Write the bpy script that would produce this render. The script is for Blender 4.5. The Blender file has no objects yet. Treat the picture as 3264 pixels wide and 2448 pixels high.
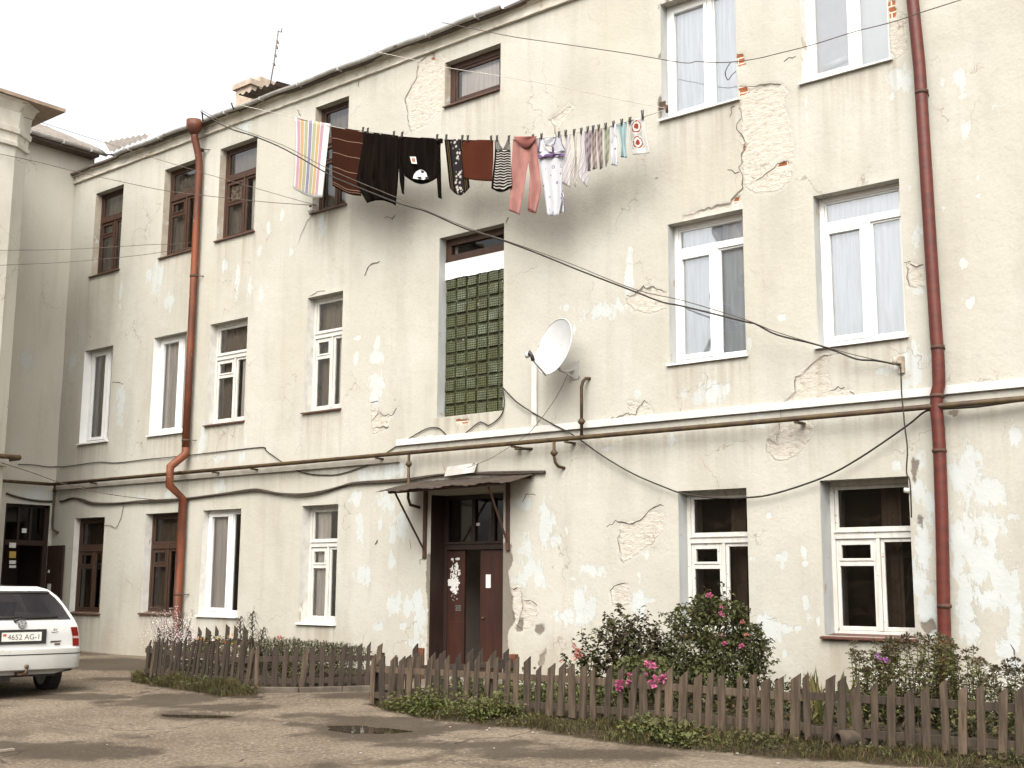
import bpy, math, random
import numpy as np
from mathutils import Vector, Matrix
random.seed(7); RNG = np.random.default_rng(7)
D = bpy.data; SC = bpy.context.scene; COL = SC.collection
R = math.radians
# ------------------------------------------------------------------ camera solve (metres; facade is the plane y=0)
CAM = np.array([0.0, -13.5, 1.6]); FPX = 3907.07
def _axes(yaw, pitch, roll):
    cy, sy, cp, sp, cr, sr = math.cos(yaw), math.sin(yaw), math.cos(pitch), math.sin(pitch), math.cos(roll), math.sin(roll)
    w = np.array([sy*cp, cy*cp, sp]); r = np.array([cy, -sy, 0.0]); u = np.cross(r, w)
    return cr*r+sr*u, -sr*r+cr*u, w
AR, AU, AW = _axes(R(-39.728), R(9.2928), R(0.34236))
def ray(x, y): return AW + AR*(x-1632)/FPX - AU*(y-1224)/FPX
def W(x, y, Y=0.0):                       # point of the plane y=Y seen at that spot of the photograph
    d = ray(x, y); return CAM + d*((Y-CAM[1])/d[1])
def VX(x, y, X):
    d = ray(x, y); return CAM + d*((X-CAM[0])/d[0])
def gz0(x, y):
    t = min(1, max(0, (y+8)/7.5)); return 0.25*t*t*(3-2*t)
def G(x, y):
    d = ray(x, y); z = 0; p = None
    for _ in range(60):
        p = CAM + d*((z-CAM[2])/d[2]); z = .5*z+.5*gz0(p[0], p[1])
    return p
CR = {i: ((i//3)*1088, (i % 3)*816) for i in range(9)}     # photograph read in nine tiles
def c2(i, p): return (CR[i][0]+p[0]/2.0331, CR[i][1]+p[1]/2.0331)
def WC(i, p, Y=0.0): return W(*c2(i, p), Y)
# ------------------------------------------------------------------ materials
def newmat(name):
    m = D.materials.new(name); m.use_nodes = True
    nt = m.node_tree; nt.nodes.clear()
    out = nt.nodes.new('ShaderNodeOutputMaterial'); b = nt.nodes.new('ShaderNodeBsdfPrincipled')
    nt.links.new(b.outputs[0], out.inputs[0])
    return m, nt, b, out
class NT:
    def __init__(s, nt): s.nt = nt
    def n(s, t, **k):
        n = s.nt.nodes.new('ShaderNode'+t)
        for a, v in k.items(): setattr(n, a, v)
        return n
    def l(s, a, b): s.nt.links.new(a, b)
    def val(s, sock, v):
        if hasattr(v, 'is_linked') or isinstance(v, bpy.types.NodeSocket): s.l(v, sock)
        else: sock.default_value = v
    def math(s, op, a, b=None, c=None, clamp=False):
        n = s.n('Math', operation=op, use_clamp=clamp); s.val(n.inputs[0], a)
        if b is not None: s.val(n.inputs[1], b)
        if c is not None: s.val(n.inputs[2], c)
        return n.outputs[0]
    def step(s, v, a, b):
        n = s.n('MapRange', interpolation_type='SMOOTHSTEP'); s.val(n.inputs[0], v)
        n.inputs[1].default_value = a; n.inputs[2].default_value = b
        return n.outputs[0]
    def mix(s, f, a, b, mode='MIX'):
        n = s.n('Mix', data_type='RGBA', blend_type=mode); s.val(n.inputs[0], f)
        for q, v in ((6, a), (7, b)):
            if isinstance(v, tuple): v = (*v[:3], 1)
            s.val(n.inputs[q], v)
        return n.outputs[2]
    def coord(s, scale=(1, 1, 1), kind='pos'):
        if kind == 'pos': o = s.n('NewGeometry').outputs['Position']
        else: o = s.n('TexCoord').outputs[kind]
        mp = s.n('Mapping'); s.l(o, mp.inputs[0]); mp.inputs[3].default_value = scale
        return mp.outputs[0]
    def noise(s, vec, scale, detail=4, rough=.55):
        n = s.n('TexNoise'); s.l(vec, n.inputs['Vector']); n.inputs['Scale'].default_value = scale
        n.inputs['Detail'].default_value = detail; n.inputs['Roughness'].default_value = rough
        return n.outputs[0]
    def attr(s, name): return s.n('Attribute', attribute_name=name).outputs['Fac']
    def bump(s, h, strength, dist, b):
        n = s.n('Bump'); s.l(h, n.inputs['Height']); n.inputs['Strength'].default_value = strength
        n.inputs['Distance'].default_value = dist; s.l(n.outputs[0], b.inputs['Normal'])
    def ramp(s, v, stops):
        n = s.n('ValToRGB'); s.val(n.inputs[0], v); e = n.color_ramp.elements
        while len(e) < len(stops): e.new(.5)
        for q, (p, c) in zip(e, stops): q.position = p; q.color = (*c, 1)
        return n
MC = {}
def M(name, c1, c2_=None, rough=.7, scale=6, stretch=(1, 1, 1), bump=0, bscale=40, bdist=.01, rnd=0, metal=0, spec=.4, kind='pos', detail=4, lo=.35, hi=.65, spots=None, coat=0):
    if name in MC: return MC[name]
    m, nt, b, out = newmat(name); t = NT(nt); c2_ = c2_ or tuple(v*.8 for v in c1)
    c1 = tuple(v*.8 for v in c1); c2_ = tuple(v*.8 for v in c2_)
    if spots: spots = (tuple(v*.8 for v in spots[0]),)+tuple(spots[1:])
    v = t.coord(stretch, kind); nz = t.noise(v, scale, detail)
    col = t.mix(t.step(nz, lo, hi), c1, c2_)
    if spots:
        col = t.mix(t.math('MULTIPLY', t.step(t.noise(t.coord(spots[3] if len(spots) > 3 else (1, 1, 1), kind), spots[1], 5), spots[2], spots[2]+.05), spots[4] if len(spots) > 4 else 1.0), col, spots[0])
    if rnd:
        oi = t.n('ObjectInfo'); f = t.math('MULTIPLY_ADD', oi.outputs['Random'], 2*rnd, 1-rnd)
        hs = t.n('HueSaturation'); t.l(f, hs.inputs['Value']); t.l(col, hs.inputs['Color']); col = hs.outputs[0]
    t.l(col, b.inputs['Base Color']); b.inputs['Roughness'].default_value = rough; b.inputs['Metallic'].default_value = metal
    b.inputs['Specular IOR Level'].default_value = spec; b.inputs['Coat Weight'].default_value = coat
    if bump: t.bump(t.noise(v, bscale, 5), bump, bdist, b)
    MC[name] = m; return m
# ------------------------------------------------------------------ objects
def tag(o, label=None, cat=None, group=None, kind=None):
    if label: o['label'] = label
    if cat: o['category'] = cat
    if group: o['group'] = group
    if kind: o['kind'] = kind
    return o
def wloc(o):
    v = Vector((0, 0, 0))
    while o: v = v+o.location; o = o.parent
    return v
def thing(name, loc, label, cat, group=None, rotz=0):
    o = D.objects.new(name, None); COL.objects.link(o); o.location = Vector([float(q) for q in loc]); o.rotation_euler = (0, 0, rotz); o.empty_display_size = .2
    return tag(o, label, cat, group)
class MB:
    def __init__(s): s.v = []; s.f = []; s.m = []; s.s = []; s.uv = {}
    def add(s, vs, fs, mi=0, sm=False, uvs=None):
        o = len(s.v); s.v += [tuple(float(q) for q in p) for p in vs]
        for f in fs: s.f.append([i+o for i in f]); s.m.append(mi); s.s.append(sm)
        if uvs is not None:
            for i, q in enumerate(uvs): s.uv[o+i] = q
        return s
    def box(s, a, b, mi=0):
        x0, y0, z0 = a; x1, y1, z1 = b
        if x0 > x1: x0, x1 = x1, x0
        if y0 > y1: y0, y1 = y1, y0
        if z0 > z1: z0, z1 = z1, z0
        return s.add([(x0, y0, z0), (x1, y0, z0), (x1, y1, z0), (x0, y1, z0), (x0, y0, z1), (x1, y0, z1), (x1, y1, z1), (x0, y1, z1)],
                     [(0, 3, 2, 1), (4, 5, 6, 7), (0, 1, 5, 4), (1, 2, 6, 5), (2, 3, 7, 6), (3, 0, 4, 7)], mi)
    def beam(s, p, q, w, h, up=(0, 0, 1), mi=0):           # bar of section w x h from p to q
        p = Vector(p); q = Vector(q); d = (q-p).normalized(); sx = d.cross(Vector(up))
        if sx.length < 1e-4: sx = Vector((1, 0, 0))
        sx.normalize(); sz = sx.cross(d); vs = []
        for e in (p, q):
            for a, b in ((-1, -1), (1, -1), (1, 1), (-1, 1)): vs.append(e+sx*a*w/2+sz*b*h/2)
        return s.add(vs, [(3, 2, 1, 0), (4, 5, 6, 7), (0, 1, 5, 4), (1, 2, 6, 5), (2, 3, 7, 6), (3, 0, 4, 7)], mi)
    def tube(s, pts, r, n=8, mi=0, cap=True, sm=True):
        pts = [Vector([float(c) for c in p]) for p in pts]; rr = r if hasattr(r, '__len__') else [r]*len(pts); vs = []; fs = []
        ref = Vector((0.13, 0.21, 1)).normalized(); prev = None
        for i, p in enumerate(pts):
            d = (pts[min(i+1, len(pts)-1)]-pts[max(i-1, 0)])
            if d.length < 1e-9: d = Vector((0, 0, 1))
            d.normalize()
            if prev is None:
                a = d.cross(ref if abs(d.dot(ref)) < .95 else Vector((1, 0, 0))).normalized()
            else:
                a = prev-d*prev.dot(d)
                if a.length < 1e-6: a = d.cross(Vector((1, 0, 0)))
                a.normalize()
            prev = a; b = d.cross(a)
            k = 1.0
            if 0 < i < len(pts)-1:
                e0 = (p-pts[i-1]).normalized(); e1 = (pts[i+1]-p).normalized(); k = min(1.5, 1/max(.5, math.sqrt(max(.05, (1+e0.dot(e1))/2))))
            for j in range(n):
                t = 2*math.pi*j/n; vs.append(p+(a*math.cos(t)+b*math.sin(t))*rr[i]*k)
        for i in range(len(pts)-1):
            for j in range(n): fs.append((i*n+j, i*n+(j+1) % n, (i+1)*n+(j+1) % n, (i+1)*n+j))
        if cap: fs.append(tuple(range(n-1, -1, -1))); fs.append(tuple(range((len(pts)-1)*n, len(pts)*n)))
        return s.add(vs, fs, mi, sm)
    def grid(s, P, mi=0, sm=True, uv=False, flip=False):     # P: rows of points
        nr = len(P); nc = len(P[0]); vs = [p for row in P for p in row]; fs = []
        for i in range(nr-1):
            for j in range(nc-1):
                f = (i*nc+j, i*nc+j+1, (i+1)*nc+j+1, (i+1)*nc+j); fs.append(f[::-1] if flip else f)
        return s.add(vs, fs, mi, sm, [(j/(nc-1), i/(nr-1)) for i in range(nr) for j in range(nc)] if uv else None)
    def prism(s, poly, off, mi=0):                          # polygon (list of points) pushed along off
        n = len(poly); a = [Vector(p) for p in poly]; o = Vector(off)
        return s.add(a+[p+o for p in a], [tuple(range(n-1, -1, -1)), tuple(range(n, 2*n))]+[(i, (i+1) % n, n+(i+1) % n, n+i) for i in range(n)], mi)
    def build(s, name, mat, parent=None, world=True, bevel=0, attrs=None, pivot=None):
        v = np.array(s.v, dtype=float).reshape(-1, 3)
        if world:
            lo, hi = v.min(0), v.max(0); c = np.array([(lo[0]+hi[0])/2, (lo[1]+hi[1])/2, lo[2]]) if pivot is None else np.array(pivot, dtype=float)
        else: c = np.zeros(3)
        me = D.meshes.new(name); me.from_pydata([tuple(p) for p in (v-c)], [], s.f)
        mats = mat if isinstance(mat, (list, tuple)) else [mat]
        for m in mats: me.materials.append(m)
        if len(mats) > 1: me.polygons.foreach_set('material_index', s.m)
        me.polygons.foreach_set('use_smooth', s.s)
        if s.uv:
            L = me.uv_layers.new(name='UVMap'); li = np.empty(len(me.loops), dtype=np.int32); me.loops.foreach_get('vertex_index', li)
            tab = np.zeros((len(v), 2))
            for k, q in s.uv.items(): tab[k] = q
            L.data.foreach_set('uv', tab[li].ravel().astype(np.float32))
        if attrs:
            for k, a in attrs.items():
                at = me.attributes.new(k, 'FLOAT', 'POINT'); at.data.foreach_set('value', np.asarray(a, dtype=np.float32))
        me.update()
        o = D.objects.new(name, me); COL.objects.link(o)
        o.location = Vector(c)
        if parent:
            o.parent = parent
            if world: o.location = Vector(c)-wloc(parent)
        if bevel:
            b = o.modifiers.new('bevel', 'BEVEL'); b.width = bevel; b.segments = 2; b.limit_method = 'ANGLE'; b.angle_limit = R(40)
        return o
def text_mesh(mb, s, size, org, xdir, updir, mi=0, thick=.002):
    cu = D.curves.new('t', 'FONT'); cu.body = s; cu.size = size; cu.align_x = 'LEFT'; o = D.objects.new('t', cu); COL.objects.link(o)
    dg = bpy.context.evaluated_depsgraph_get(); me = D.meshes.new_from_object(o.evaluated_get(dg))
    x = Vector(xdir); u = Vector(updir)
    mb.add([Vector(org)+x*v.co.x+u*v.co.y for v in me.vertices], [tuple(p.vertices) for p in me.polygons], mi)
    wd = max((v.co.x for v in me.vertices), default=0)
    D.objects.remove(o); D.curves.remove(cu); D.meshes.remove(me); return wd
# polygon signed distance (positive inside), on arrays
def sdf(px, py, poly):
    n = len(poly); d = np.full(px.shape, 1e9); ins = np.zeros(px.shape, bool)
    for i in range(n):
        x0, y0 = poly[i]; x1, y1 = poly[(i+1) % n]; ex, ey = x1-x0, y1-y0
        t = np.clip(((px-x0)*ex+(py-y0)*ey)/(ex*ex+ey*ey+1e-12), 0, 1)
        d = np.minimum(d, np.hypot(px-x0-t*ex, py-y0-t*ey))
        c = ((y0 > py) != (y1 > py)) & (px < (x1-x0)*(py-y0)/((y1-y0) if abs(y1-y0) > 1e-9 else 1e-9)+x0); ins ^= c
    return np.where(ins, d, -d)
# ------------------------------------------------------------------ plaster
def plaster(name, ca, cb):
    m, nt, b, out = newmat(name); t = NT(nt)
    P = t.coord(); V = t.coord((1.0, 1.0, .28)); V2 = t.coord((3.0, 3.0, .22))
    big = t.noise(P, .45, 4); mid = t.noise(V, 1.8, 6); fine = t.noise(P, 26, 4, .6); stk = t.noise(V2, 1.6, 5)
    col = t.mix(t.step(big, .35, .66), ca, cb)
    col = t.mix(t.math('MULTIPLY', t.step(mid, .48, .70), .40), col, tuple(v*.80 for v in cb))
    col = t.mix(t.math('MULTIPLY', t.step(stk, .54, .72), .18), col, (cb[0]*.66, cb[1]*.64, cb[2]*.60))
    col = t.mix(t.math('MULTIPLY', t.step(fine, .45, .8), .22), col, tuple(v*.62 for v in cb))
    # thin scattered scrapes down to the old pale coat
    scr = t.noise(t.coord((2.2, 2.2, .9)), 3.3, 7, .66); fld = t.noise(P, .55, 2)
    scm = t.math('MULTIPLY', t.step(scr, .655, .675), t.step(fld, .45, .6))
    pale = t.mix(t.noise(P, 5, 4), (.435, .458, .452), (.375, .40, .398)); pale = t.mix(t.math('MULTIPLY', t.step(fine, .5, .75), .3), pale, (.48, .47, .43))
    col = t.mix(t.math('MULTIPLY', scm, .7), col, pale)
    jag = t.math('ADD', t.math('MULTIPLY', t.math('SUBTRACT', t.noise(t.coord((1.6, 1.6, .7)), 4.2, 8, .72), .5), 2.6), t.math('MULTIPLY', t.math('SUBTRACT', t.noise(t.coord((2.2, 2.2, .5)), 17, 4, .6), .5), .5))
    pm = t.math('MULTIPLY', t.step(t.math('ADD', t.attr('patch'), jag), .52, .57), t.step(t.attr('patch'), .12, .3))
    col = t.mix(t.math('MULTIPLY', pm, t.math('MULTIPLY_ADD', t.noise(P, 2.4, 4), .7, .45), clamp=True), col, pale)
    jg2 = t.math('MULTIPLY', t.math('SUBTRACT', t.noise(P, 11, 5, .6), .5), .22)
    bm = t.step(t.math('ADD', t.attr('bare'), jg2), .47, .53)
    bn = t.noise(t.coord((1, 1, 2.2)), 9, 7, .7)
    bare = t.ramp(bn, [(.3, (.22, .175, .13)), (.42, (.385, .355, .30)), (.7, (.455, .435, .39))]).outputs[0]
    col = t.mix(bm, col, bare)
    cm = t.step(t.math('ADD', t.attr('cement'), jg2), .47, .53)
    cem = t.mix(t.noise(P, 7, 5), (.175, .155, .127), (.125, .108, .088)); col = t.mix(cm, col, cem)
    km = t.step(t.math('ADD', t.attr('brick'), t.math('MULTIPLY', jg2, 1.6)), .47, .53)
    br = t.n('TexBrick'); sp = t.n('SeparateXYZ'); cb_ = t.n('CombineXYZ'); ge = t.n('NewGeometry'); t.l(ge.outputs['Position'], sp.inputs[0])
    t.l(sp.outputs[0], cb_.inputs[0]); t.l(sp.outputs[2], cb_.inputs[1]); t.l(cb_.outputs[0], br.inputs['Vector'])
    br.inputs['Scale'].default_value = 1; br.inputs['Brick Width'].default_value = .26; br.inputs['Row Height'].default_value = .08; br.inputs['Mortar Size'].default_value = .009
    br.inputs['Color1'].default_value = (.28, .09, .04, 1); br.inputs['Color2'].default_value = (.20, .07, .032, 1); br.inputs['Mortar'].default_value = (.5, .44, .36, 1)
    col = t.mix(km, col, br.outputs[0])
    rn = t.math('MULTIPLY', t.math('MULTIPLY', t.attr('run'), t.step(t.noise(t.coord((7, 7, .35)), 1.3, 5), .40, .66)), .50); col = t.mix(rn, col, (.20, .165, .122))
    hv = t.n('TexVoronoi', feature='DISTANCE_TO_EDGE'); wn = t.n('TexNoise'); t.l(P, wn.inputs['Vector']); wn.inputs['Scale'].default_value = 2.2; wn.inputs['Detail'].default_value = 5; wa = t.n('VectorMath', operation='ADD'); t.l(P, wa.inputs[0]); t.l(wn.outputs['Color'], wa.inputs[1]); t.l(wa.outputs[0], hv.inputs['Vector']); hv.inputs['Scale'].default_value = .8
    hc = t.math('MULTIPLY', t.step(hv.outputs['Distance'], .007, .002), t.step(t.noise(P, .7, 3), .52, .60)); col = t.mix(t.math('MULTIPLY', hc, .55), col, (.16, .125, .09))
    # splashed dirt at the foot of the wall
    z = t.math('SUBTRACT', .95, sp.outputs[2]); dm = t.step(t.math('ADD', z, t.math('MULTIPLY', t.math('SUBTRACT', mid, .5), 2.2)), -.1, .9)
    col = t.mix(t.math('MULTIPLY', dm, .42), col, (.27, .225, .17))
    t.l(col, b.inputs['Base Color']); b.inputs['Roughness'].default_value = .92; b.inputs['Specular IOR Level'].default_value = .15
    h = t.math('ADD', t.math('MULTIPLY', fine, .5), t.math('MULTIPLY', t.noise(P, 3, 5), 2.2))
    h = t.math('SUBTRACT', h, t.math('MULTIPLY', pm, .28)); h = t.math('ADD', h, t.math('MULTIPLY', t.math('MULTIPLY', bn, bm), 3.5)); h = t.math('SUBTRACT', h, t.math('MULTIPLY', t.math('ADD', cm, km), 1.0))
    t.bump(h, .55, .012, b)
    return m
M_WALL = plaster('plaster', (.388, .374, .328), (.356, .338, .288))
M_WING = plaster('plaster_wing', (.455, .435, .378), (.420, .395, .335))
M_CRACK = M('crack', (.085, .065, .045), (.22, .185, .145), .95, 9)
M_REVW = M('reveal_white', (.66, .645, .60), (.56, .54, .49), .8, 5, spots=((.42, .37, .3), 5, .62, (1, 1, .4)))
M_REVC = M('reveal_cream', (.45, .40, .32), (.38, .33, .26), .9, 5, spots=((.52, .52, .5), 6, .6))
M_REVB = M('reveal_bluegrey', (.44, .455, .445), (.38, .385, .37), .85, 4, (1, 1, .4), spots=((.36, .31, .25), 5, .64))
M_BROWN = M('brown_paint', (.062, .026, .013), (.040, .018, .010), .55, 8, (2, 2, .5), bump=.3, bscale=30, spots=((.2, .12, .08), 14, .68))
M_BRDARK = M('brown_paint_dark', (.055, .026, .014), (.04, .02, .012), .6, 8, (2, 2, .5), bump=.3, bscale=30)
M_WPAINT = M('old_white_paint', (.62, .61, .57), (.54, .52, .47), .6, 7, (2, 2, .4), bump=.4, bscale=45, bdist=.004, spots=((.34, .28, .21), 16, .655))
M_PVC = M('white_plastic', (.82, .82, .80), (.78, .78, .76), .35, 3)
M_SILLW = M('sill_white', (.76, .75, .72), (.66, .64, .6), .5, 6)
M_SILLB = M('sill_brown', (.12, .06, .04), (.08, .045, .032), .6, 9)
M_SILLR = M('sill_redbrown', (.115, .042, .026), (.08, .03, .02), .55, 9)
def curtain_mat(name, c, tr, rough=.9, lace=0, tl_=.35):
    m, nt, b, out = newmat(name); t = NT(nt)
    v = t.coord((7, 7, .5)); col = t.mix(t.step(t.noise(v, 3, 3), .35, .65), c, tuple(q*.84 for q in c))
    d = t.n('BsdfDiffuse'); tl = t.n('BsdfTranslucent'); tp = t.n('BsdfTransparent'); a = t.n('MixShader'); e = t.n('MixShader')
    t.l(col, d.inputs[0]); t.l(col, tl.inputs[0]); a.inputs[0].default_value = tl_; t.l(d.outputs[0], a.inputs[1]); t.l(tl.outputs[0], a.inputs[2])
    if lace:
        w = t.n('TexWave', wave_type='BANDS', bands_direction='Z'); t.l(t.coord((1, 1, 1)), w.inputs[0]); w.inputs['Scale'].default_value = .85; w.inputs['Distortion'].default_value = 3; w.inputs['Detail Scale'].default_value = 6
        f = t.math('MULTIPLY_ADD', t.math('MULTIPLY', t.step(w.outputs['Fac'], .9, .97), t.step(t.noise(t.coord(), 60, 3), .45, .52)), -.22, tr)
        t.l(f, e.inputs[0])
    else: e.inputs[0].default_value = tr
    t.l(a.outputs[0], e.inputs[1]); t.l(tp.outputs[0], e.inputs[2]); t.l(e.outputs[0], out.inputs[0]); return m
M_CURW = curtain_mat('curtain_white', (.9, .92, .94), .0, tl_=.06)
M_CURG = curtain_mat('curtain_grey', (.86, .82, .79), .03, tl_=.12)
M_LACE = curtain_mat('curtain_lace', (.55, .5, .44), .86, lace=1)
M_DRAPE = curtain_mat('curtain_drape', (.58, .5, .43), .30)
M_PAT = M('curtain_pattern', (.5, .43, .36), (.2, .15, .11), .9, 18, lo=.47, hi=.53)
def glass_mat(name, tint, boost, base):
    m, nt, b, out = newmat(name); t = NT(nt)
    fr = t.n('Fresnel'); fr.inputs[0].default_value = 1.5; f = t.math('MULTIPLY_ADD', fr.outputs[0], boost, base, clamp=True)
    nz = t.noise(t.coord((1, 1, 1)), 1.3, 2); bp = t.n('Bump'); t.l(nz, bp.inputs['Height']); bp.inputs['Strength'].default_value = .25; bp.inputs['Distance'].default_value = .02
    g = t.n('BsdfGlossy'); g.inputs['Roughness'].default_value = .015; t.l(bp.outputs[0], g.inputs['Normal']); tp = t.n('BsdfTransparent'); tp.inputs[0].default_value = (*tint, 1); e = t.n('MixShader')
    t.l(f, e.inputs[0]); t.l(tp.outputs[0], e.inputs[1]); t.l(g.outputs[0], e.inputs[2]); t.l(e.outputs[0], out.inputs[0]); return m
M_GLASS = glass_mat('glass_old', (.86, .84, .81), 1.7, .035)
M_GLASSN = glass_mat('glass_new', (.9, .93, .96), 2.4, .22)
M_GLASSD = glass_mat('glass_dim', (.55, .5, .45), .9, .01)
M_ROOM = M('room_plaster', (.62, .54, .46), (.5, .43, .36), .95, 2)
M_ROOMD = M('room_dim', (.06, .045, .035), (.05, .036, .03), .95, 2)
M_TIN = M('zinc', (.5, .49, .46), (.4, .38, .35), .6, 5, metal=.15, spots=((.2, .15, .11), 8, .64))
M_ROOFEDGE = M('roof_edge', (.13, .10, .08), (.09, .07, .055), .8, 8)
M_SLATE = M('asbestos_slate', (.24, .21, .18), (.17, .145, .125), .9, 3, bump=.3, bscale=20, spots=((.16, .15, .09), 5, .62))
M_CORN = M('cornice_paint', (.62, .59, .51), (.53, .49, .41), .85, 4, (1, 1, 1), bump=.3, bscale=25, spots=((.42, .35, .26), 5, .6))
M_PIPE_L = M('rust_pipe_paint', (.195, .050, .015), (.085, .024, .011), .6, 3, (1, 1, .35), bump=.3, bscale=30, bdist=.004, spots=((.42, .27, .18), 7, .66))
M_PIPE_R = M('red_pipe_paint', (.110, .018, .009), (.075, .013, .007), .5, 5, (1, 1, 2.2), bump=.5, bscale=38, bdist=.004, spots=((.4, .26, .2), 17, .70))
M_IRON = M('dark_iron', (.05, .03, .02), (.09, .04, .022), .8, 14)
M_GAS = M('gas_pipe_paint', (.075, .046, .012), (.042, .021, .009), .65, 7, bump=.4, bscale=30, bdist=.003)
M_DUCT = M('white_trunking', (.64, .63, .60), (.57, .55, .51), .45, 3)
# ------------------------------------------------------------------ main building: windows of the facade, read off the photograph
XC = -23.5; XR = 3.2; ZT = 10.34
bld = thing('apartment_building', (-12, 0, .2), 'three-storey cream rendered apartment house with peeling plaster across the whole yard', 'building')
WIN = []   # x0,x1,z0,z1, spec
def win(TL=None, TR=None, BL=None, BR=None, w=None, z1=None, **k):
    q = {n: W(*p) for n, p in (('TL', TL), ('TR', TR), ('BL', BL), ('BR', BR)) if p}
    xs = [q[n][0] for n in ('TL', 'BL') if n in q]; x0 = sum(xs)/len(xs)
    xr = [q[n][0] for n in ('TR', 'BR') if n in q]; x1 = sum(xr)/len(xr) if xr else x0+w
    zt = [q[n][2] for n in ('TL', 'TR') if n in q]; z1 = sum(zt)/len(zt) if zt else z1
    zb = [q[n][2] for n in ('BL', 'BR') if n in q]; z0 = sum(zb)/len(zb)
    WIN.append(dict(x0=x0, x1=x1, z0=z0, z1=z1, **k))
BRW = dict(frame='brown', tr=.335, mu=.54, ve=.27, d=.14, sill='b', rev='c')
OLD = dict(frame='old', tr=.335, mu=.54, ve=.27, d=.15, sill='b', rev='w')
PV = dict(frame='pvc', tr=.19, mu=.56, ve=0, d=.16, sill='w', rev='w')
win((309, 617), (396, 586), (288, 880), (378, 858), **BRW, cur='strip')
win((531, 540), None, (507, 823), None, w=1.06, **BRW, cur='strip')
win((708, 475), (823, 432), (685, 769), (807, 735), **{**BRW, 've': .4}, cur='strip', pat=1)
win((1012, 341), (1113, 305), (990, 680), (1103, 649), **BRW, cur='strip')
win((1422, 197), (1596, 139), (1414, 339), (1595, 283), frame='brown', tr=0, mu=0, ve=0, d=.13, sill='t', rev='c', cur='grey', fw=.10)
zF = W(2140, 2)[2]
win(None, None, (2110, 379), (2351, 315), z1=zF, **{**PV, 'tr': .02, 'mu': .585, 'rev': 'b'}, cur='white', ca=.0025)
win(None, None, (2557, 262), (2838, 187), z1=zF, **{**PV, 'tr': .02, 'mu': .57}, cur='blind')
win((273, 1118), (360, 1101), (249, 1416), (344, 1401), **{**PV, 'tr': 0, 'mu': .62, 'rev': 'W'}, cur='half')
win((493, 1077), None, (473, 1388), None, w=1.06, **{**PV, 'tr': 0, 'mu': .66, 'rev': 'W'}, cur='half')
win((674, 1035), (791, 1009), (653, 1357), (776, 1337), **OLD, cur='strip')
win((983, 946), (1092, 930), (967, 1315), (1085, 1299), **{**OLD, 'd': .16}, cur='strip')
win((1403, 757), (1607, 713), (1391, 1332), (1603, 1308), frame='block', tr=0, mu=0, ve=0, d=.15, sill='n', rev='b')
win((2132, 716), (2365, 665), (2132, 1162), (2380, 1126), **{**PV, 'rev': 'b', 'tr': .2}, cur='white')
win((2594, 625), (2859, 570), (2606, 1104), (2895, 1067), **{**PV, 'rev': 'b', 'tr': .2}, cur='white')
win((237, 1652), (330, 1648), (222, 1952), (321, 1954), **{**BRW, 'd': .12, 'rev': 'w'}, cur='strip', dark=1)
win((467, 1638), None, (447, 1952), None, w=1.02, **{**BRW, 'd': .15, 'rev': 'w'}, cur='strip', dark=1)
win((647, 1628), (767, 1620), (633, 1961), (758, 1962), **{**PV, 'tr': 0, 'mu': .62, 'd': .13}, cur='half')
win((964, 1612), (1075, 1607), (951, 1982), (1071, 1989), **{**OLD, 'd': .18, 'sill': 'w'}, cur='half')
win((2162, 1571), (2383, 1549), (2168, 2025), (2387, 2025), **{**OLD, 'd': .20, 'tr': .345, 'sill': 'r', 'rev': 'b'}, cur='lace', dark=1)
win((2619, 1532), (2901, 1517), (2623, 2030), (2912, 2030), **{**OLD, 'd': .25, 'tr': .355, 'sill': 'r', 'rev': 'b'}, cur='lace', dark=1)
DOOR = dict(x0=-12.79, x1=-11.365, z0=.25, z1=2.93)
OPEN = [(w['x0'], w['x1'], w['z0'], w['z1']) for w in WIN]+[(DOOR['x0'], DOOR['x1'], DOOR['z0'], DOOR['z1'])]
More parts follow.
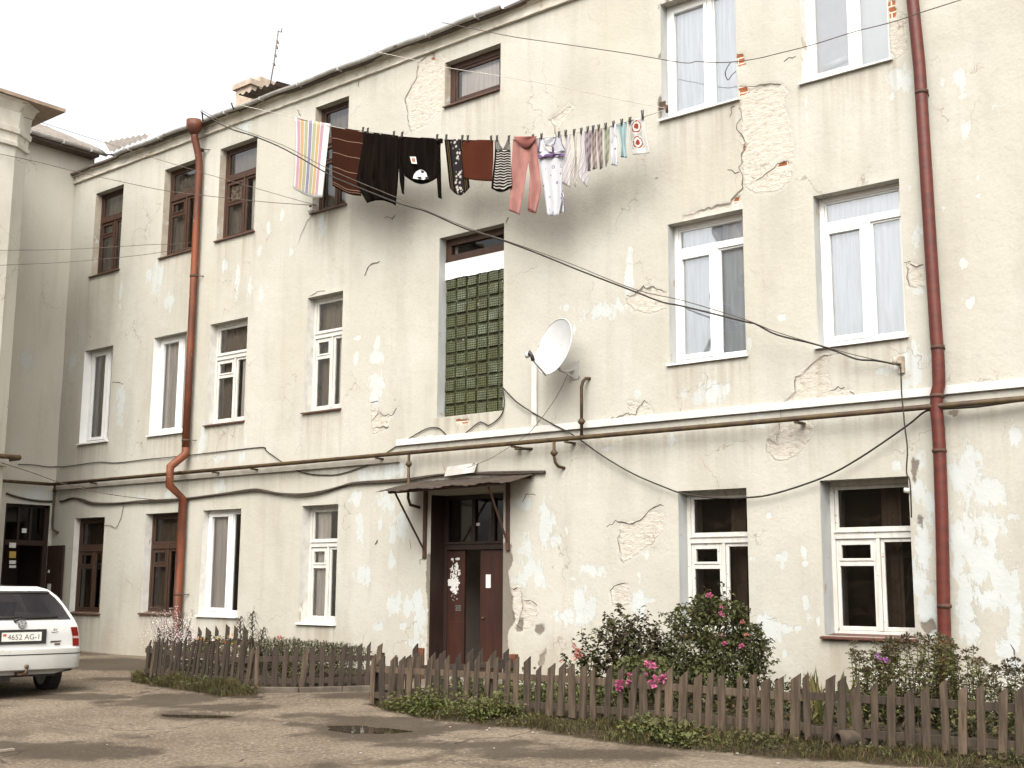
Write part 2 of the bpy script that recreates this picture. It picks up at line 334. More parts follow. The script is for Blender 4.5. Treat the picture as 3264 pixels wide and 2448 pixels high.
# ---- facade wall sheet with openings
def lines(a, b, st, extra):
    g = list(np.arange(a, b, st))+[b]; g = [q for q in g if all(abs(q-e) > st*.3 for e in extra)]
    return np.array(sorted(g+list(extra)))
ST = .032
xs = lines(XC, XR, ST, sorted({o[i] for o in OPEN for i in (0, 1)})); zs = lines(-.3, ZT, ST, sorted({o[i] for o in OPEN for i in (2, 3)}))
xs = xs[np.concatenate([[True], np.diff(xs) > 1e-4])]; zs = zs[np.concatenate([[True], np.diff(zs) > 1e-4])]
GX, GZ = np.meshgrid(xs, zs)
PATCH = {0: [(1590,780,40,90),(2090,1450,25,80),(1680,1620,18,40),(1830,1390,16,40),(1740,1470,14,36),(1890,1630,20,30)],
 1: [(470,690,30,60),(785,960,25,130),(1020,150,35,110),(1100,300,25,60),(780,250,10,80),(1540,150,12,120),(1620,220,15,80),(1690,240,12,50),(1450,60,20,40),(1595,1170,8,40),(1310,1200,30,90),(1420,1310,45,25),(920,1560,30,30),(1080,1550,30,25),(1420,1490,35,60),(1560,1310,22,50),(960,120,18,50)],
 3: [(1870,1625,18,30)],
 4: [(230,660,40,50),(95,660,15,40),(220,870,50,110),(230,560,25,50),(100,530,25,15),(1440,335,25,25),(1720,350,130,55),(1860,150,30,120),(1510,475,12,40),(1910,890,35,30),(180,1420,110,50),(350,1380,90,60),(1710,1250,40,15),(2140,1190,20,30),(590,1180,40,30),(280,1590,60,70),(100,1570,40,50)],
 5: [(125,160,28,70),(115,40,20,30),(250,70,15,30),(335,150,25,60),(395,70,40,110),(325,320,20,60),(140,420,55,60),(240,740,40,30),(345,600,40,60),(375,570,15,45),(440,600,40,60),(505,720,48,150),(500,600,40,90),(490,830,50,60),(400,740,30,20),(1335,60,55,120),(1380,180,30,40),(1200,230,45,90),(1230,360,40,60),(1280,400,40,90),(1165,430,45,50),(1465,120,15,30),(1640,380,70,35),(1580,370,40,35),(1560,600,55,120),(1620,600,40,90),(1590,490,15,50),(1440,680,70,50),(1920,570,50,90),(1990,570,40,15),(1975,270,25,25),(1930,410,10,25),(1500,430,20,12),(1180,-60,50,40)],
 6: [(1790,520,45,70),(1680,530,25,40),(1810,620,30,15),(1840,840,40,50),(1750,360,18,18),(1400,520,80,80),(1350,630,50,40),(1370,260,30,90),(1910,1150,10,25),(1915,1265,12,20),(1470,1215,15,25),(1690,1350,20,20),(800,640,6,60),(805,750,5,30),(1510,1540,40,70)],
 7: [(640,400,35,20),(430,570,20,60),(190,860,90,80),(140,780,20,30),(110,920,50,40),(10,890,20,30),(1480,700,110,110),(1500,800,90,80),(1320,750,60,30),(1820,50,40,30),(1860,300,30,35),(1810,280,20,20),(1840,1400,120,140),(1990,1520,100,110),(1870,1300,60,60),(2150,1170,50,80),(1390,1360,40,40),(1540,1330,40,60),(1530,1500,40,100),(1590,1600,40,60),(500,1100,40,15),(1520,230,40,20),(500,1030,30,14)],
 8: [(640,290,45,30),(650,350,15,25),(790,260,20,50),(790,330,30,20),(800,600,30,45),(500,700,40,50),(560,740,110,40),(590,790,60,60),(690,760,40,30),(450,300,40,20),(880,720,12,40),(665,920,15,30),(760,750,25,15),(1560,200,60,190),(1540,480,50,180),(1600,650,50,150),(1850,150,120,170),(1950,330,130,150),(2080,450,100,200),(2000,560,140,80),(1830,560,70,180),(1850,780,60,90),(2130,860,80,180),(2160,700,60,140),(2000,100,80,90),(2150,30,50,30),(1780,300,40,200),(560,20,20,20),(530,850,20,40)]}
patch = np.full(GX.shape, -9.0)
for ci, L in PATCH.items():
    for cx, cy, rx, ry in L:
        c = WC(ci, (cx, cy)); ex = WC(ci, (cx+rx, cy)); ez = WC(ci, (cx, cy-ry)); ax = max(.02, abs(ex[0]-c[0])); az = max(.02, abs(ez[2]-c[2]))
        s = (GX > c[0]-2*ax-.2) & (GX < c[0]+2*ax+.2) & (GZ > c[2]-2*az-.2) & (GZ < c[2]+2*az+.2)
        patch[s] = np.maximum(patch[s], (1-np.hypot((GX[s]-c[0])/ax, (GZ[s]-c[2])/az))*.30)
def polys(L):
    a = np.full(GX.shape, -9.0)
    for ci, pts in L:
        q = [(p[0], p[2]) for p in (WC(ci, p) for p in pts)]; qx = [p[0] for p in q]; qz = [p[1] for p in q]
        s = (GX > min(qx)-.3) & (GX < max(qx)+.3) & (GZ > min(qz)-.3) & (GZ < max(qz)+.3)
        a[s] = np.maximum(a[s], sdf(GX[s], GZ[s], q))
    return a
BARE = [(6,[(360,600),(430,570),(560,545),(640,550),(680,600),(650,680),(690,790),(715,920),(715,1040),(700,1170),(620,1230),(480,1250),(400,1200),(390,1110),(385,1020),(400,920),(380,870),(385,770),(370,700)]),
 (3,[(560,340),(600,320),(680,400),(662,690),(560,800),(450,850),(430,800),(430,700),(410,640),(440,590),(490,500),(500,420)]),
 (4,[(1845,260),(1900,250),(1960,200),(2115,235),(2115,330),(2000,370),(1900,350),(1850,300)]),
 (7,[(880,640),(960,640),(930,720),(950,820),(970,880),(1100,870),(1120,920),(650,960),(660,930),(735,870),(720,800),(760,750),(840,690)]),
 (7,[(560,1180),(640,1060),(820,1080),(860,1130),(720,1310),(600,1320),(545,1260)]),
 (5,[(1810,70),(1900,70),(1990,0),(2090,20),(2090,110),(2010,200),(1900,280),(1820,330),(1800,200)]),
 (5,[(1100,490),(1160,480),(1175,560),(1260,590),(1280,640),(1240,740),(1180,760),(1120,720),(1110,600)]),
 (5,[(1740,500),(1800,465),(1860,480),(1870,600),(1760,600)]),
 (4,[(190,950),(240,1000),(270,1040),(340,1020),(300,1110),(210,1150),(195,1080)]),
 (4,[(1850,940),(1930,960),(1990,960),(2030,1040),(1870,1050)]),
 (3,[(1345,770),(1410,720),(1470,670),(1505,700),(1440,780),(1390,860),(1370,800)]),
 (6,[(380,1250),(385,1370),(200,1420),(0,1470),(0,1400),(190,1345),(320,1310),(340,1270)]),
 (6,[(1345,130),(1450,130),(1450,330),(1380,380),(1350,330)]), (7,[(1450,40),(1560,70),(1570,190),(1470,200)])]
CEM = [(5,[(1045,200),(1100,210),(1110,320),(1080,380),(1090,480),(1110,560),(1105,620),(1130,700),(1080,780),(1080,900),(1040,1010),(1020,1000)]),(5,[(555,265),(580,265),(578,960),(555,960),(560,600),(548,500)]),
 (5,[(1260,740),(1310,730),(1325,770),(1280,800),(1255,780)]),(5,[(1290,930),(1330,890),(1320,970),(1290,1030),(1275,980)]),(5,[(1120,770),(1160,690),(1180,690),(1175,780)]),
 (3,[(2095,0),(2130,0),(2140,720),(2060,770),(2045,690),(2065,610),(2090,650),(2110,560),(2100,300),(2080,100)]),(3,[(2050,380),(2070,340),(2085,400)]),(3,[(2045,30),(2065,30),(2060,80)]),
 (7,[(1490,1300),(1530,1330),(1500,1480),(1480,1400)]),(8,[(1540,720),(1620,690),(1650,760),(1570,800)]),(8,[(1520,20),(1560,30),(1550,110),(1525,90)]),(7,[(1700,1010),(1800,1000),(1760,1050)])]
BRK = [(6,[(350,350),(395,350),(410,420),(350,440)]),(6,[(360,560),(410,555),(430,600),(370,620)]),(6,[(620,1055),(685,1045),(680,1075),(620,1085)]),(6,[(1335,0),(1375,0),(1385,110),(1345,130),(1335,60)]),
 (6,[(390,940),(412,945),(400,990),(385,990)]),(6,[(335,1275),(365,1270),(360,1310),(330,1310)]),(4,[(735,1060),(830,1055),(815,1085),(740,1075)]),(3,[(580,380),(600,350),(605,395)])]
bare = polys(BARE); cem = polys(CEM); brk = polys(BRK)
yy = .011*np.clip(bare/.05+.5, 0, 1)+.006*np.clip(cem/.04+.5, 0, 1)+.014*np.clip(brk/.03+.5, 0, 1)
for k in range(14):                                     # hand-trowelled unevenness
    kx, kz = RNG.normal(0, 2.2, 2); yy += .0016*np.sin(kx*GX+kz*GZ+RNG.uniform(0, 6))
for o in OPEN:                                          # keep the edges of the openings true
    dd = np.maximum(np.maximum(o[0]-GX, GX-o[1]), np.maximum(o[2]-GZ, GZ-o[3])); yy *= np.clip((dd-.0)/.10, 0, 1)*.85+.15*(dd > .01)
V = np.stack([GX, yy, GZ], -1).reshape(-1, 3); nz_, nx_ = GX.shape
cxm = (xs[:-1]+xs[1:])/2; czm = (zs[:-1]+zs[1:])/2; CX, CZ = np.meshgrid(cxm, czm); hole = np.zeros(CX.shape, bool)
for o in OPEN: hole |= (CX > o[0]) & (CX < o[1]) & (CZ > o[2]) & (CZ < o[3])
I, J = np.nonzero(~hole); F = np.stack([I*nx_+J, I*nx_+J+1, (I+1)*nx_+J+1, (I+1)*nx_+J], 1)
mb = MB(); mb.v = [tuple(p) for p in V]; mb.f = F.tolist(); mb.m = [0]*len(F); mb.s = [True]*len(F)
nw = len(mb.v)
CRACK = {3:[[(575,310),(545,370),(500,410),(490,500),(440,590),(412,640),(430,720),(440,800),(455,870)],[(580,320),(600,360),(610,390)],[(118,505),(110,560)],[(1470,675),(1415,720),(1340,770)],[(1385,790),(1385,860),(1395,885)],[(2055,1145),(2035,1155)],[(1060,1450),(1085,1410)],[(280,1410),(330,1415),(350,1395)]],
 6:[[(300,760),(310,700),(340,690)],[(370,690),(380,760),(345,830),(385,870),(400,920),(385,1000),(375,1080),(390,1150),(385,1230),(330,1280),(320,1310),(190,1340),(100,1370),(0,1395)],[(430,570),(560,545),(640,550)],[(450,1150),(480,1170),(560,1110),(620,1065),(680,1045)],[(660,400),(690,375),(735,365)],[(300,1100),(370,1115)]],
 7:[[(1020,632),(950,637),(880,650),(840,700),(800,740),(735,780),(725,810),(735,880),(700,910),(655,940),(645,1000),(640,1060),(625,1130),(600,1200),(565,1180),(540,1195),(540,1260),(560,1300)],[(960,880),(1010,855),(1050,852)],[(1080,890),(1100,880),(1115,910)],[(1450,40),(1490,50),(1510,70),(1560,55)],[(1450,60),(1455,130),(1470,190)]],
 4:[[(150,130),(170,80),(210,45),(250,35)],[(190,950),(240,940)],[(195,1080),(225,1040),(240,1005),(275,1040),(340,1025),(360,985)],[(210,1115),(310,1105)],[(1700,1070),(1780,1050),(1850,1020),(1910,1030),(1930,970),(1965,940),(2000,970)],[(1845,255),(1900,262),(1960,200),(2040,215),(2115,235)],[(1175,1600),(1190,1560),(1220,1540),(1260,1550)],[(1990,1655),(2050,1610),(2090,1620)],[(350,905),(350,940)]],
 5:[[(1715,95),(1770,80),(1780,45),(1800,70),(1890,75),(1950,40),(1990,0)],[(1815,95),(1800,180),(1805,280),(1820,330)],[(1740,500),(1790,470),(1860,465)],[(1160,480),(1175,560),(1175,640),(1150,720)],[(1180,565),(1250,580),(1270,610)],[(1090,490),(1140,490)],[(220,210),(235,180)],[(450,170),(450,240)],[(510,350),(515,310),(540,300)],[(1260,900),(1265,950),(1290,1020)]],
 1:[[(725,825),(745,815),(800,825)],[(2005,262),(2060,232),(2110,225)]], 0:[[(1930,710),(1950,750)],[(2010,1400),(1960,1500),(1930,1580)]], 8:[[(540,700),(590,690),(610,705)],[(2130,860),(2150,930)]]}
for ci, LL in CRACK.items():
    for L in LL:
        P = [Vector(WC(ci, p)) for p in L]; Q = []
        for a, b in zip(P, P[1:]):
            n = max(2, int((b-a).length/.05))
            for i in range(n): Q.append(a.lerp(b, i/n)+Vector((random.gauss(0, .011), 0, random.gauss(0, .011))))
        Q.append(P[-1]); n = len(Q)
        vs = []; wmax = random.uniform(.005, .0105)
        for i, p in enumerate(Q):
            d = (Q[min(i+1, n-1)]-Q[max(0, i-1)]).normalized(); s = Vector((-d.z, 0, d.x))
            w = wmax*(.25+.75*math.sin(math.pi*(i+.3)/(n+.3)))*random.uniform(.6, 1.3)
            vs += [p+s*w+Vector((0, -.009, 0)), p-s*w+Vector((0, -.003, 0))]
        mb.add(vs, [(2*i, 2*i+1, 2*i+3, 2*i+2) for i in range(n-1)], 1)
nall = len(mb.v)
run = np.zeros(GX.shape)
for w in WIN:
    s = (GX > w['x0']-.06) & (GX < w['x1']+.06) & (GZ < w['z0']); run[s] = np.maximum(run[s], np.exp(-(w['z0']-GZ[s])/.55))
s = GZ < 3.55; run[s] = np.maximum(run[s], .75*np.exp(-(3.55-GZ[s])/.35)); s = GZ < 10.06; run[s] = np.maximum(run[s], .45*np.exp(-(10.06-GZ[s])/.25))
def enc(a, k): return np.concatenate([np.clip(.5+a.ravel()/k, 0, 1), np.zeros(nall-nw)])
wall = mb.build('wall', [M_WALL, M_CRACK], bld, attrs=dict(patch=enc(patch, .6), bare=enc(bare, .5), cement=enc(cem, .5), brick=enc(brk, .25), run=np.concatenate([run.ravel(), np.zeros(nall-nw)])))
# ---- windows
FM = dict(brown=M_BROWN, old=M_WPAINT, pvc=M_PVC, block=M_BROWN)
RM = dict(w=M_REVW, W=M_PVC, c=M_REVC, b=M_REVB)
SM = dict(b=M_SILLB, w=M_SILLW, r=M_SILLR, t=M_SILLB)
def ring(mb, x0, x1, z0, z1, w, y0, y1, mi=0, wb=None):
    wb = wb or w
    mb.box((x0, y0, z0), (x0+w, y1, z1), mi); mb.box((x1-w, y0, z0), (x1, y1, z1), mi)
    mb.box((x0+w, y0, z0), (x1-w, y1, z0+wb), mi); mb.box((x0+w, y0, z1-w), (x1-w, y1, z1), mi)
def pane(x0, x1, z0, z1, y, mat, par):
    m = MB(); e = .004; m.add([(x0-e, y, z0-e), (x1+e, y, z0-e), (x1+e, y, z1+e), (x0-e, y, z1+e)], [(0, 1, 2, 3)]); return m.build('pane', mat, par)
def curtain(x0, x1, z0, z1, y, mat, par, amp=.02, per=.11, name='curtain'):
    n = max(8, int((x1-x0)/.018)); ph = random.uniform(0, 6); rows = []
    for k in range(7):
        z = z1+(z0-z1)*k/6; rows.append([(x0+(x1-x0)*j/n, y+amp*math.sin(2*math.pi*(x0+(x1-x0)*j/n)/per+ph+.7*math.sin(j*.31))*(.5+.5*k/6), z) for j in range(n+1)])
    return MB().grid(rows).build(name, mat, par)
def room(w, d, mat, par):
    x0, x1, z0, z1 = w['x0'], w['x1'], w['z0'], w['z1']; a = .35; dp = 2.2
    m = MB(); P = [(x0-a, d, z0-.5), (x1+a, d, z0-.5), (x1+a, d, z1+.2), (x0-a, d, z1+.2)]; Q = [(p[0], dp, p[2]) for p in P]
    m.add(P+Q, [(4, 5, 6, 7), (0, 1, 5, 4), (2, 3, 7, 6), (1, 2, 6, 5), (3, 0, 4, 7)])
    i = [(x0+.01, d, z0+.01), (x1-.01, d, z0+.01), (x1-.01, d, z1-.01), (x0+.01, d, z1-.01)]
    m.add(P+i, [(0, 1, 5, 4), (1, 2, 6, 5), (2, 3, 7, 6), (3, 0, 4, 7)])
    return m.build('room', mat, par)
for w in WIN:
    x0, x1, z0, z1, d = w['x0'], w['x1'], w['z0'], w['z1'], w['d']; fm = FM[w['frame']]; kind = w['frame']; W_ = x1-x0; H_ = z1-z0
    if w.get('dark') and kind == 'brown': fm = M_BRDARK
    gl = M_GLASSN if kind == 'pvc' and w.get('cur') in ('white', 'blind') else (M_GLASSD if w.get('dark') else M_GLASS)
    f = MB(); fw = w.get('fw', .055 if kind != 'pvc' else .06); y0, y1 = d, d+.075
    if kind == 'block':
        zt = W(1425, 838, d)[2]-0.0; zl = zt-.03; ring(f, x0, x1, zt, z1, .11, y0, y1); wo = f.build('window', fm, bld, bevel=.004)
        pane(x0+.11, x1-.11, zt+.11, z1-.11, d+.04, M_GLASSD, wo); curtain(x0+.1, x0+.16, zt+.1, z1-.1, d+.1, M_CURW, wo, .001)
        zb = W(1500, 872, d)[2]
        l = MB(); n = 24; rows = [[(x0+.0+W_*j/n, d-.012, zz(j)) for j in range(n+1)] for zz in ((lambda j: zt-.004), (lambda j: zb-.02-.018*random.random()))]
        l.grid(rows, sm=False); l.build('lintel', M_PVC, wo)
        m, nt, b, out = newmat('green_glass_block'); t = NT(nt); P_ = t.coord()
        sp = t.n('SeparateXYZ'); t.l(P_, sp.inputs[0])
        def lat(s, per): return t.math('ABSOLUTE', t.math('SINE', t.math('MULTIPLY', s, math.pi/per)))
        la = t.math('MULTIPLY', t.step(lat(sp.outputs[0], .036), .25, .8), t.step(lat(sp.outputs[2], .036), .25, .8))
        nz = t.noise(P_, 6, 4); c = t.mix(t.step(nz, .35, .7), (.050, .058, .018), (.09, .10, .038)); c = t.mix(la, (.020, .023, .007), c)
        c = t.mix(t.math('MULTIPLY', la, t.step(t.noise(P_, 3.1, 3), .52, .72)), c, (.115, .145, .09))
        t.l(c, b.inputs['Base Color']); b.inputs['Roughness'].default_value = .22; b.inputs['Specular IOR Level'].default_value = .6; t.bump(t.math('ADD', la, t.math('MULTIPLY', nz, .5)), .6, .01, b)
        MGB = m; MOR = M('block_mortar', (.05, .052, .026), (.032, .03, .016), .9, 10, spots=((.45, .44, .38), 9, .64))
        p = MB(); nc, nr = 6, 11; cw = W_/nc; ch = (zb-.0-z0)/nr; p.add([(x0, d+.03, z0), (x1, d+.03, z0), (x1, d+.03, zb), (x0, d+.03, zb)], [(0, 1, 2, 3)], 1)
        for i in range(nc):
            for j in range(nr):
                a0, a1, b0, b1 = x0+i*cw+.010, x0+(i+1)*cw-.010, z0+j*ch+.010, z0+(j+1)*ch-.010; q = .014; yq = d+random.uniform(-.002, .004); tx, tz = random.gauss(0, .003), random.gauss(0, .003)
                p.add([(a0, d+.03, b0), (a1, d+.03, b0), (a1, d+.03, b1), (a0, d+.03, b1), (a0+q, yq-tx-tz, b0+q), (a1-q, yq+tx-tz, b0+q), (a1-q, yq+tx+tz, b1-q), (a0+q, yq-tx+tz, b1-q)],
                      [(4, 5, 6, 7), (0, 1, 5, 4), (1, 2, 6, 5), (2, 3, 7, 6), (3, 0, 4, 7)], 0)
        pb = p.build('glass_block_panel', [MGB, MOR], bld)
        l = MB(); l.grid([[(x0+W_*j/20, d-.014, z0+.10*(.3+.7*random.random())*(.4 if i else 0)-.01) for j in range(21)] for i in (1, 0)], sm=False); l.build('render_smear', M_REVC, pb)
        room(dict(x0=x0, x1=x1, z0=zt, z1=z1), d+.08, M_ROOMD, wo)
    else:
        ring(f, x0, x1, z0, z1, fw, y0, y1)
        zi0, zi1, xi0, xi1 = z0+fw, z1-fw, x0+fw, x1-fw
        tb = .085 if kind != 'pvc' else .07; parts = []
        zt = z1-w['tr']*H_ if w['tr'] else None
        if zt and w['tr'] > .05:
            f.box((xi0, y0-.012, zt-tb/2), (xi1, y1, zt+tb/2))
            if kind == 'old': f.box((xi0, y0-.03, zt+tb/2-.012), (xi1, y0-.002, zt+tb/2+.012))
            parts.append(('top', xi0, xi1, zt+tb/2, zi1)); ztop = zt-tb/2
        else: ztop = zi1
        if w['mu']:
            xm = x0+w['mu']*W_; mw = .045 if kind != 'pvc' else .075
            f.box((xm-mw/2, y0-.008, zi0), (xm+mw/2, y1, ztop)); parts += [('L', xi0, xm-mw/2, zi0, ztop), ('R', xm+mw/2, xi1, zi0, ztop)]
        else: parts.append(('S', xi0, xi1, zi0, ztop))
        wo = f.build('window', fm, bld, bevel=.005)
        wo['label'] = dict(brown='brown painted wooden window', old='old white wooden window', pvc='white plastic window')[kind]
        for nm, a0, a1, b0, b1 in parts:
            s = MB(); sw = .042 if kind != 'pvc' else (.055 if nm in 'LS' else .022); sy0, sy1 = d+.012, d+.058
            if nm == 'L' and kind == 'pvc': sy0 = d-.012
            g = .003; ring(s, a0+g, a1-g, b0+g, b1-g, sw, sy0, sy1, wb=sw*1.15)
            if nm == 'L' and w['ve']:
                zv = b1-w['ve']*(b1-b0); s.box((a0+sw, sy0, zv-.03), (a1-sw, sy1, zv+.03)); ring(s, a0+sw, a1-sw, zv+.03, b1-sw, .03, sy0-.012, sy1)
            so = s.build('sash', fm, wo, bevel=.004)
            pb0, pb1, pa0, pa1 = b0+sw, b1-sw, a0+sw, a1-sw
            if nm == 'L' and w['ve']:
                pane(pa0, pa1, pb0, zv-.03, d+.035, gl, wo); vp = pane(pa0+.03, pa1-.03, zv+.06, pb1-.03, d+.032, gl, wo)
                if w.get('pat'): curtain(pa0, pa1, zv, pb1, d+.06, M_PAT, wo, .004)
            else: pane(pa0, pa1, pb0, pb1, d+.035, gl, wo)
        cu = w.get('cur'); yc = d+.22
        if cu == 'white': curtain(x0+.01, x1-.01, z0+.02, z1-.02, d+.085, M_CURW, wo, w.get('ca', .01), .16)
        elif cu == 'grey': curtain(x0+.16, x1-.02, z0, z1-.12, d+.10, M_CURG, wo, .002)
        elif cu == 'blind':
            curtain(x0+.02, x1-W_*.42, z0+.02, z1, d+.10, M('blind', (.55, .53, .54), (.5, .48, .49), .8), wo, .001, name='blind'); curtain(x1-W_*.42, x1, z0, z1, d+.1, M('paper_sheet', (.82, .83, .8), (.78, .79, .76), .8), wo, .001, name='blind')
            mm = MB(); p = W(2625, 218, d+.085); q = W(2705, 183, d+.085); mm.tube([p, q], .045, 12); mm.build('paper_roll', M_PVC, wo)
        elif cu == 'half':
            curtain(x0+.02, x0+W_*.46, z0+.02, z1-.03, d+.105, M_CURG, wo, .014); curtain(x1-W_*.22, x1-.01, z0+.02, z1-.03, d+.2, M_DRAPE, wo, .025)
        elif cu == 'lace':
            curtain(x0+.02, x1-.02, z0+.02, z1-.03, yc+.1, M_LACE, wo, .03, .2); curtain(x0+W_*.46, x0+W_*.68, z0+.02, z1-.03, yc+.14, M_DRAPE, wo, .03)
        elif cu == 'strip':
            curtain(x1-W_*.36, x1-W_*.08, z0+.02, zt-.05, d+.10, M_CURG, wo, .012); curtain(x0+.03, x1-.03, zt+.02, z1-.06, d+.16, M_DRAPE, wo, .02); curtain(x0+.05, x0+W_*.30, z0+.02, zt-.05, d+.16, M_DRAPE, wo, .02)
        ib = MB(); ib.box((x0+.012, d+.08, z0+.01), (x0+.03, d+.34, z1-.01)); ib.box((x1-.03, d+.08, z0+.01), (x1-.012, d+.34, z1-.01)); ib.build('inner_lining', M_REVW if not w.get('dark') or kind == 'old' else M_REVC, wo)
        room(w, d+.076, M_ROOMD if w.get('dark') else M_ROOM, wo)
    rv = MB(); e = .10
    for a, b in (((x0, z0), (x0, z1)), ((x0, z1), (x1, z1)), ((x1, z1), (x1, z0))):
        n = 8; rows = []
        for yk in (0.0, d*.33, d*.66, d+e):
            rows.append([(a[0]+(b[0]-a[0])*j/n, yk-.0005, a[1]+(b[1]-a[1])*j/n) for j in range(n+1)])
        rv.grid(rows, 0 if a[0] == b[0] else 1, sm=False)
    rv.add([(x0, 0, z0), (x1, 0, z0), (x1, d+e, z0), (x0, d+e, z0)], [(0, 1, 2, 3)], 1)
    rv.build('reveal', [RM[w['rev']], M_WALL], wo)
    if w['sill'] in SM:
        s = MB(); o_ = .05 if w['sill'] != 'r' else .07; ex = .035 if w['sill'] != 't' else .0
        s.add([(x0-ex, -o_, z0-.012), (x1+ex, -o_, z0-.012), (x1+ex, d+.01, z0+.022), (x0-ex, d+.01, z0+.022), (x0-ex, -o_, z0-.038), (x1+ex, -o_, z0-.038), (x1+ex, d, z0-.01), (x0-ex, d, z0-.01)],
              [(0, 1, 2, 3), (7, 6, 5, 4), (0, 4, 5, 1), (1, 5, 6, 2), (3, 7, 4, 0), (2, 6, 7, 3)]); s.build('sill', SM[w['sill']], wo, bevel=.004)
# ---- entrance door
x0, x1, z0, z1 = DOOR['x0'], DOOR['x1'], DOOR['z0'], DOOR['z1']; d = .30
M_DOOR = M('door_paint', (.048, .015, .008), (.032, .011, .007), .5, 4, (2, 2, .4), bump=.25, bscale=20)
M_DOORF = M('door_frame_paint', (.026, .011, .007), (.018, .008, .005), .6, 6, (2, 2, .5))
f = MB(); ring(f, x0, x1, z0, z1, .07, d, d+.09); zt = 2.17; f.box((x0+.07, d-.03, zt-.06), (x1-.07, d+.09, zt+.06)); f.box((x0+.07, d-.05, zt+.02), (x1-.07, d-.03, zt+.05))
for q in (.40, .70): xm = x0+.07+(x1-x0-.14)*q; f.box((xm-.03, d, zt+.06), (xm+.03, d+.07, z1-.07))
door = f.build('door', M_DOORF, bld, bevel=.004)
xa = x0+.07
for a0, a1 in ((x0+.07, x0+.07+.4*(x1-x0-.14)-.03), (x0+.07+.4*(x1-x0-.14)+.03, x0+.07+.7*(x1-x0-.14)-.03), (x0+.07+.7*(x1-x0-.14)+.03, x1-.07)): pane(a0, a1, zt+.06, z1-.07, d+.04, M_GLASSD, door)
xl1 = W(1478, 1900, d)[0]; xr0 = W(1528, 1900, d)[0]
lf = MB().box((xa+.003, d+.012, z0+.02), (xl1, d+.058, zt-.062)); lf.box((xa+.06, d+.004, z0+.12), (xl1-.06, d+.012, z0+.8)); leafL = lf.build('door_leaf', M_DOOR, door, bevel=.004)
lf = MB().box((xr0, d+.012, z0+.02), (x1-.073, d+.058, zt-.062)); leafR = lf.build('door_leaf', M_DOOR, door, bevel=.004)
# torn paper scraps, notice, latch plate
pap = MB(); M_PAPER = M('torn_paper', (.72, .71, .68), (.6, .58, .55), .9, 30); yp = d+.0085
def pp(px, py): return W(px, py, yp)
for k in range(95):
    cx = random.gauss(1450, 8); cy = random.triangular(1775, 1925, 1830); wx = random.uniform(1.5, 8); wy = random.uniform(2, 10)
    if cy > 1890: wx *= .4; wy *= .35
    p = [pp(cx+math.cos(a)*wx*random.uniform(.4, 1), cy+math.sin(a)*wy*random.uniform(.4, 1)) for a in (0.2, 1.2, 2.3, 3.3, 4.2, 5.4)]
    tgt = MB() if cy > 1880 else pap; tgt.add([(q[0], yp-.0002*k/10, q[2]) for q in p], [tuple(range(6))[::-1]])
    if cy > 1880: tgt.build('paper_scrap', M_PAPER, door)
for k in range(9): c = pp(random.uniform(1380, 1400), random.uniform(1875, 1905)); MB().box((c[0]-.03, yp-.001, c[2]), (c[0]+.02, yp, c[2]+.012)).build('paper_scrap', M_PAPER, door)
a = pp(1429, 1846); b = pp(1462, 1868); pap.box((a[0], yp-.004, b[2]), (b[0], yp-.0025, a[2]))
pap.build('torn_poster', M_PAPER, door)
a = pp(1549, 1831); b = pp(1564, 1874); MB().box((a[0], d+.006, b[2]), (b[0], d+.011, a[2])).build('notice', M('notice', (.74, .74, .72), (.7, .7, .68), .7), door)
a = pp(1515, 1667); b = pp(1526, 1675); MB().box((a[0], d+.03, b[2]), (b[0], d+.036, a[2])).build('sticker', M_PAPER, door)
lp = MB(); a = pp(1453, 1929); b = pp(1469, 1947); ring(lp, a[0], b[0], b[2], a[2], .016, d+.002, d+.010); zm = (a[2]+b[2])/2; lp.box((a[0], d+.002, zm-.01), (b[0], d+.010, zm+.01)); lp.build('latch_plate', M('latch', (.22, .2, .18), (.15, .13, .11), .5, metal=.5), door)
a = pp(1542, 1970); MB().tube([(a[0], d+.012, a[2]), (a[0], d-.03, a[2])], .018, 10).build('door_knob', M_IRON, door)
rv = MB(); e = .10
rv.grid([[(x0, y, z0+(z1-z0)*j/8) for j in range(9)] for y in (0, .15, d+e)], sm=False); rv.grid([[(x1, y, z0+(z1-z0)*j/8) for j in range(9)] for y in (0, .15, d+e)], sm=False); rv.grid([[(x0+(x1-x0)*j/4, y, z1) for j in range(5)] for y in (0, .15, d+e)], 1, sm=False)
rv.build('reveal', [M_DOORF, M_WALL], door)
hall = MB(); hx0, hx1 = x0-.4, x1+.5
hall.add([(hx0, d+.1, z0), (hx1, d+.1, z0), (hx1, 2.4, z0), (hx0, 2.4, z0), (hx0, d+.1, 3.0), (hx1, d+.1, 3.0), (hx1, 2.4, 3.0), (hx0, 2.4, 3.0)], [(0, 1, 2, 3), (4, 5, 6, 7), (3, 2, 6, 7)], 0)
hall.add([(hx0, d+.1, z0), (hx0, 2.4, z0), (hx0, 2.4, 3.0), (hx0, d+.1, 3.0), (hx1, d+.1, z0), (hx1, 2.4, z0), (hx1, 2.4, 3.0), (hx1, d+.1, 3.0)], [(0, 1, 2, 3), (4, 5, 6, 7)], 0)
hall.add([(xl1-.3, 1.2, z0), (xr0+.5, 1.2, z0), (xr0+.5, 1.2, 1.55), (xl1-.3, 1.2, 1.55)], [(0, 1, 2, 3)], 1); hall.add([(xl1-.3, 1.2, 1.55), (xr0+.5, 1.2, 1.55), (xr0+.5, 1.2, 2.6), (xl1-.3, 1.2, 2.6)], [(0, 1, 2, 3)], 0)
hall.build('hallway', [M_ROOM, M('hall_green', (.42, .47, .36), (.34, .39, .3), .7, 3)], door)
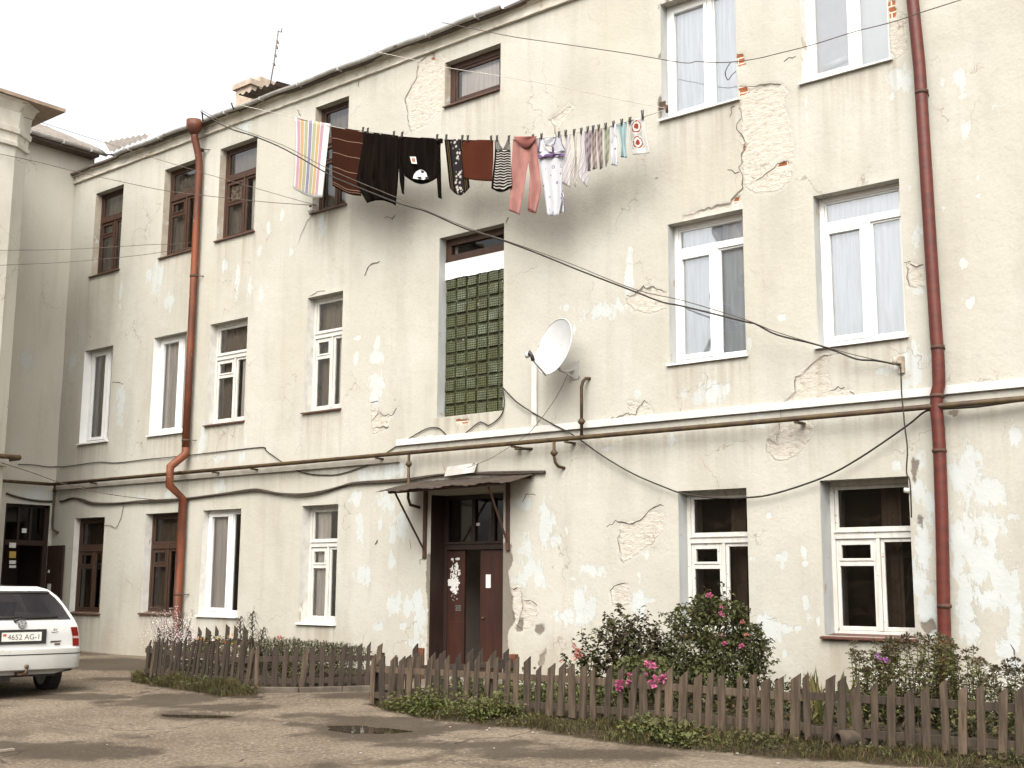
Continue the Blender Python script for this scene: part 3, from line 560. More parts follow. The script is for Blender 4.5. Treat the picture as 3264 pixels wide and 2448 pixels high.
MB().box((x0-.05, -.35, .18), (x1+.05, .35, .30)).build('doorstep', M('step_concrete', (.28, .25, .21), (.2, .18, .15), .95, 5, bump=.4), door, bevel=.015)
# ---- cornice, eaves, gutter, roof
XE = XC-.2; c = MB(); nn = 220
prof = [(0, 10.055), (-.05, 10.062), (-.055, 10.085), (-.018, 10.095), (-.022, 10.225), (-.05, 10.232), (-.055, 10.252), (-.09, 10.258), (-.095, 10.266)]
rows = [[(XE+.2+(XR-XE-.2)*j/nn, y+random.gauss(0, .0022), z+random.gauss(0, .0025)) for j in range(nn+1)] for y, z in prof]; c.grid(rows, sm=False); c.build('cornice', M_CORN, bld)
e = MB(); n = 90; ys = [-.26, -.26, .5]
def ez(x): return 10.268+.012*math.sin(x*1.7)+.01*math.sin(x*4.1+1)
e.grid([[(XE+(XR-XE)*j/n, -.135+.01*math.sin(j*1.3), ez(XE+(XR-XE)*j/n)-.016) for j in range(n+1)], [(XE+(XR-XE)*j/n, -.14+.01*math.sin(j*1.3), ez(XE+(XR-XE)*j/n)+.02) for j in range(n+1)], [(XE+(XR-XE)*j/n, 5.5, 11.7) for j in range(n+1)]], sm=False)
e.grid([[(XE+(XR-XE)*j/n, -.135+.01*math.sin(j*1.3), ez(XE+(XR-XE)*j/n)-.016) for j in range(n+1)], [(XE+(XR-XE)*j/n, .3, 10.25) for j in range(n+1)]], sm=False); 
e.add([(XE, 5.5, 11.7), (XR, 5.5, 11.7), (XR, 11, 10.3), (XE, 11, 10.3)], [(0, 1, 2, 3)])
roof = e.build('roof', M_ROOFEDGE, bld)
g = MB(); x0g = W(352, 488, -.3)[0]; n = 60; rows = []
for a in range(9):
    t = math.pi+math.pi*a/8; rows.append([(x0g+(-11.3-x0g)*j/n, -.19+.046*math.cos(t), 10.29+.046*math.sin(t)+.01*math.sin(j*.7)) for j in range(n+1)])
g.grid(rows); 
for j in range(3, n, 6): x = x0g+(-11.3-x0g)*j/n; g.box((x-.01, -.24, 10.236), (x+.01, -.13, 10.298))
g.build('gutter', M_TIN, bld)
# body of the house behind the facade (end wall and back, never seen from the yard)
b = MB(); b.add([(XR, .012, -.3), (XR, 11, -.3), (XR, 11, 10.25), (XR, .012, 10.25), (XC, 11, -.3), (XC, 11, 10.25)], [(0, 1, 2, 3), (1, 4, 5, 2)]); b.add([(XC, .6, -.3), (XC, 11, -.3), (XC, 11, 10.25), (XC, .6, 10.25)], [(0, 1, 2, 3)])
b.add([(XR, .012, 10.25), (XR, 11, 10.25), (XR, 5.5, 11.7)], [(0, 1, 2)]); b.build('side_wall', M_WING, bld)
ch = MB(); 
for px0, px1, py0, Y in ((753, 800, 272, 2.0), (818, 831, 253, 2.4)):
    a = W(px0, py0, Y); b_ = W(px1, py0, Y); ch.box((a[0], Y, 10.6), (b_[0], Y+.5, a[2]-.12)); ch.box((a[0]-.06, Y-.06, a[2]-.12), (b_[0]+.06, Y+.56, a[2]))
ch.build('chimney', M('chimney_render', (.5, .42, .33), (.38, .3, .23), .9, 5), roof)
cs = MB(); A = W(760, 303, .9); B = W(885, 262, .9); n = 200
cs.grid([[(A[0]+(B[0]-A[0])*j/n, y, A[2]+(B[2]-A[2])*j/n+dz+.028*math.sin(j*.2)) for j in range(n+1)] for y, dz in ((.9, 0), (1.9, .1))], sm=True); cs.build('corrugated_sheet', M_SLATE, roof)
# ---- downpipes
def clip(mb, p, r, arm=1):
    mb.tube([p+Vector((0, 0, -.02)), p+Vector((0, 0, .02))], r+.008, 12, 1); mb.beam(p+Vector((.05*arm, 0, 0)), p+Vector((.16*arm, -p.y+.0, 0)), .014, .014, mi=1)
dp = MB(); L = [(652,398,-.27),(647,430,-.25),(637,495,-.14),(631,541,-.115),(625,738,-.115),(615,865,-.115),(603,1160,-.115),(593,1426,-.115)]
P = [Vector(W(*q)) for q in L]; xp = P[4].x
for p in P[3:]: p.x = xp
for p in P[:3]: p.x = xp-.0
dp.tube(P, .068, 14); q0 = P[-1]
zA = W(590, 1452)[2]; zB = W(545, 1487, -.45)[2]; zC = W(541, 1546, -.45)[2]; zD = W(585, 1592)[2]
dp.tube([q0, Vector((xp, -.115, zA)), Vector((xp, -.42, zB)), Vector((xp, -.42, zC)), Vector((xp, -.115, zD)), Vector((xp, -.115, .45)), Vector((xp, -.16, .40))], .068, 14)
for py in (1065,): pass
pd = dp.build('downpipe', [M_PIPE_L, M_IRON], bld); pd['label'] = 'rusty orange downpipe with a dog-leg over the ledge'
hp = MB(); h = P[0]; hp.tube([h+Vector((0, 0, .16)), h+Vector((0, 0, .03)), h+Vector((0, 0, -.03)), h+Vector((0, 0, -.12))], [.155, .15, .12, .066], 16); hp.build('pipe_head', M_PIPE_L, pd)
for py in (498, 890, 1405, 1895):
    k = MB(); zz = W(612, py)[2]; clip(k, Vector((xp, -.115, zz)), .068); k.build('pipe_clip', [M_IRON, M_IRON], pd)
dp = MB(); L = [(2905,-60),(2909,0),(2931,215),(2950,520),(2968,816),(2985,1080),(2990,1130),(2993,1228),(2986,1258),(2985,1305),(2991,1366),(2995,1440),(3002,1640),(3008,1940),(3014,2140)]
P = [Vector(W(px, py, -.13)) for px, py in L]; P.append(P[-1]+Vector((0, 0, -.6))); P = [P[0]+(P[0]-P[1])*4]+P; dp.tube(P, .070, 16)
pd = dp.build('downpipe', [M_PIPE_R], bld); pd['label'] = 'dark red downpipe with a slight kink'
for i, (px, py) in enumerate(((2955, 295*1.0), (2989, 1108), (2994, 1437), (3010, 1932), (2987, 1262))):
    k = MB(); clip(k, Vector(W(px if i != 0 else 2938, py, -.13)), .070, .2); k.build('pipe_clip', [M_IRON, M_IRON], pd)
# ---- ledge along the floor line
l = MB(); zq = W(556, 1532)[2]; xq = W(1276, 1462)[0]; l.add([(XC+.02, 0, zq+.12), (xq, 0, zq+.12), (xq, -.06, zq+.10), (XC+.02, -.06, zq+.10), (XC+.02, -.06, zq), (xq, -.06, zq), (XC+.02, 0, zq-.005), (xq, 0, zq-.005)], [(0, 3, 2, 1), (3, 4, 5, 2), (4, 6, 7, 5), (1, 2, 5, 7)]); l.build('ledge', M('ledge_paint', (.5, .47, .41), (.42, .38, .32), .8, 5), bld)
# ------------------------------------------------------------------ wing on the left (return wall, projecting block with a chamfered corner)
wing = thing('apartment_building', (XC-1, -3, .2), 'pale rendered wing closing the yard at the left edge, with a projecting end block', 'building')
def sheet(P, st, name, mat, par, blobs=(), holes=()):
    (o, u, v) = [Vector(q) for q in P]; nu = max(2, int(u.length/st)); nv = max(2, int(v.length/st)); U, Vv = np.meshgrid(np.linspace(0, 1, nu+1), np.linspace(0, 1, nv+1))
    X = np.array(o)[None, None]+U[..., None]*np.array(u)+Vv[..., None]*np.array(v); pa = np.full(U.shape, -9.0)
    for c, rr in blobs: pa = np.maximum(pa, (1-np.linalg.norm((X-np.array(c))/np.array(rr), axis=-1))*.3)
    m = MB(); m.v = [tuple(p) for p in X.reshape(-1, 3)]
    for i in range(nv):
        for j in range(nu):
            cu, cv = (j+.5)/nu*u.length, (i+.5)/nv*v.length
            if any(h[0] < cu < h[1] and h[2] < cv < h[3] for h in holes): continue
            m.f.append([i*(nu+1)+j, i*(nu+1)+j+1, (i+1)*(nu+1)+j+1, (i+1)*(nu+1)+j]); m.m.append(0); m.s.append(True)
    return m.build(name, mat, par, attrs=dict(patch=np.clip(.5+pa.ravel()/.6, 0, 1)))
XT = -20.5; YT = -2.62
dY0, dY1, dZ1 = -1.02, -.07, W(40, 1603, 0)[2]*0+VX(165, 1610, XC)[2]
b1 = VX(118, 1573, XC); b2 = VX(84, 1150, XC); b3 = VX(90, 1590, XC)
sheet(((XC, -3.2, -.3), (0, 3.62, 0), (0, 0, 11.05)), .05, 'wall', M_WING, wing, [((XC, b1[1], b1[2]), (.3, .32, .13)), ((XC, b3[1], b3[2]), (.3, .2, .1)), ((XC, b2[1], b2[2]), (.3, .16, .18))], [(3.2+dY0, 3.2+dY1, 0, dZ1+.3)])
# projecting block: +x face, chamfer, far side
chf = .32
sheet(((XT, -9.0, -.3), (0, 9.0+YT-chf, 0), (0, 0, 10.3)), .06, 'wall', M_WING, wing)
sheet(((XT, YT-chf, -.3), (-chf*.62, chf, 0), (0, 0, 10.3)), .06, 'wall', M_WING, wing)
sheet(((XT-chf*.62, YT, -.3), (XC-XT+chf*.62-.4, 0, 0), (0, 0, 10.3)), .08, 'wall', M_WING, wing)
m = MB().add([(XC-9, -9, -.3), (XT, -9, -.3), (XT, -9, 10.3), (XC-9, -9, 10.3)], [(0, 1, 2, 3)]).add([(XC-9, -9, -.3), (XC-9, 11, -.3), (XC-9, 11, 11), (XC-9, -9, 11)], [(3, 2, 1, 0)]); m.build('side_wall', M_WING, wing)
def path3(off, z): return [(XT+off, -9.0, z), (XT+off, YT-chf+off*.3, z), (XT-chf*.62+off*.6, YT+off*.7, z), (XC-.4, YT+off*.7, z)]
co = MB(); prof = [(0, 9.36), (.05, 9.37), (.06, 9.44), (.02, 9.46), (.03, 9.60), (.07, 9.61), (.085, 9.70), (.04, 9.72), (.06, 10.0), (.14, 10.16), (.2, 10.2)]
co.grid([path3(o, z) for o, z in prof], sm=False); co.build('cornice', M_CORN, wing)
le = MB(); zl = VX(20, 1480, XT)[2]; le.grid([path3(o, z) for o, z in ((0, zl-.02), (.09, zl-.02), (.09, zl+.10), (0, zl+.13))], sm=False); le.build('ledge', M_CORN, wing)
rf = MB(); zr = 10.36; tip = VX(212, 318, XT+.25); rf.box((XC-9.3, -9.3, zr-.15), (tip[0], tip[1], zr-.09)); rf.add([(tip[0], -9.3, zr-.088), (tip[0], tip[1], zr-.088), (XC-1.5, tip[1], zr+.9), (XC-1.5, -9.3, zr+.9)], [(0, 1, 2, 3)])
rf.build('roof', M('roof_soffit', (.36, .27, .2), (.27, .2, .15), .85, 5), wing)
# eaves, gutter and slate roof of the return wall
sf = VX(115, 450, XC); ze = 10.74; e = MB(); n = 24
e.box((XC-.3, -3.4, ze-.03), (XC+.30, .35, ze+.03)); e.build('eaves_board', M_ROOFEDGE, wing)
g = MB(); rows = []
for a in range(9):
    t = math.pi+math.pi*a/8; rows.append([(XC+.34+.065*math.cos(t), -3.4+3.9*j/20, ze+.075+.065*math.sin(t)) for j in range(21)])
g.grid(rows)
for y in (-1.3, -.55, .1): g.box((XC+.27, y-.012, ze-.0), (XC+.415, y+.012, ze+.085))
g.build('gutter', M_TIN, wing)
s = MB(); n = 150; L = 3.0; pit = math.tan(R(25)); rows = []
for k in range(7):
    rows.append([(XC+.30-L*k/6, -3.4+4.2*j/n, ze+.10+L*k/6*pit+.028*math.sin(j*4.2/n*2*math.pi/.15)-.012*(k % 2)) for j in range(n+1)])
s.grid(rows); s.build('roof', M_SLATE, wing)
# little hipped slate piece with white flashing at the corner of the two roofs
A = W(352, 486, .25); B = W(475, 437, .25); T0 = W(332, 452, 1.1); T1 = W(462, 428, 1.1); AP = W(385, 402, 1.5); n = 110; rows = []
for k in range(4):
    f = k/3; rows.append([tuple(np.array(A)*(1-f)*(1-j/n)+np.array(T0)*f*(1-j/n)+np.array(B)*(1-f)*j/n+np.array(T1)*f*j/n+np.array([0, 0, .022*math.sin(j*.42)])) for j in range(n+1)])
hip = MB().grid(rows).build('hip_slates', M_SLATE, wing)
wt = M('white_flashing', (.8, .79, .76), (.7, .69, .66), .5)
f = MB(); f.prism([W(300, 450, .7), W(352, 490, .2), W(340, 490, .2), W(318, 470, .5)], (0, .03, .03)); f.add([W(327, 452, 1.12), W(385, 402, 1.5), W(432, 414, 1.4), W(470, 430, 1.1), W(455, 428, 1.08)], [(0, 1, 2, 3, 4)]); f.build('flashing', wt, hip)
# door in the return wall
M_BRD = M('wing_door_paint', (.036, .016, .009), (.024, .011, .007), .6, 6, (2, 2, .5))
f = MB(); yy0, yy1 = dY0, dY1; X_ = XC-.10
f.box((X_, yy0, .2), (X_-.07, yy0+.06, dZ1)); f.box((X_, yy1-.06, .2), (X_-.07, yy1, dZ1)); f.box((X_, yy0, dZ1-.06), (X_-.07, yy1, dZ1)); zt = VX(100, 1730, XC)[2]; f.box((X_+.01, yy0, zt-.05), (X_-.07, yy1, zt+.05))
for q in (.35, .62): y = yy0+(yy1-yy0)*q; f.box((X_, y-.02, zt), (X_-.05, y+.02, dZ1))
dr = f.build('door', M_BRD, wing); dr['label'] = 'dark brown door with one leaf open'
MB().add([(X_-.03, yy0, zt), (X_-.03, yy1, zt), (X_-.03, yy1, dZ1), (X_-.03, yy0, dZ1)], [(0, 1, 2, 3)]).build('pane', M_GLASSD, dr)
f = MB(); f.add([(XC, yy0, .2), (XC, yy0, dZ1), (X_-.1, yy0, dZ1), (X_-.1, yy0, .2), (XC, yy1, .2), (XC, yy1, dZ1), (X_-.1, yy1, dZ1), (X_-.1, yy1, .2)], [(0, 1, 2, 3), (4, 7, 6, 5), (1, 5, 6, 2)])
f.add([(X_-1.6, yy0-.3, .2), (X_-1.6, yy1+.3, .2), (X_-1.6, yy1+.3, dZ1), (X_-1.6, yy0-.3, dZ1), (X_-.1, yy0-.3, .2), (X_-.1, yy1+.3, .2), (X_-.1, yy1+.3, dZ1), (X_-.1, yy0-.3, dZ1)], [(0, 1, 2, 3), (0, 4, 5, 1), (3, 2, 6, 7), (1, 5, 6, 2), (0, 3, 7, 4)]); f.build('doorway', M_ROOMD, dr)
# open leaf standing out from the right jamb
def leaf_pt(u, z): return Vector((XC+.02+.92*u, yy1-.02+.012*u, z))
f = MB(); zt2 = zt-.05
f.prism([leaf_pt(0, .3), leaf_pt(.62, .3), leaf_pt(.62, zt2), leaf_pt(0, zt2)], (0, .045, 0))
for a0, a1 in ((.35, .95), (1.1, 1.9)): f.prism([leaf_pt(.1, a0), leaf_pt(.52, a0), leaf_pt(.52, a1), leaf_pt(.1, a1)], (0, -.012, 0))
lf = f.build('door_leaf', M_BRD, dr)
f = MB(); f.prism([leaf_pt(.12, 1.42), leaf_pt(.26, 1.42), leaf_pt(.26, 1.56), leaf_pt(.12, 1.56)], (0, -.016, 0)); f.prism([leaf_pt(.1, 1.78), leaf_pt(.17, 1.78), leaf_pt(.17, 1.84), leaf_pt(.1, 1.84)], (0, -.016, 0)); f.build('paper_note', M_PAPER, lf)
a = VX(70, 1692, X_+.012); MB().box((X_+.012, a[1], a[2]-.04), (X_+.006, a[1]+.10, a[2]+.05)).build('sticker', M_PAPER, dr)
f = MB()
for py, hh, mm in ((1738, .10, 0), (1768, .13, 1), (1792, .07, 0), (1806, .05, 0)):
    p = VX(37, py, XC+.01); f.box((XC+.012, p[1]-.05, p[2]-hh/2), (XC+.008, p[1]+.09, p[2]+hh/2), mm)
f.build('pasted_notice', [M_PAPER, M('yellow_paper', (.5, .36, .08), (.42, .3, .07), .9)], wing)
# ------------------------------------------------------------------ door canopy
can = thing('door_canopy', (-12.1, -.4, 2.95), 'rusty corrugated sheet canopy on iron brackets over the brown entrance door', 'canopy')
M_RUST = M('rust_sheet', (.055, .037, .025), (.034, .023, .016), .85, 6, bump=.3, bscale=20, spots=((.10, .06, .04), 9, .62))
s = MB(); n = 70; rows = []; cx0, cx1 = -13.16, -10.78
for k in range(6):
    f = k/5; row = []
    for j in range(n+1):
        u = j/n; dep = .86*(1-u)+.55*u; row.append((cx0+(cx1-cx0)*u+.05*f*(1-u), -.01-dep*f, 3.14-(.215-.07*u)*f+.005*math.sin(j*1.4)+.012*math.sin(j*.35)*f))
    rows.append(row)
s.grid(rows); top = [[(p[0], p[1], p[2]+.006) for p in r_] for r_ in rows]; s.grid(top, flip=True); s.build('roof_sheet', M_RUST, can)
s = MB(); s.beam((-12.95, -.74, 2.93), (-10.95, -.5, 2.985), .05, .04); s.beam((-12.98, -.02, 3.08), (-10.85, -.02, 3.11), .05, .05); s.build('edge_batten', M_IRON, can)
for xb, dep, z0_ in ((W(1357, 1700)[0], .72, 1.98), (W(1621, 1700)[0], .48, 2.08)):
    s = MB(); s.box((xb-.03, -.035, z0_), (xb+.03, -.001, 3.1)); s.beam((xb, -.03, z0_+.12), (xb+.03, -dep, 2.95), .022, .022); s.build('bracket', M_IRON, can)
tinp = MB(); p = W(1440, 1510, -.12); tinp.prism([(p[0]-.17, -.10, p[2]-.03), (p[0]+.42, -.10, p[2]+.0), (p[0]+.42, -.03, p[2]+.15), (p[0]-.17, -.03, p[2]+.12)], (0, .012, 0)); q = tinp.build('tin_flashing', M_TIN, can)
# ------------------------------------------------------------------ trunking, gas pipe
dk = MB(); za = W(1268, 1412)[2]; dk.box((W(1268, 1412)[0], -.045, za-.05), (XR-.01, -.004, za+.045)); du = dk.build('cable_trunking', M_DUCT, None, bevel=.004); tag(du, 'long white horizontal cable trunking on the wall just above the gas pipe', 'cable trunking')
dk = MB(); xv = W(1707, 1250)[0]; dk.box((xv-.045, -.04, za+.05), (xv+.045, -.004, W(1707, 1128)[2])); du = dk.build('cable_trunking', M_DUCT, None, bevel=.004); tag(du, 'short white upright trunking running down from the satellite dish', 'cable trunking')
ZG = 3.576; YG = -.16; gp = thing('gas_pipe', (-12, YG, ZG-.05), 'long mustard brown gas pipe crossing the facade between the floors', 'gas pipe')
MB().tube([(XR-.01, YG, ZG), (-12, YG, ZG+.004), (XC+.16, YG, ZG), (XC+.13, YG-.03, ZG), (XC+.13, -1.2, ZG), (XC+.13, -3.0, ZG)], .032, 10).build('main_pipe', M_GAS, gp)
def drop(pts, r=.022, valve=None, nm='branch_pipe'):
    o = MB().tube(pts, r, 8).build(nm, M_GAS, gp)
    if valve: v = Vector(valve); MB().tube([v-Vector((0, 0, .035)), v+Vector((0, 0, .035))], .038, 8).tube([v-Vector((.055, 0, 0)), v+Vector((.055, 0, 0))], .016, 6).build('valve', M_GAS, o)
x = W(1876, 1382)[0]; zt = W(1885, 1215)[2]; drop([(x, YG, ZG), (x, YG, zt-.1), (x+.01, YG+.02, zt-.02), (x+.02, YG+.07, zt+.03), (x+.03, .02, zt+.04)], valve=(x, YG, ZG+.22))
x = W(1766, 1400, YG)[0]; zb = W(1772, 1490)[2]; drop([(x, YG, ZG), (x, YG, zb+.14), (x+.01, YG+.02, zb+.05), (x+.03, YG+.06, zb), (x+.06, .02, zb-.02)], valve=(x, YG, ZG-.18))
x = W(1304, 1436, YG)[0]; zb = W(1308, 1620)[2]; drop([(x, YG, ZG), (x, YG, zb+.14), (x+.02, YG+.03, zb+.04), (x+.10, .02, zb)], valve=(x, YG, ZG-.17))
x = XC+.13; zb = W(186, 1705)[2]+.05; drop([(x+.02, -.10, ZG), (x+.02, -.10, zb+.2), (x+.03, -.09, zb+.06), (x+.12, -.02, zb), (x+.12, .02, zb)], valve=(x+.02, -.10, ZG-.12))
for px, py in ((316, 1531), (706, 1500), (1228, 1449), (1660, 1437), (1830, 1398), (2560, 1330), (828, 1508)):
    p = W(px, py); o = MB().box((p[0]-.03, YG-.03, ZG-.055), (p[0]+.03, 0.004, ZG-.033)).build('pipe_bracket', M_GAS, gp)
a = W(1640, 1430, -.16); MB().tube([a, (a[0]+.20, .02, a[2]-.0)], .02, 8).build('capped_stub', M_GAS, gp)
pz = VX(40, 1457, XT+.12); gp2 = MB().tube([(XT+.13, -9, pz[2]), (XT+.13, YT+.02, pz[2]), (XT+.11, YT+.10, pz[2]), (XT-.0, YT+.13, pz[2]), (XC+.6, YT+.14, pz[2])], .045, 10).build('gas_pipe', M_GAS)
tag(gp2, 'brown pipe wrapping round the corner of the left end block', 'gas pipe')
# ------------------------------------------------------------------ satellite dish
dish = thing('satellite_dish', W(1800, 1180, -.25), 'white satellite dish on a wall bracket right of the green glass blocks', 'satellite dish')
M_DISH = M('dish_white', (.52, .52, .52), (.48, .48, .47), .45, 3); C_ = Vector(W(1766, 1104, -.46)); nrm = Vector((-.20, -.95, .22)).normalized(); up = (Vector((.10, 0, 1))-nrm*Vector((.10, 0, 1)).dot(nrm)).normalized(); sd = nrm.cross(up)
m = MB(); rows = []; n = 40
for k in range(9):
    r_ = k/8; rows.append([C_+up*(.40*r_*math.sin(2*math.pi*j/n))+sd*(.345*r_*math.cos(2*math.pi*j/n))-nrm*(.085*(1-r_*r_)) for j in range(n+1)])
m.grid(rows)
lip = [C_+up*(.405*math.sin(2*math.pi*j/n))+sd*(.35*math.cos(2*math.pi*j/n)) for j in range(n+1)]; m.tube(lip, .009, 6)
for a, b_ in ((-.05, .05), (.16, .1)): m.tube([C_+sd*a+up*b_-nrm*.09, C_+sd*a+up*b_-nrm*.07], .008, 6)
m.build('reflector', M_DISH, dish)
m = MB(); m.grid([[p-nrm*.012 for p in r_] for r_ in rows], flip=True); m.build('reflector_back', M('dish_back', (.5, .5, .48), (.42, .42, .4), .5), dish)
bt = C_-up*.42; lnb = Vector(W(1684, 1134, -.86)); m = MB().tube([C_-up*.30-nrm*.10, bt+nrm*.02, bt.lerp(lnb, .5), lnb+Vector((.05, .02, -.05))], .014, 8); m.build('feed_arm', M_TIN, dish)
m = MB().tube([lnb+Vector((.06, .03, -.07)), lnb+Vector((.045, .02, 0)), lnb+Vector((.02, .01, .04)), lnb], .026, 8, 1); m.tube([lnb+Vector((-.045, .0, .005)), lnb+Vector((.0, .01, .02))], .04, 10, 0); m.build('receiver', [M_DISH, M('black_plastic', (.02, .02, .02), (.03, .03, .03), .5)], dish)
pl = Vector(W(1832, 1180)); m = MB().box((pl.x-.09, -.012, pl.z-.13), (pl.x+.09, -.001, pl.z+.12)); m.tube([pl+Vector((-.02, -.01, .0)), pl+Vector((-.02, -.22, -.05)), pl+Vector((-.05, -.27, -.03)), C_-nrm*.13-up*.18], .021, 8); m.beam(pl+Vector((-.02, -.01, -.10)), pl+Vector((-.02, -.2, -.055)), .02, .02)
m.tube([C_-nrm*.12-up*.25, C_-nrm*.12+up*.1], .03, 8); m.build('wall_bracket', M_TIN, dish)
# aerial on the roof
at = MB(); A = Vector(W(862, 262, 1.6)); B = Vector(W(887, 98, 1.6)); A0 = A+(A-B)*.25; at.tube([A0, A.lerp(B, .4)+Vector((.02, 0, 0)), B], .014, 6)
for f in (.35, .52, .68, .78, .99):
    p = A.lerp(B, f); l_ = .1 if f < .9 else .18; at.tube([p+Vector((-.04, .02, .03)), p, p+Vector((l_*.6, 0, -.05)), p+Vector((l_, -.05, -.01))], .009, 5)
tag(at.build('aerial', M('aerial_metal', (.22, .17, .14), (.17, .13, .1), .7)), 'thin spiky aerial mast standing on the roof beside the chimney', 'aerial')
# ------------------------------------------------------------------ ground
def ring_px(cx, cy, rx, ry, n=18): return [tuple(G(cx+rx*math.cos(2*math.pi*i/n), cy+ry*math.sin(2*math.pi*i/n))[:2]) for i in range(n)]
def ring_irr(cx, cy, rx, ry, ph, n=40):
    return [tuple(G(cx+rx*k*math.cos(a), cy+ry*k*math.sin(a))[:2]) for a in (2*math.pi*i/n for i in range(n)) for k in (1+.16*math.sin(2*a+ph)+.11*math.sin(3*a+2*ph)+.08*math.sin(7*a+ph),)]
PUD = [ring_irr(1165, 2322, 118, 17, .7), ring_irr(640, 2280, 104, 9, 2.1)]
PLV = [gz0(*np.mean(p, 0))-.012 for p in PUD]
DAMP = [ring_px(*q) for q in ((180,2222,260,12),(470,2238,170,10),(700,2256,170,13),(230,2392,300,26),(60,2378,150,14),(1195,2322,215,40),(1500,2372,280,15),(1850,2408,330,17),(1700,2395,260,12),(640,2281,135,15),(1250,2425,90,7),(700,2448,120,8),(1000,2285,110,8),(950,2310,50,8),(380,2160,90,5),(300,2130,160,4),(1420,2318,140,12),(1060,2432,60,8),(350,2118,170,20),(1130,2215,120,12),(560,2225,150,12))]
SOIL = [[(-16.2,-2.75),(-15.9,-3.0),(-14.1,-3.38),(-12.95,-3.5),(-12.6,-3.25),(-13.1,-2.95),(-12.0,-1.7),(-12.9,-.3),(-13.3,0.3),(-17.2,0.3),(-17.0,-1.8)],
        [(-10.95,-3.0),(-10.0,-3.42),(-9.2,-3.68),(-7.8,-3.6),(-6.7,-3.82),(-5.7,-3.78),(-4.8,-3.7),(-3.9,-3.5),(-2,-3.5),(2.5,-3.5),(2.5,.3),(-9.4,.3),(-9.8,-1.6)]]
gx = np.concatenate([np.array([-220, -120, -70, -45, -32, -27]), np.arange(-24.6, 2.0, .065), np.array([3, 5, 9, 16, 30, 60, 120, 220])])
gy = np.concatenate([np.array([-220, -120, -70, -45, -30, -22, -17, -14, -12, -10.5]), np.arange(-9.5, .9, .065), np.array([2, 6, 15, 40, 120, 220])])
X, Y = np.meshgrid(gx, gy); T = np.clip((Y+8)/7.5, 0, 1); Zg = .25*T*T*(3-2*T)
wet = np.full(X.shape, -9.); soil = np.full(X.shape, -9.)
for p in DAMP: wet = np.maximum(wet, sdf(X, Y, p))
for p in SOIL: soil = np.maximum(soil, sdf(X, Y, p))
for k in range(10):
    kx, ky = RNG.normal(0, 1.6, 2); Zg += .0035*np.sin(kx*X+ky*Y+RNG.uniform(0, 6))
Zg += .045*np.clip(soil/.25, 0, 1)
for p, lv in zip(PUD, PLV):
    s = sdf(X, Y, p); f = np.clip((s+.35)/.45, 0, 1); Zg = Zg*(1-f)+f*np.minimum(Zg, lv+.004-.022*np.clip((s+.05)/.12, 0, 1)); wet = np.maximum(wet, s+.08)
def gz(x, y):
    i = int(np.clip(np.searchsorted(gx, x)-1, 0, len(gx)-2)); j = int(np.clip(np.searchsorted(gy, y)-1, 0, len(gy)-2))
    a = (x-gx[i])/(gx[i+1]-gx[i]); b = (y-gy[j])/(gy[j+1]-gy[j])
    return float((Zg[j, i]*(1-a)+Zg[j, i+1]*a)*(1-b)+(Zg[j+1, i]*(1-a)+Zg[j+1, i+1]*a)*b)
m, nt, b, out = newmat('asphalt'); t = NT(nt); P_ = t.coord()
n1 = t.noise(P_, .8, 5); n2 = t.noise(P_, 27, 4, .8); n3 = t.noise(P_, 4.5, 6, .65); n4 = t.noise(P_, 140, 2)
col = t.mix(t.step(n1, .36, .62), (.155, .124, .090), (.108, .083, .058)); col = t.mix(t.math('MULTIPLY', t.step(n3, .45, .7), .5), col, (.085, .066, .046))
col = t.mix(t.math('MULTIPLY', t.step(n2, .52, .64), .75), col, (.24, .198, .15)); col = t.mix(t.math('MULTIPLY', t.step(n2, .47, .37), .75), col, (.05, .038, .028))
sp_ = t.step(t.noise(P_, 21, 2, .4), .73, .75); col = t.mix(t.math('MULTIPLY', sp_, .8), col, (.38, .34, .28))
vo = t.n('TexVoronoi', feature='DISTANCE_TO_EDGE'); mpw = t.n('Mapping'); nzc = t.n('TexNoise'); t.l(P_, nzc.inputs['Vector']); nzc.inputs['Scale'].default_value = 1.5; va = t.n('VectorMath', operation='ADD'); t.l(P_, va.inputs[0]); t.l(nzc.outputs['Color'], va.inputs[1]); t.l(va.outputs[0], vo.inputs['Vector']); vo.inputs['Scale'].default_value = .55
crk = t.math('MULTIPLY', t.step(vo.outputs['Distance'], .014, .004), t.step(t.noise(P_, .9, 2), .5, .6)); col = t.mix(t.math('MULTIPLY', crk, .8), col, (.05, .038, .028))
jag = t.math('MULTIPLY', t.math('SUBTRACT', t.noise(P_, 2.6, 6, .62), .5), .9); wv = t.step(t.math('ADD', t.attr('wet'), jag), .36, .60)
wv = t.math('MAXIMUM', wv, t.math('MULTIPLY', t.step(t.noise(t.coord((.6, 1.6, 1)), .9, 5), .56, .64), .55))
col = t.mix(t.math('MULTIPLY', wv, .76), col, (.032, .023, .015))
sv = t.step(t.math('ADD', t.attr('soil'), t.math('MULTIPLY', jag, .5)), .42, .56); col = t.mix(sv, col, t.mix(n3, (.042, .030, .017), (.024, .017, .010)))
t.l(col, b.inputs['Base Color']); rg = t.math('MULTIPLY_ADD', wv, -.14, .94); t.l(rg, b.inputs['Roughness']); b.inputs['Specular IOR Level'].default_value = .2
t.bump(t.math('ADD', t.math('ADD', t.math('MULTIPLY', n2, .6), t.math('MULTIPLY', n3, 1.2)), t.math('ADD', t.math('MULTIPLY', n4, .3), t.math('MULTIPLY', crk, -1.5))), .7, .012, b)
M_ASPH = m
mb = MB(); mb.v = [tuple(p) for p in np.stack([X, Y, Zg], -1).reshape(-1, 3)]; ny, nx = X.shape
I, J = np.meshgrid(np.arange(ny-1), np.arange(nx-1), indexing='ij'); I = I.ravel(); J = J.ravel()
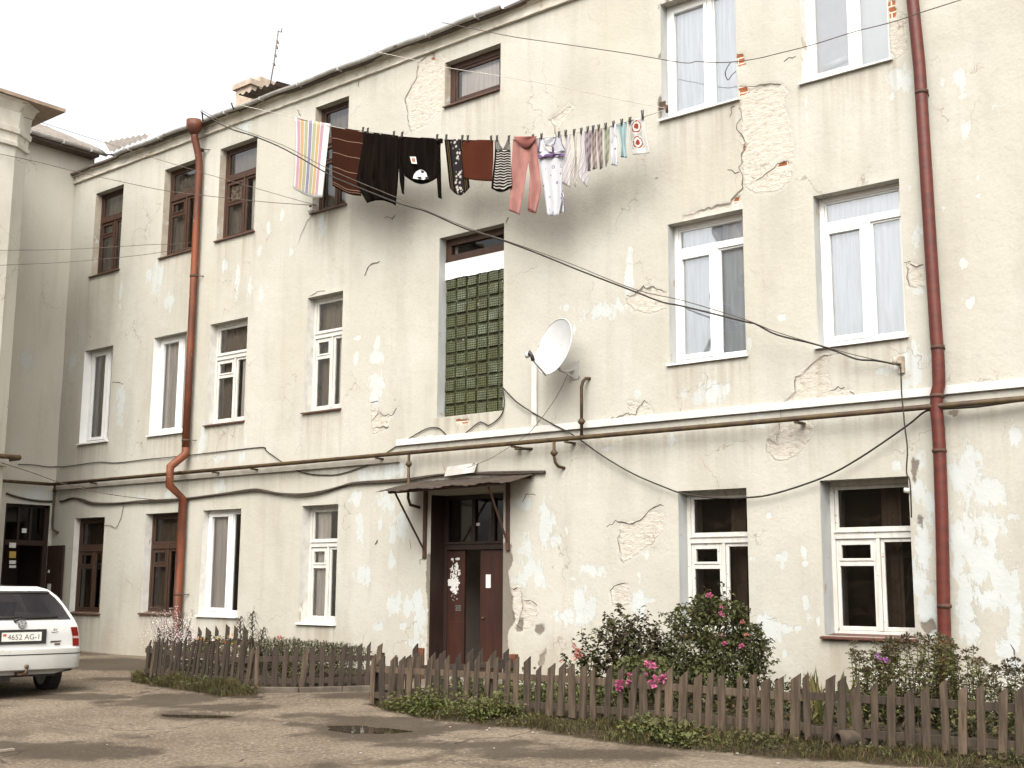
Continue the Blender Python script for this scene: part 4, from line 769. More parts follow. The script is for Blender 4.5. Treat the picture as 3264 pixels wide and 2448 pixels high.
mb.f = np.stack([I*nx+J, I*nx+J+1, (I+1)*nx+J+1, (I+1)*nx+J], 1).tolist(); mb.m = [0]*len(mb.f); mb.s = [True]*len(mb.f)
tag(mb.build('ground', M_ASPH, attrs=dict(wet=np.clip(.5+wet.ravel()/1.2, 0, 1), soil=np.clip(.5+soil.ravel()/.8, 0, 1))), kind='structure')
m, nt, b, out = newmat('puddle_water'); b.inputs['Base Color'].default_value = (.02, .014, .009, 1); b.inputs['Roughness'].default_value = .03; b.inputs['Specular IOR Level'].default_value = .5; t = NT(nt); t.bump(t.noise(t.coord(), 9, 2), .04, .01, b)
for p, lv in zip(PUD, PLV):
    c = np.mean(p, 0); o = MB().add([(c[0]+(q[0]-c[0])*1.02, c[1]+(q[1]-c[1])*1.02, lv) for q in p], [tuple(range(len(p)))[::-1]]).build('puddle', m); tag(o, kind='structure')
M_KERB = M('kerb_concrete', (.11, .09, .066), (.07, .055, .04), .9, 6, bump=.5, bscale=30)
k = MB(); q = [(-13.1, -3.06), (-12.62, -2.62), (-12.25, -2.2), (-11.85, -1.75)]
for a, c in zip(q, q[1:]): k.beam((*a, gz(*a)+.0), (c[0]*.99+a[0]*.01, c[1]*.99+a[1]*.01, gz(*c)+.0), .09, .13)
tag(k.build('kerb', M_KERB, bevel=.012), kind='structure')
# ------------------------------------------------------------------ picket fences
M_WOOD = M('weathered_wood', (.090, .063, .040), (.040, .027, .017), .85, 5, (6, 6, .55), bump=.6, bscale=14, bdist=.006, rnd=.42, detail=7, spots=((.075, .052, .036), 9, .60, (5, 5, .8)))
M_WOODD = M('weathered_wood_dark', (.048, .033, .022), (.028, .019, .013), .9, 5, (6, 6, .55), bump=.6, bscale=14, bdist=.006, rnd=.3, detail=7)
M_WOODR = M('red_wood_post', (.16, .048, .025), (.11, .036, .02), .8, 6, (5, 5, .6), bump=.4, bscale=20)
def picket(par, base, dirx, h, w, lean, tilt, cut, mat, bent=0, point=None):
    dx = Vector((dirx[0], dirx[1], 0)).normalized(); n = Vector((dx.y, -dx.x, 0)); th = .02; u = (Vector((0, 0, 1))+dx*lean+n*tilt).normalized(); B = Vector(base)
    l0, l1 = B-dx*w/2, B+dx*w/2; wt = w*random.uniform(.9, 1.08)
    a, c = (h-cut*.055, h+.01) if cut > 0 else (h+.01, h+cut*.055)
    tl, trr = B-dx*wt/2+u*a, B+dx*wt/2+u*c; mid = B+dx*random.gauss(0, .003)+u*(h*.5)
    m = MB(); ml, mr = mid-dx*w*.5, mid+dx*w*.5
    f = [l0, l1, mr, trr, tl, ml]; m.prism(f, n*-th)
    for z_ in (.13, .41):
        c = B+u*(z_+random.gauss(0, .012))+dx*random.gauss(0, .014)+n*.0012; a_ = random.uniform(.004, .007); e_ = random.uniform(.004, .02); m.add([c-dx*a_-u*e_, c+dx*a_-u*e_, c+dx*a_*.5+u*.006, c-dx*a_*.5+u*.006], [(0, 1, 2, 3)], 1)
    return m.build('picket', [mat, M_IRON], par, bevel=.003)
def fence(name, loc, label, segs, mats, h=.56, sp=.15, w=.080, cut=1, rails=((.12, .07), (.40, .07)), group=None):
    f = thing(name, loc, label, 'fence', group)
    for a, c, opt in segs:
        A = np.array(a, float); C = np.array(c, float); L = np.linalg.norm(C-A); d = (C-A)/L; n = max(2, int(round(L/opt.get('sp', sp))))
        nrm = np.array([d[1], -d[0]])                        # towards the yard
        for i in range(n):
            q = A+d*(L*(i+.5)/n+random.gauss(0, .008))+nrm*.022
            hh = opt.get('h', h)*random.uniform(.94, 1.05); low = random.random() < .07
            picket(f, (q[0], q[1], gz(*q)+random.uniform(-.0, .03)), d, hh*(.93 if low else 1), opt.get('w', w)*random.uniform(.74, 1.14), random.gauss(opt.get('lean', .04), opt.get('ls', .032)), random.gauss(-.01, .012), opt.get('cut', cut)*random.uniform(.6, 1.25), random.choice(opt.get('mats', mats)))
        for hz, hw in rails:
            m = MB(); k = max(1, int(L/2.4))
            for i in range(k):
                p = A+d*L*i/k-nrm*(.004+.002*i); r = A+d*(L*(i+1)/k+.03)-nrm*(.004+.002*i); e0, e1 = random.gauss(0, .012), random.gauss(0, .012)
                m.beam((*p, gz(*p)+hz+e0), (*r, gz(*r)+hz+e1), .022, hw)
            m.build('rail', mats[-1], f, bevel=.003)
        k = max(1, int(round(L/2.0)))
        for i in range(k+1):
            p = A+d*L*i/k-nrm*.06; MB().box((p[0]-.03, p[1]-.03, gz(*p)-.1), (p[0]+.03, p[1]+.03, gz(*p)+.46)).build('post', mats[-1], f, bevel=.004)
    return f
fence('picket_fence', (-6, -3.1, .18), 'long weathered picket fence in front of the rose bushes in the right half', [((-10.85, -3.06), (-5.2, -3.16), {}), ((-5.2, -3.16), (-1.3, -3.10), dict(sp=.152))], [M_WOOD, M_WOOD, M_WOOD])
fence('picket_fence', (-10.3, -2.4, .2), 'short dark picket fence running back to the right side of the entrance door', [((-10.80, -3.0), (-9.86, -1.62), dict(sp=.155, lean=.0, mats=[M_WOODD]))], [M_WOODD, M_WOODD], h=.55)
fence('picket_fence', (-14, -3, .2), 'crooked brown picket fence round the left flower bed by the car', [((-15.78, -2.84), (-13.18, -2.98), dict(w=.066, mats=[M_WOOD, M_WOODD, M_WOODD], lean=.10, ls=.07, sp=.118, h=.58)), ((-13.18, -2.98), (-12.02, -1.72), dict(w=.068, sp=.125, h=.57)), ((-16.95, -1.9), (-15.55, -1.12), dict(sp=.16, cut=-1.2, mats=[M_WOODD], h=.62))], [M_WOOD, M_WOODD, M_WOODD], h=.57)
# gate posts by the door
pz = W(1325, 2100, -.55); g = thing('gate_post', (pz[0], pz[1], gz(pz[0], pz[1])), 'broken gate post with a red board left of the entrance door', 'gate post')
b0 = (pz[0]-.02, pz[1], gz(pz[0], pz[1])); zt_ = W(1316, 2050, -.55)[2]
MB().prism([(b0[0]-.05, b0[1], b0[2]), (b0[0]+.04, b0[1], b0[2]), (b0[0]+.04, b0[1], zt_), (b0[0]-.05, b0[1], zt_-.09)], (0, .03, 0)).build('post', M_WOODD, g, bevel=.004)
a = W(1332, 2065, -.5); c = W(1350, 2120, -.5); MB().box((a[0], -.52, b0[2]), (c[0], -.48, a[2])).build('board', M_WOODR, g, bevel=.004)
a = W(1633, 2085, -1.45); c = W(1645, 2150, -1.45); g = thing('gate_post', (a[0], -1.45, gz(a[0], -1.45)), 'reddish gate post with a slanting bar right of the entrance door', 'gate post')
MB().box((a[0]-.03, -1.48, gz(a[0], -1.45)), (a[0]+.06, -1.40, a[2])).build('post', M_WOODR, g, bevel=.005)
q = W(1565, 2118, -1.75); MB().beam((a[0]+.02, -1.49, a[2]-.07), (q[0], -2.0, q[2]-.01), .03, .06).build('bar', M_WOODD, g, bevel=.004)
# hollow log, stick, pebbles
p = G(2672, 2405); dv = Vector((.55, .8, 0)).normalized(); c0 = Vector((p[0], p[1], gz(p[0], p[1])+.075)); lg = MB(); rows = []; n = 18
for s_, rr in ((.0, .052), (.0, .075), (.06, .08), (.2, .078), (.4, .07), (.42, .0)):
    rows.append([c0+dv*s_+Vector((-dv.y, dv.x, 0))*rr*math.cos(2*math.pi*j/n)*(1+.06*math.sin(3*j))+Vector((0, 0, 1))*rr*math.sin(2*math.pi*j/n) for j in range(n+1)])
lg.grid(rows); lg.grid([rows[0], [q+dv*.12 for q in rows[0]], [c0+dv*.14]*(n+1)], 1); tag(lg.build('hollow_log', [M('log_bark', (.075, .054, .036), (.04, .029, .02), .95, 9, bump=.8, bscale=18), M('log_hole', (.02, .014, .009), (.03, .02, .013), .95, 6)]), 'short hollow log lying in the grass at the foot of the fence', 'log')
a = G(-20, 2398); c = G(43, 2391); tag(MB().beam((a[0], a[1], gz(a[0], a[1])+.012), (c[0], c[1], gz(c[0], c[1])+.014), .05, .02).build('wooden_stick', M('pale_stick', (.35, .3, .24), (.25, .2, .16), .8, 6)), 'pale flat stick lying on the asphalt at the bottom left edge', 'stick')
M_PEB = M('pale_pebble', (.34, .30, .25), (.24, .21, .17), .9, 20)
for px, py in ((396,2188),(645,2203),(647,2239),(532,2330),(440,2337),(341,2374),(1435,2320),(1552,2330),(1575,2387),(1480,2402),(1560,2324),(1697,2337),(2090,2443),(2240,2410),(2586,2411),(2350,2406),(2480,2438),(2815,2425),(1150,2400),(905,2310)):
    p = G(px, py); r_ = random.uniform(.009, .02); m = MB(); rows = []
    for i in range(5):
        a = math.pi*i/4; rows.append([(p[0]+r_*math.sin(a)*math.cos(2*math.pi*j/7)*random.uniform(.8, 1.3), p[1]+r_*math.sin(a)*math.sin(2*math.pi*j/7), gz(p[0], p[1])+r_*.35+r_*.45*math.cos(a)) for j in range(8)])
    tag(m.grid(rows).build('pebble', M_PEB), 'small pale pebble or scrap lying loose on the asphalt', 'pebble', 'pale pebbles scattered on the yard')
# ------------------------------------------------------------------ plants
def leafmat(name, ca, cb, rough=.6, tl=.25):
    m, nt, b, out = newmat(name); t = NT(nt); v = t.noise(t.coord(), 3.2, 3); w = t.noise(t.coord(), 30, 2)
    c = t.mix(t.step(t.math('ADD', t.math('MULTIPLY', v, .6), t.math('MULTIPLY', w, .4)), .4, .62), ca, cb)
    t.l(c, b.inputs['Base Color']); b.inputs['Roughness'].default_value = rough; b.inputs['Specular IOR Level'].default_value = .3
    tr = t.n('BsdfTranslucent'); t.l(c, tr.inputs[0]); e = t.n('MixShader'); e.inputs[0].default_value = tl; t.l(b.outputs[0], e.inputs[1]); t.l(tr.outputs[0], e.inputs[2]); t.l(e.outputs[0], out.inputs[0]); return m
L_DARK = leafmat('leaf_dark', (.078, .080, .026), (.036, .038, .013)); L_RED = leafmat('leaf_reddish', (.052, .036, .018), (.028, .024, .011)); L_MID = leafmat('leaf_mid', (.078, .084, .026), (.042, .046, .014))
L_LIGHT = leafmat('leaf_light', (.105, .12, .03), (.058, .068, .016)); L_OLIVE = leafmat('leaf_olive', (.098, .088, .029), (.052, .044, .016)); L_BRN = leafmat('leaf_brown', (.085, .052, .021), (.05, .03, .013)); L_YEL = leafmat('leaf_yellowed', (.18, .15, .055), (.11, .095, .035))
L_BEDSHADE = leafmat('leaf_bed_shaded', (.026, .027, .010), (.012, .012, .005)); L_GRASS = leafmat('grass_dry', (.050, .040, .015), (.026, .021, .008))  # bed leaf is a darkened copy, shade inside the beds put into its colour
STEM = M('stem', (.065, .055, .028), (.045, .035, .02), .8, 8); STEMD = M('stem_dark', (.035, .025, .016), (.05, .03, .018), .8, 8)
def petalmat(n, a, b): return leafmat(n, a, b, .55, .3)
F_PINK = petalmat('petal_pink', (.52, .14, .27), (.40, .075, .17)); F_SALM = petalmat('petal_salmon', (.52, .21, .17), (.42, .14, .11)); F_MAUVE = petalmat('petal_mauve', (.42, .14, .42), (.32, .11, .33)); F_LIL = petalmat('petal_pale_lilac', (.56, .44, .46), (.46, .34, .36))
F_WHITE = petalmat('petal_white', (.75, .75, .7), (.66, .66, .6)); F_YEL = petalmat('petal_yellow', (.66, .45, .06), (.55, .34, .04)); F_ORG = petalmat('petal_orange', (.6, .22, .03), (.5, .16, .02)); F_RED = petalmat('petal_red', (.5, .03, .035), (.4, .02, .03)); F_HEAD = leafmat('seed_head', (.10, .075, .04), (.055, .042, .024))
def rv(s=1): return Vector((random.gauss(0, 1), random.gauss(0, 1), random.gauss(0, 1))).normalized()*s
def leaf(mb, p, d, L, wd, mi=0, droop=.25):
    d = d.normalized(); s = d.cross(Vector((0, 0, 1)))
    if s.length < .05: s = d.cross(Vector((1, 0, 0)))
    s.normalize(); up = s.cross(d); s = (s+up*random.uniform(-.9, .9)).normalized(); up = s.cross(d)
    m_ = p+d*L*.5+up*L*.06; tip = p+d*L+Vector((0, 0, -droop*L))
    mb.add([p, m_+s*wd*.5+up*wd*.14, tip, m_-s*wd*.5+up*wd*.14, m_-up*wd*.04], [(0, 1, 4), (1, 2, 4), (2, 3, 4), (3, 0, 4)], mi)
def stemleaves(mb, pts, n, L, wd, mi, smi, r0=.005, spread=1.0, start=.2):
    pts = [Vector(p) for p in pts]; mb.tube(pts, [r0*(1-.7*i/(len(pts)-1)) for i in range(len(pts))], 4, smi, cap=False)
    for k in range(n):
        f = start+(1-start)*random.random(); i = min(len(pts)-2, int(f*(len(pts)-1))); a = f*(len(pts)-1)-i; p = pts[i].lerp(pts[i+1], a)
        d = rv(); d.z = d.z*.5+.25; leaf(mb, p+d*.012*spread, d, L*random.uniform(.65, 1.2), wd*random.uniform(.7, 1.2), mi if not isinstance(mi, (list, tuple)) else random.choice(mi))
def blob(mb, c, rad, n, L, wd, mis, shell=.55):
    for _ in range(n):
        d = rv(); r_ = (random.random()**.4)*(1-shell)+shell*random.random()**.25; r_ = min(1.0, r_)
        p = Vector((c[0]+d.x*rad[0]*r_, c[1]+d.y*rad[1]*r_, c[2]+d.z*rad[2]*r_)); dd = (d*.6+rv()*.8+Vector((0, 0, .15)))
        leaf(mb, p, dd, L*random.uniform(.6, 1.25), wd*random.uniform(.6, 1.2), random.choice(mis))
def flower(par, c, r_, mat, n=22, name='flower'):
    m = MB(); c = Vector(c)
    for k in range(n):
        d = rv(); d.z = d.z*.7+.15; d.y -= .25; leaf(m, c+d*r_*.3, d, r_*random.uniform(.45, .75), r_*.5, 0, .05)
    return m.build(name, mat, par)
def px_blob(mb, Y, cx, cy, rx, ry, n, L, wd, mis, dep=None):
    c = W(cx, cy, Y); sx = abs(W(cx+rx, cy, Y)[0]-c[0]); sz = abs(W(cx, cy-ry, Y)[2]-c[2]); blob(mb, c, (sx, dep or sx*.8, sz), n, L, wd, mis)
def spray(mb, Y0, base, tip, n, L, wd, mi, smi, Y1=None, bow=.06, r0=.006):
    a = Vector(W(*base, Y0)); b_ = Vector(W(*tip, Y1 if Y1 is not None else Y0+random.uniform(-.25, .25))); pts = []
    o = Vector((random.uniform(-1, 1), random.uniform(-1, 1), random.uniform(.2, 1)))*bow*(b_-a).length
    for i in range(7): f = i/6; pts.append(a.lerp(b_, f)+o*math.sin(math.pi*f))
    stemleaves(mb, pts, n, L, wd, mi, smi, r0)
def plant(name, x, y, label, cat, group=None): return thing(name, (x, y, gz(x, y)), label, cat, group)
# big pink rose bush under the window
Yb = -1.35; rb = plant('rose_bush', W(2290, 2150, Yb)[0], Yb, 'tall dense dark green rose bush with pink blooms in front of a ground floor window', 'rose bush')
m = MB(); mis = [0, 0, 0, 1]
for q in ((2290,2000,95,85,1150),(2350,2085,105,85,1000),(2195,2080,90,105,1150),(2245,1935,48,42,340),(2150,2120,70,70,900),(2395,2050,45,60,450),(2185,1965,45,30,260),(2300,2140,130,70,1500),(2330,1960,50,45,330)): px_blob(m, Yb, *q[:4], int(q[4]*.8), .066, .040, mis)
m.build('foliage', [L_DARK, L_MID, L_OLIVE], rb)
m = MB(); 
for bx, by, tx, ty, n in ((2300,2150,2300,1868,30),(2280,2050,2285,1850,16),(2380,2150,2475,2062,30),(2390,2160,2468,2148,26),(2370,2140,2440,2100,30),(2390,2190,2460,2155,20),(2360,2080,2425,2005,18),(2200,2050,2105,1955,26),(2180,2060,2130,1950,24),(2200,2060,2160,1940,24),(2240,2000,2215,1905,18),(2200,2060,2100,1985,20),(2350,2000,2385,1940,16),(2260,2180,2270,1990,10),(2330,2190,2370,2010,10),(2200,2190,2160,2010,10),(2410,2180,2440,2190,16),(2250,2000,2160,1925,26),(2230,2050,2120,1975,26),(2330,2000,2370,1925,22),(2360,2060,2430,1985,26),(2400,2120,2465,2035,22),(2300,1980,2330,1890,20),(2270,1960,2250,1880,18),(2180,2080,2085,2010,24),(2150,2120,2075,2050,24),(2420,2150,2480,2105,20)): spray(m, Yb-.1, (bx, by), (tx, ty), n, .062, .034, [0, 0, 2], 1, bow=.08)
m.build('branches', [L_DARK, STEMD, L_RED], rb)
for px, py, s_ in ((2262,1901,.062),(2300,1935,.03),(2297,1955,.04),(2305,1962,.03),(2367,1983,.036),(2310,2052,.042),(2363,2060,.048),(2380,2026,.035)): flower(rb, W(px, py, Yb-.42), s_, F_PINK if px < 2350 or py > 2040 else F_SALM)
# dark gappy rose shrub to its left
Yb = -1.6; sb = plant('rose_bush', W(2010, 2180, Yb)[0], Yb, 'gappy reddish-leaved rose bush left of the tall dense one, bare wall showing through', 'rose bush'); m = MB()
for bx, by, tx, ty, n in ((2020,2190,1972,1930,40),(2010,2190,1925,1965,46),(2030,2190,2040,1940,36),(2000,2190,1905,2010,36),(2040,2190,2085,1985,40),(2000,2190,1950,1990,44),(2030,2190,2005,1980,50),(1990,2190,1870,2090,26),(2050,2190,2100,2030,36),(2010,2150,1935,1955,24),(2040,2150,2065,1950,30),(2020,2150,1990,1955,34),(2060,2190,2120,2090,36),(1990,2190,1955,2100,44),(2040,2190,2070,2080,50),(2020,2180,2040,2100,60),(1990,2180,1915,2130,30),(2000,2180,1940,2060,40),(2030,2180,2080,2130,40),(2010,2180,1985,2030,46),(2040,2180,2100,2000,34)): spray(m, Yb, (bx, by), (tx, ty), int(n*1.5), .074, .052, [0, 0, 2], 1, bow=.09)
for q in ((1990,2110,75,55,420),(2050,2060,55,60,300),(1960,2020,50,45,200)): px_blob(m, Yb, *q, .07, .048, [0, 0, 2])
m.tube([W(1972, 1935, Yb), W(1973, 1925, Yb)], .004, 4, 1); m.build('foliage', [L_RED, STEMD, L_DARK], sb)
Yb = -1.9; sb = plant('rose_bush', W(1850, 2170, Yb)[0], Yb, 'small rose bush with salmon blooms at the left end of the bed behind the fence', 'rose bush'); m = MB()
for bx, by, tx, ty, n in ((1860,2190,1853,1998,26),(1860,2190,1820,2040,24),(1870,2190,1900,2010,36),(1850,2190,1795,2090,28),(1850,2190,1800,2130,26),(1870,2190,1905,2060,40),(1860,2190,1870,2030,30),(1880,2190,1915,2110,40),(1870,2190,1850,2090,36),(1890,2190,1900,2150,40)): spray(m, Yb, (bx, by), (tx, ty), int(n*1.5), .064, .047, [0, 0, 2], 1)
m.build('foliage', [L_DARK, STEMD, L_RED], sb)
for px, py, s_, mt in ((1830,2060,.04,F_SALM),(1843,2076,.055,F_SALM),(1838,2098,.055,F_SALM),(1850,2090,.04,F_SALM),(1788,2108,.028,F_RED)): flower(sb, W(px, py, Yb-.35), s_, mt)
Yb = -2.6; sb = plant('dahlia', W(2040, 2200, Yb)[0], Yb, 'low dahlia plant with big pink blooms leaning over the pickets', 'dahlia'); m = MB()
for q in ((2020,2150,70,55,380),(2080,2140,60,50,360),(1990,2190,60,40,240),(2110,2190,50,50,260)): px_blob(m, Yb+.25, *q[:5], .07, .045, [0, 0, 1], dep=.22)
for tx, ty in ((1976,2170),(2070,2110),(2085,2165),(2110,2155),(2010,2150)): m.tube([W(tx+10, 2230, Yb), W(tx, ty+6, -2.95)], .006, 5, 2)
m.build('foliage', [L_MID, L_DARK, STEM], sb)
for px, py, s_ in ((1977,2182,.075),(1975,2196,.05),(2070,2119,.065),(2086,2124,.045),(2088,2176,.09),(2114,2163,.065),(2006,2152,.034),(2004,2174,.038),(2060,2150,.026)): flower(sb, W(px, py, -3.16), s_, F_PINK, 26)
# upright leafy phlox
def phlox(par, x, y, h, mb, head=True, leafm=(0, 0, 1), L=.085, wd=.022):
    b_ = Vector((x, y, gz(x, y))); tpt = b_+Vector((random.gauss(0, .07), random.gauss(0, .05), h)); pts = [b_.lerp(tpt, i/6)+Vector((random.gauss(0, .006), 0, 0)) for i in range(7)]
    mb.tube(pts, [.006*(1-.6*i/6) for i in range(7)], 4, 2, cap=False); k = int(h/.019)
    for i in range(k):
        f = .12+.86*i/k; p = b_.lerp(tpt, f); a = i*2.4+random.gauss(0, .3); d = Vector((math.cos(a), math.sin(a), random.uniform(.1, .6))); leaf(mb, p, d, L*(1.2-.5*f)*random.uniform(.8, 1.25), wd*1.15, random.choice(leafm), .3)
    if head:
        for _ in range(26): d = rv(); d.z = abs(d.z); leaf(mb, tpt+Vector((0, 0, -.05))+d*.03, d, .035, .02, 3, 0)
def clump(name, label, cat, Y0, Y1, px0, px1, n, topf, mats, **k):
    xs_ = [W(px, 2200, (Y0+Y1)/2)[0] for px in (px0, px1)]; p = plant(name, sum(xs_)/2, (Y0+Y1)/2, label, cat); m = MB()
    for _ in range(n):
        px = random.uniform(px0, px1); y = random.uniform(Y0, Y1); x = W(px, 2200, y)[0]; h = W(px, topf(px), y)[2]-gz(x, y); phlox(p, x, y, h*random.choice([random.uniform(.55, .8), random.uniform(.8, 1.1), random.uniform(.9, 1.06)]), m, **k)
    m.build('foliage', mats, p); return p
def top1(px): return np.interp(px, [2720, 2740, 2800, 2850, 2900, 2950, 3000, 3060, 3110, 3160], [2070, 2055, 2055, 2045, 2040, 2030, 2040, 2060, 2090, 2110])
pc = clump('phlox', 'tall leafy phlox clump going to seed around the foot of the red downpipe', 'phlox', -1.9, -.9, 2728, 3140, 105, top1, [L_OLIVE, L_LIGHT, STEM, F_HEAD])
for px, py in ((2803,2096),(2812,2102),(2822,2100),(2828,2108),(2798,2090)): flower(pc, W(px, py, -2.0), .035, F_MAUVE, 14)
for _ in range(26): px = random.uniform(2740, 3200); flower(pc, W(px, random.uniform(2130, 2190), random.uniform(-2.3, -1.9)), .022, F_WHITE, 7)
pc = clump('phlox', 'dark leafy phlox clump at the right edge of the picture', 'phlox', -1.9, -1.0, 3165, 3330, 40, lambda px: np.interp(px, [3160, 3200, 3264, 3330], [2150, 2120, 2105, 2110]), [L_DARK, L_OLIVE, STEM, F_HEAD], leafm=(0, 0, 1))
for _ in range(12): px = random.uniform(3190, 3290); flower(pc, W(px, random.uniform(2140, 2200), random.uniform(-2.3, -1.9)), .026, F_WHITE, 7)
pc = clump('phlox', 'single slim phlox stem standing apart between iris and the big clump', 'phlox', -1.75, -1.6, 2724, 2748, 4, lambda px: 2058, [L_DARK, L_OLIVE, STEM, F_HEAD], L=.075)
def iris(label, px0, px1, Y, tops, n, mats=(0, 0, 1)):
    p = plant('iris', W((px0+px1)/2, 2230, Y)[0], Y, label, 'iris'); m = MB()
    for k in range(n):
        px = random.uniform(px0, px1); b_ = Vector(W(px, 2200, Y)); b_.z = gz(b_.x, b_.y); tx, ty = random.choice(tops); tp = Vector(W(tx+random.gauss(0, 6), ty+abs(random.gauss(0, 14)), Y+random.uniform(-.15, .15)))
        L = (tp-b_).length; s = Vector((.018, random.uniform(-.01, .01), 0)); md = b_.lerp(tp, .55)+Vector((0, 0, L*.03)); m.add([b_-s, b_+s, md+s*.9, tp, md-s*.9], [(0, 1, 2, 4), (4, 2, 3)], random.choice(mats))
    m.build('leaves', [L_MID, L_YEL], p)
iris('yellowing iris clump with sword leaves in the middle of the bed', 2570, 2640, -2.1, [(2562,2140),(2606,2112),(2582,2135),(2618,2170),(2600,2150),(2560,2135)], 26)
iris('smaller iris clump with a few blades left of the phlox', 2660, 2730, -2.1, [(2690,2128),(2665,2150),(2640,2160),(2725,2150),(2680,2150)], 18)
iris('drooping yellow iris blades poking through the pickets near the dahlia', 1870, 2010, -2.95, [(1862,2185),(1900,2230),(1960,2230),(1855,2300),(1950,2280),(1850,2330)], 16, (1, 1, 0))
# undergrowth that cannot be counted
def inside(poly, x, y): return bool(sdf(np.array([x]), np.array([y]), poly)[0] > 0)
def cover(name, poly, n, L, wd, hmax, mats, mis, clumps=0):
    m = MB(); bx = [p[0] for p in poly]; by = [p[1] for p in poly]; cs = [(random.uniform(min(bx), max(bx)), random.uniform(min(by), max(by)), random.uniform(.12, .3)) for _ in range(clumps)]
    k = 0
    while k < n:
        if cs and random.random() < .75: c = random.choice(cs); x, y, hh = c[0]+random.gauss(0, .13), c[1]+random.gauss(0, .13), c[2]/.3
        else: x, y, hh = random.uniform(min(bx), max(bx)), random.uniform(min(by), max(by)), .5
        k += 1
        if not inside(poly, x, y): continue
        d = rv(); d.z = abs(d.z)*.6+.2; leaf(m, Vector((x, y, gz(x, y)+hmax*hh*random.random()**1.3)), d, L*random.uniform(.6, 1.3), wd*random.uniform(.7, 1.2), random.choice(mis))
    return tag(m.build(name, mats), kind='stuff')
def grass(name, poly, n, h, mats, mis):
    m = MB(); bx = [p[0] for p in poly]; by = [p[1] for p in poly]; k = 0
    pts = np.stack([RNG.uniform(min(bx), max(bx), n*3), RNG.uniform(min(by), max(by), n*3)], 1); pts = pts[sdf(pts[:, 0], pts[:, 1], poly) > random.uniform(0, .01)][:n]
    for x, y in pts:
        z = gz(x, y)-.005; hh = h*random.uniform(.4, 1.25)*(.6+.4*math.sin(x*5)*math.sin(y*7+x)); a = random.uniform(0, 6.28); s = Vector((math.cos(a), math.sin(a), 0))*.0045; l_ = Vector((random.gauss(0, .5), random.gauss(0, .5), 0))*hh; p = Vector((x, y, z))
        m.add([p-s, p+s, p+l_*.35+Vector((0, 0, hh*.65))+s*.7, p+l_*.35+Vector((0, 0, hh*.65))-s*.7, p+l_+Vector((0, 0, hh*.9))], [(0, 1, 2, 3), (3, 2, 4)], random.choice(mis))
    return tag(m.build(name, mats), kind='stuff')
SR = [(-10.75,-3.12),(-10.0,-3.40),(-9.2,-3.66),(-7.8,-3.58),(-6.7,-3.80),(-5.7,-3.76),(-4.8,-3.68),(-3.9,-3.48),(-1.5,-3.45),(-1.5,-3.0),(-10.75,-2.98)]
SL = [(-16.15,-2.72),(-15.9,-2.98),(-14.1,-3.36),(-13.05,-3.48),(-12.75,-3.25),(-13.05,-2.9),(-15.75,-2.78)]
grass('verge_grass', SR, 13000, .11, [L_GRASS, L_OLIVE, L_MID, L_BRN], [0, 0, 1, 2, 3]); grass('verge_grass', SL, 6500, .18, [L_GRASS, L_OLIVE, L_DARK, L_BRN], [0, 1, 1, 2, 3])
cover('verge_weeds', SR, 1500, .05, .03, .09, [L_MID, L_OLIVE, L_DARK], [0, 1, 2], 14); cover('verge_weeds', SL, 1400, .05, .026, .14, [L_DARK, L_OLIVE, L_MID], [0, 1, 2], 10)
cover('nettles', [(-10.4,-3.32),(-9.75,-3.52),(-9.1,-3.62),(-8.6,-3.62),(-8.3,-3.2),(-10.3,-3.1)], 2600, .06, .036, .24, [L_LIGHT, L_MID, L_OLIVE], [0, 0, 1, 2], 16)
cover('nettles', [(-6.9,-3.75),(-6.0,-3.75),(-5.9,-3.3),(-6.9,-3.3)], 800, .07, .05, .17, [L_MID, L_LIGHT, L_OLIVE], [0, 0, 1, 2], 6)
cover('bed_greenery', [(-10.5,-2.9),(-7.9,-2.9),(-7.9,-.6),(-9.3,-.4),(-9.7,-1.7)], 3600, .075, .04, .34, [L_LIGHT, L_MID, L_OLIVE], [0, 0, 1, 1, 2], 30)
cover('bed_greenery', [(-7.9,-2.9),(-1.4,-2.9),(-1.4,-.3),(-7.9,-.3)], 6500, .09, .035, .36, [L_BEDSHADE, L_OLIVE, L_BRN, L_MID], [0, 0, 0, 1, 1, 2, 3], 60)
# left bed
Yb = -2.2; p = plant('baby_breath', W(550, 2120, Yb)[0], Yb, 'airy plant covered in tiny pale lilac flowers at the foot of the left downpipe', 'flower'); m = MB()
for bx, by, tx, ty in [(540+random.gauss(0, 20), 2140, random.uniform(475, 620), random.choice([random.uniform(1935, 2000), random.uniform(1960, 2040)])) for _ in range(46)]:
    a = Vector(W(bx, by, Yb)); b_ = Vector(W(tx, ty, Yb+random.uniform(-.3, .3))); m.tube([a, a.lerp(b_, .5)+rv(.04), b_], .003, 3, 0, cap=False)
    for _ in range(11): c = a.lerp(b_, random.uniform(.45, 1.05))+rv(.05); leaf(m, c, rv(), .05, .008, 1); 
sx = m.build('stems', [STEM, L_OLIVE], p); m = MB()
for _ in range(1500):
    px, py = random.gauss(540, 38), random.gauss(2010, 32)
    if random.random() < .3: px, py = random.gauss(590, 22), random.gauss(2035, 14)
    if py > 2075 or py < 1930: continue
    leaf(m, Vector(W(px, py, Yb+random.uniform(-.35, .3))), rv(), .018, .017, random.choice([0, 0, 1]))
m.build('flowers', [F_LIL, F_WHITE], p)
Yb = -1.9; p = plant('pansies', W(670, 2110, Yb)[0], Yb, 'low bushy plant with yellow, orange and white blooms behind the left pickets', 'flower'); m = MB()
for q in ((620,2060,40,25,240),(680,2060,60,35,420),(720,2090,50,40,300),(660,2110,80,40,360)): px_blob(m, Yb, *q, .06, .035, [0, 1, 2])
m.build('foliage', [L_DARK, L_OLIVE, L_BRN], p)
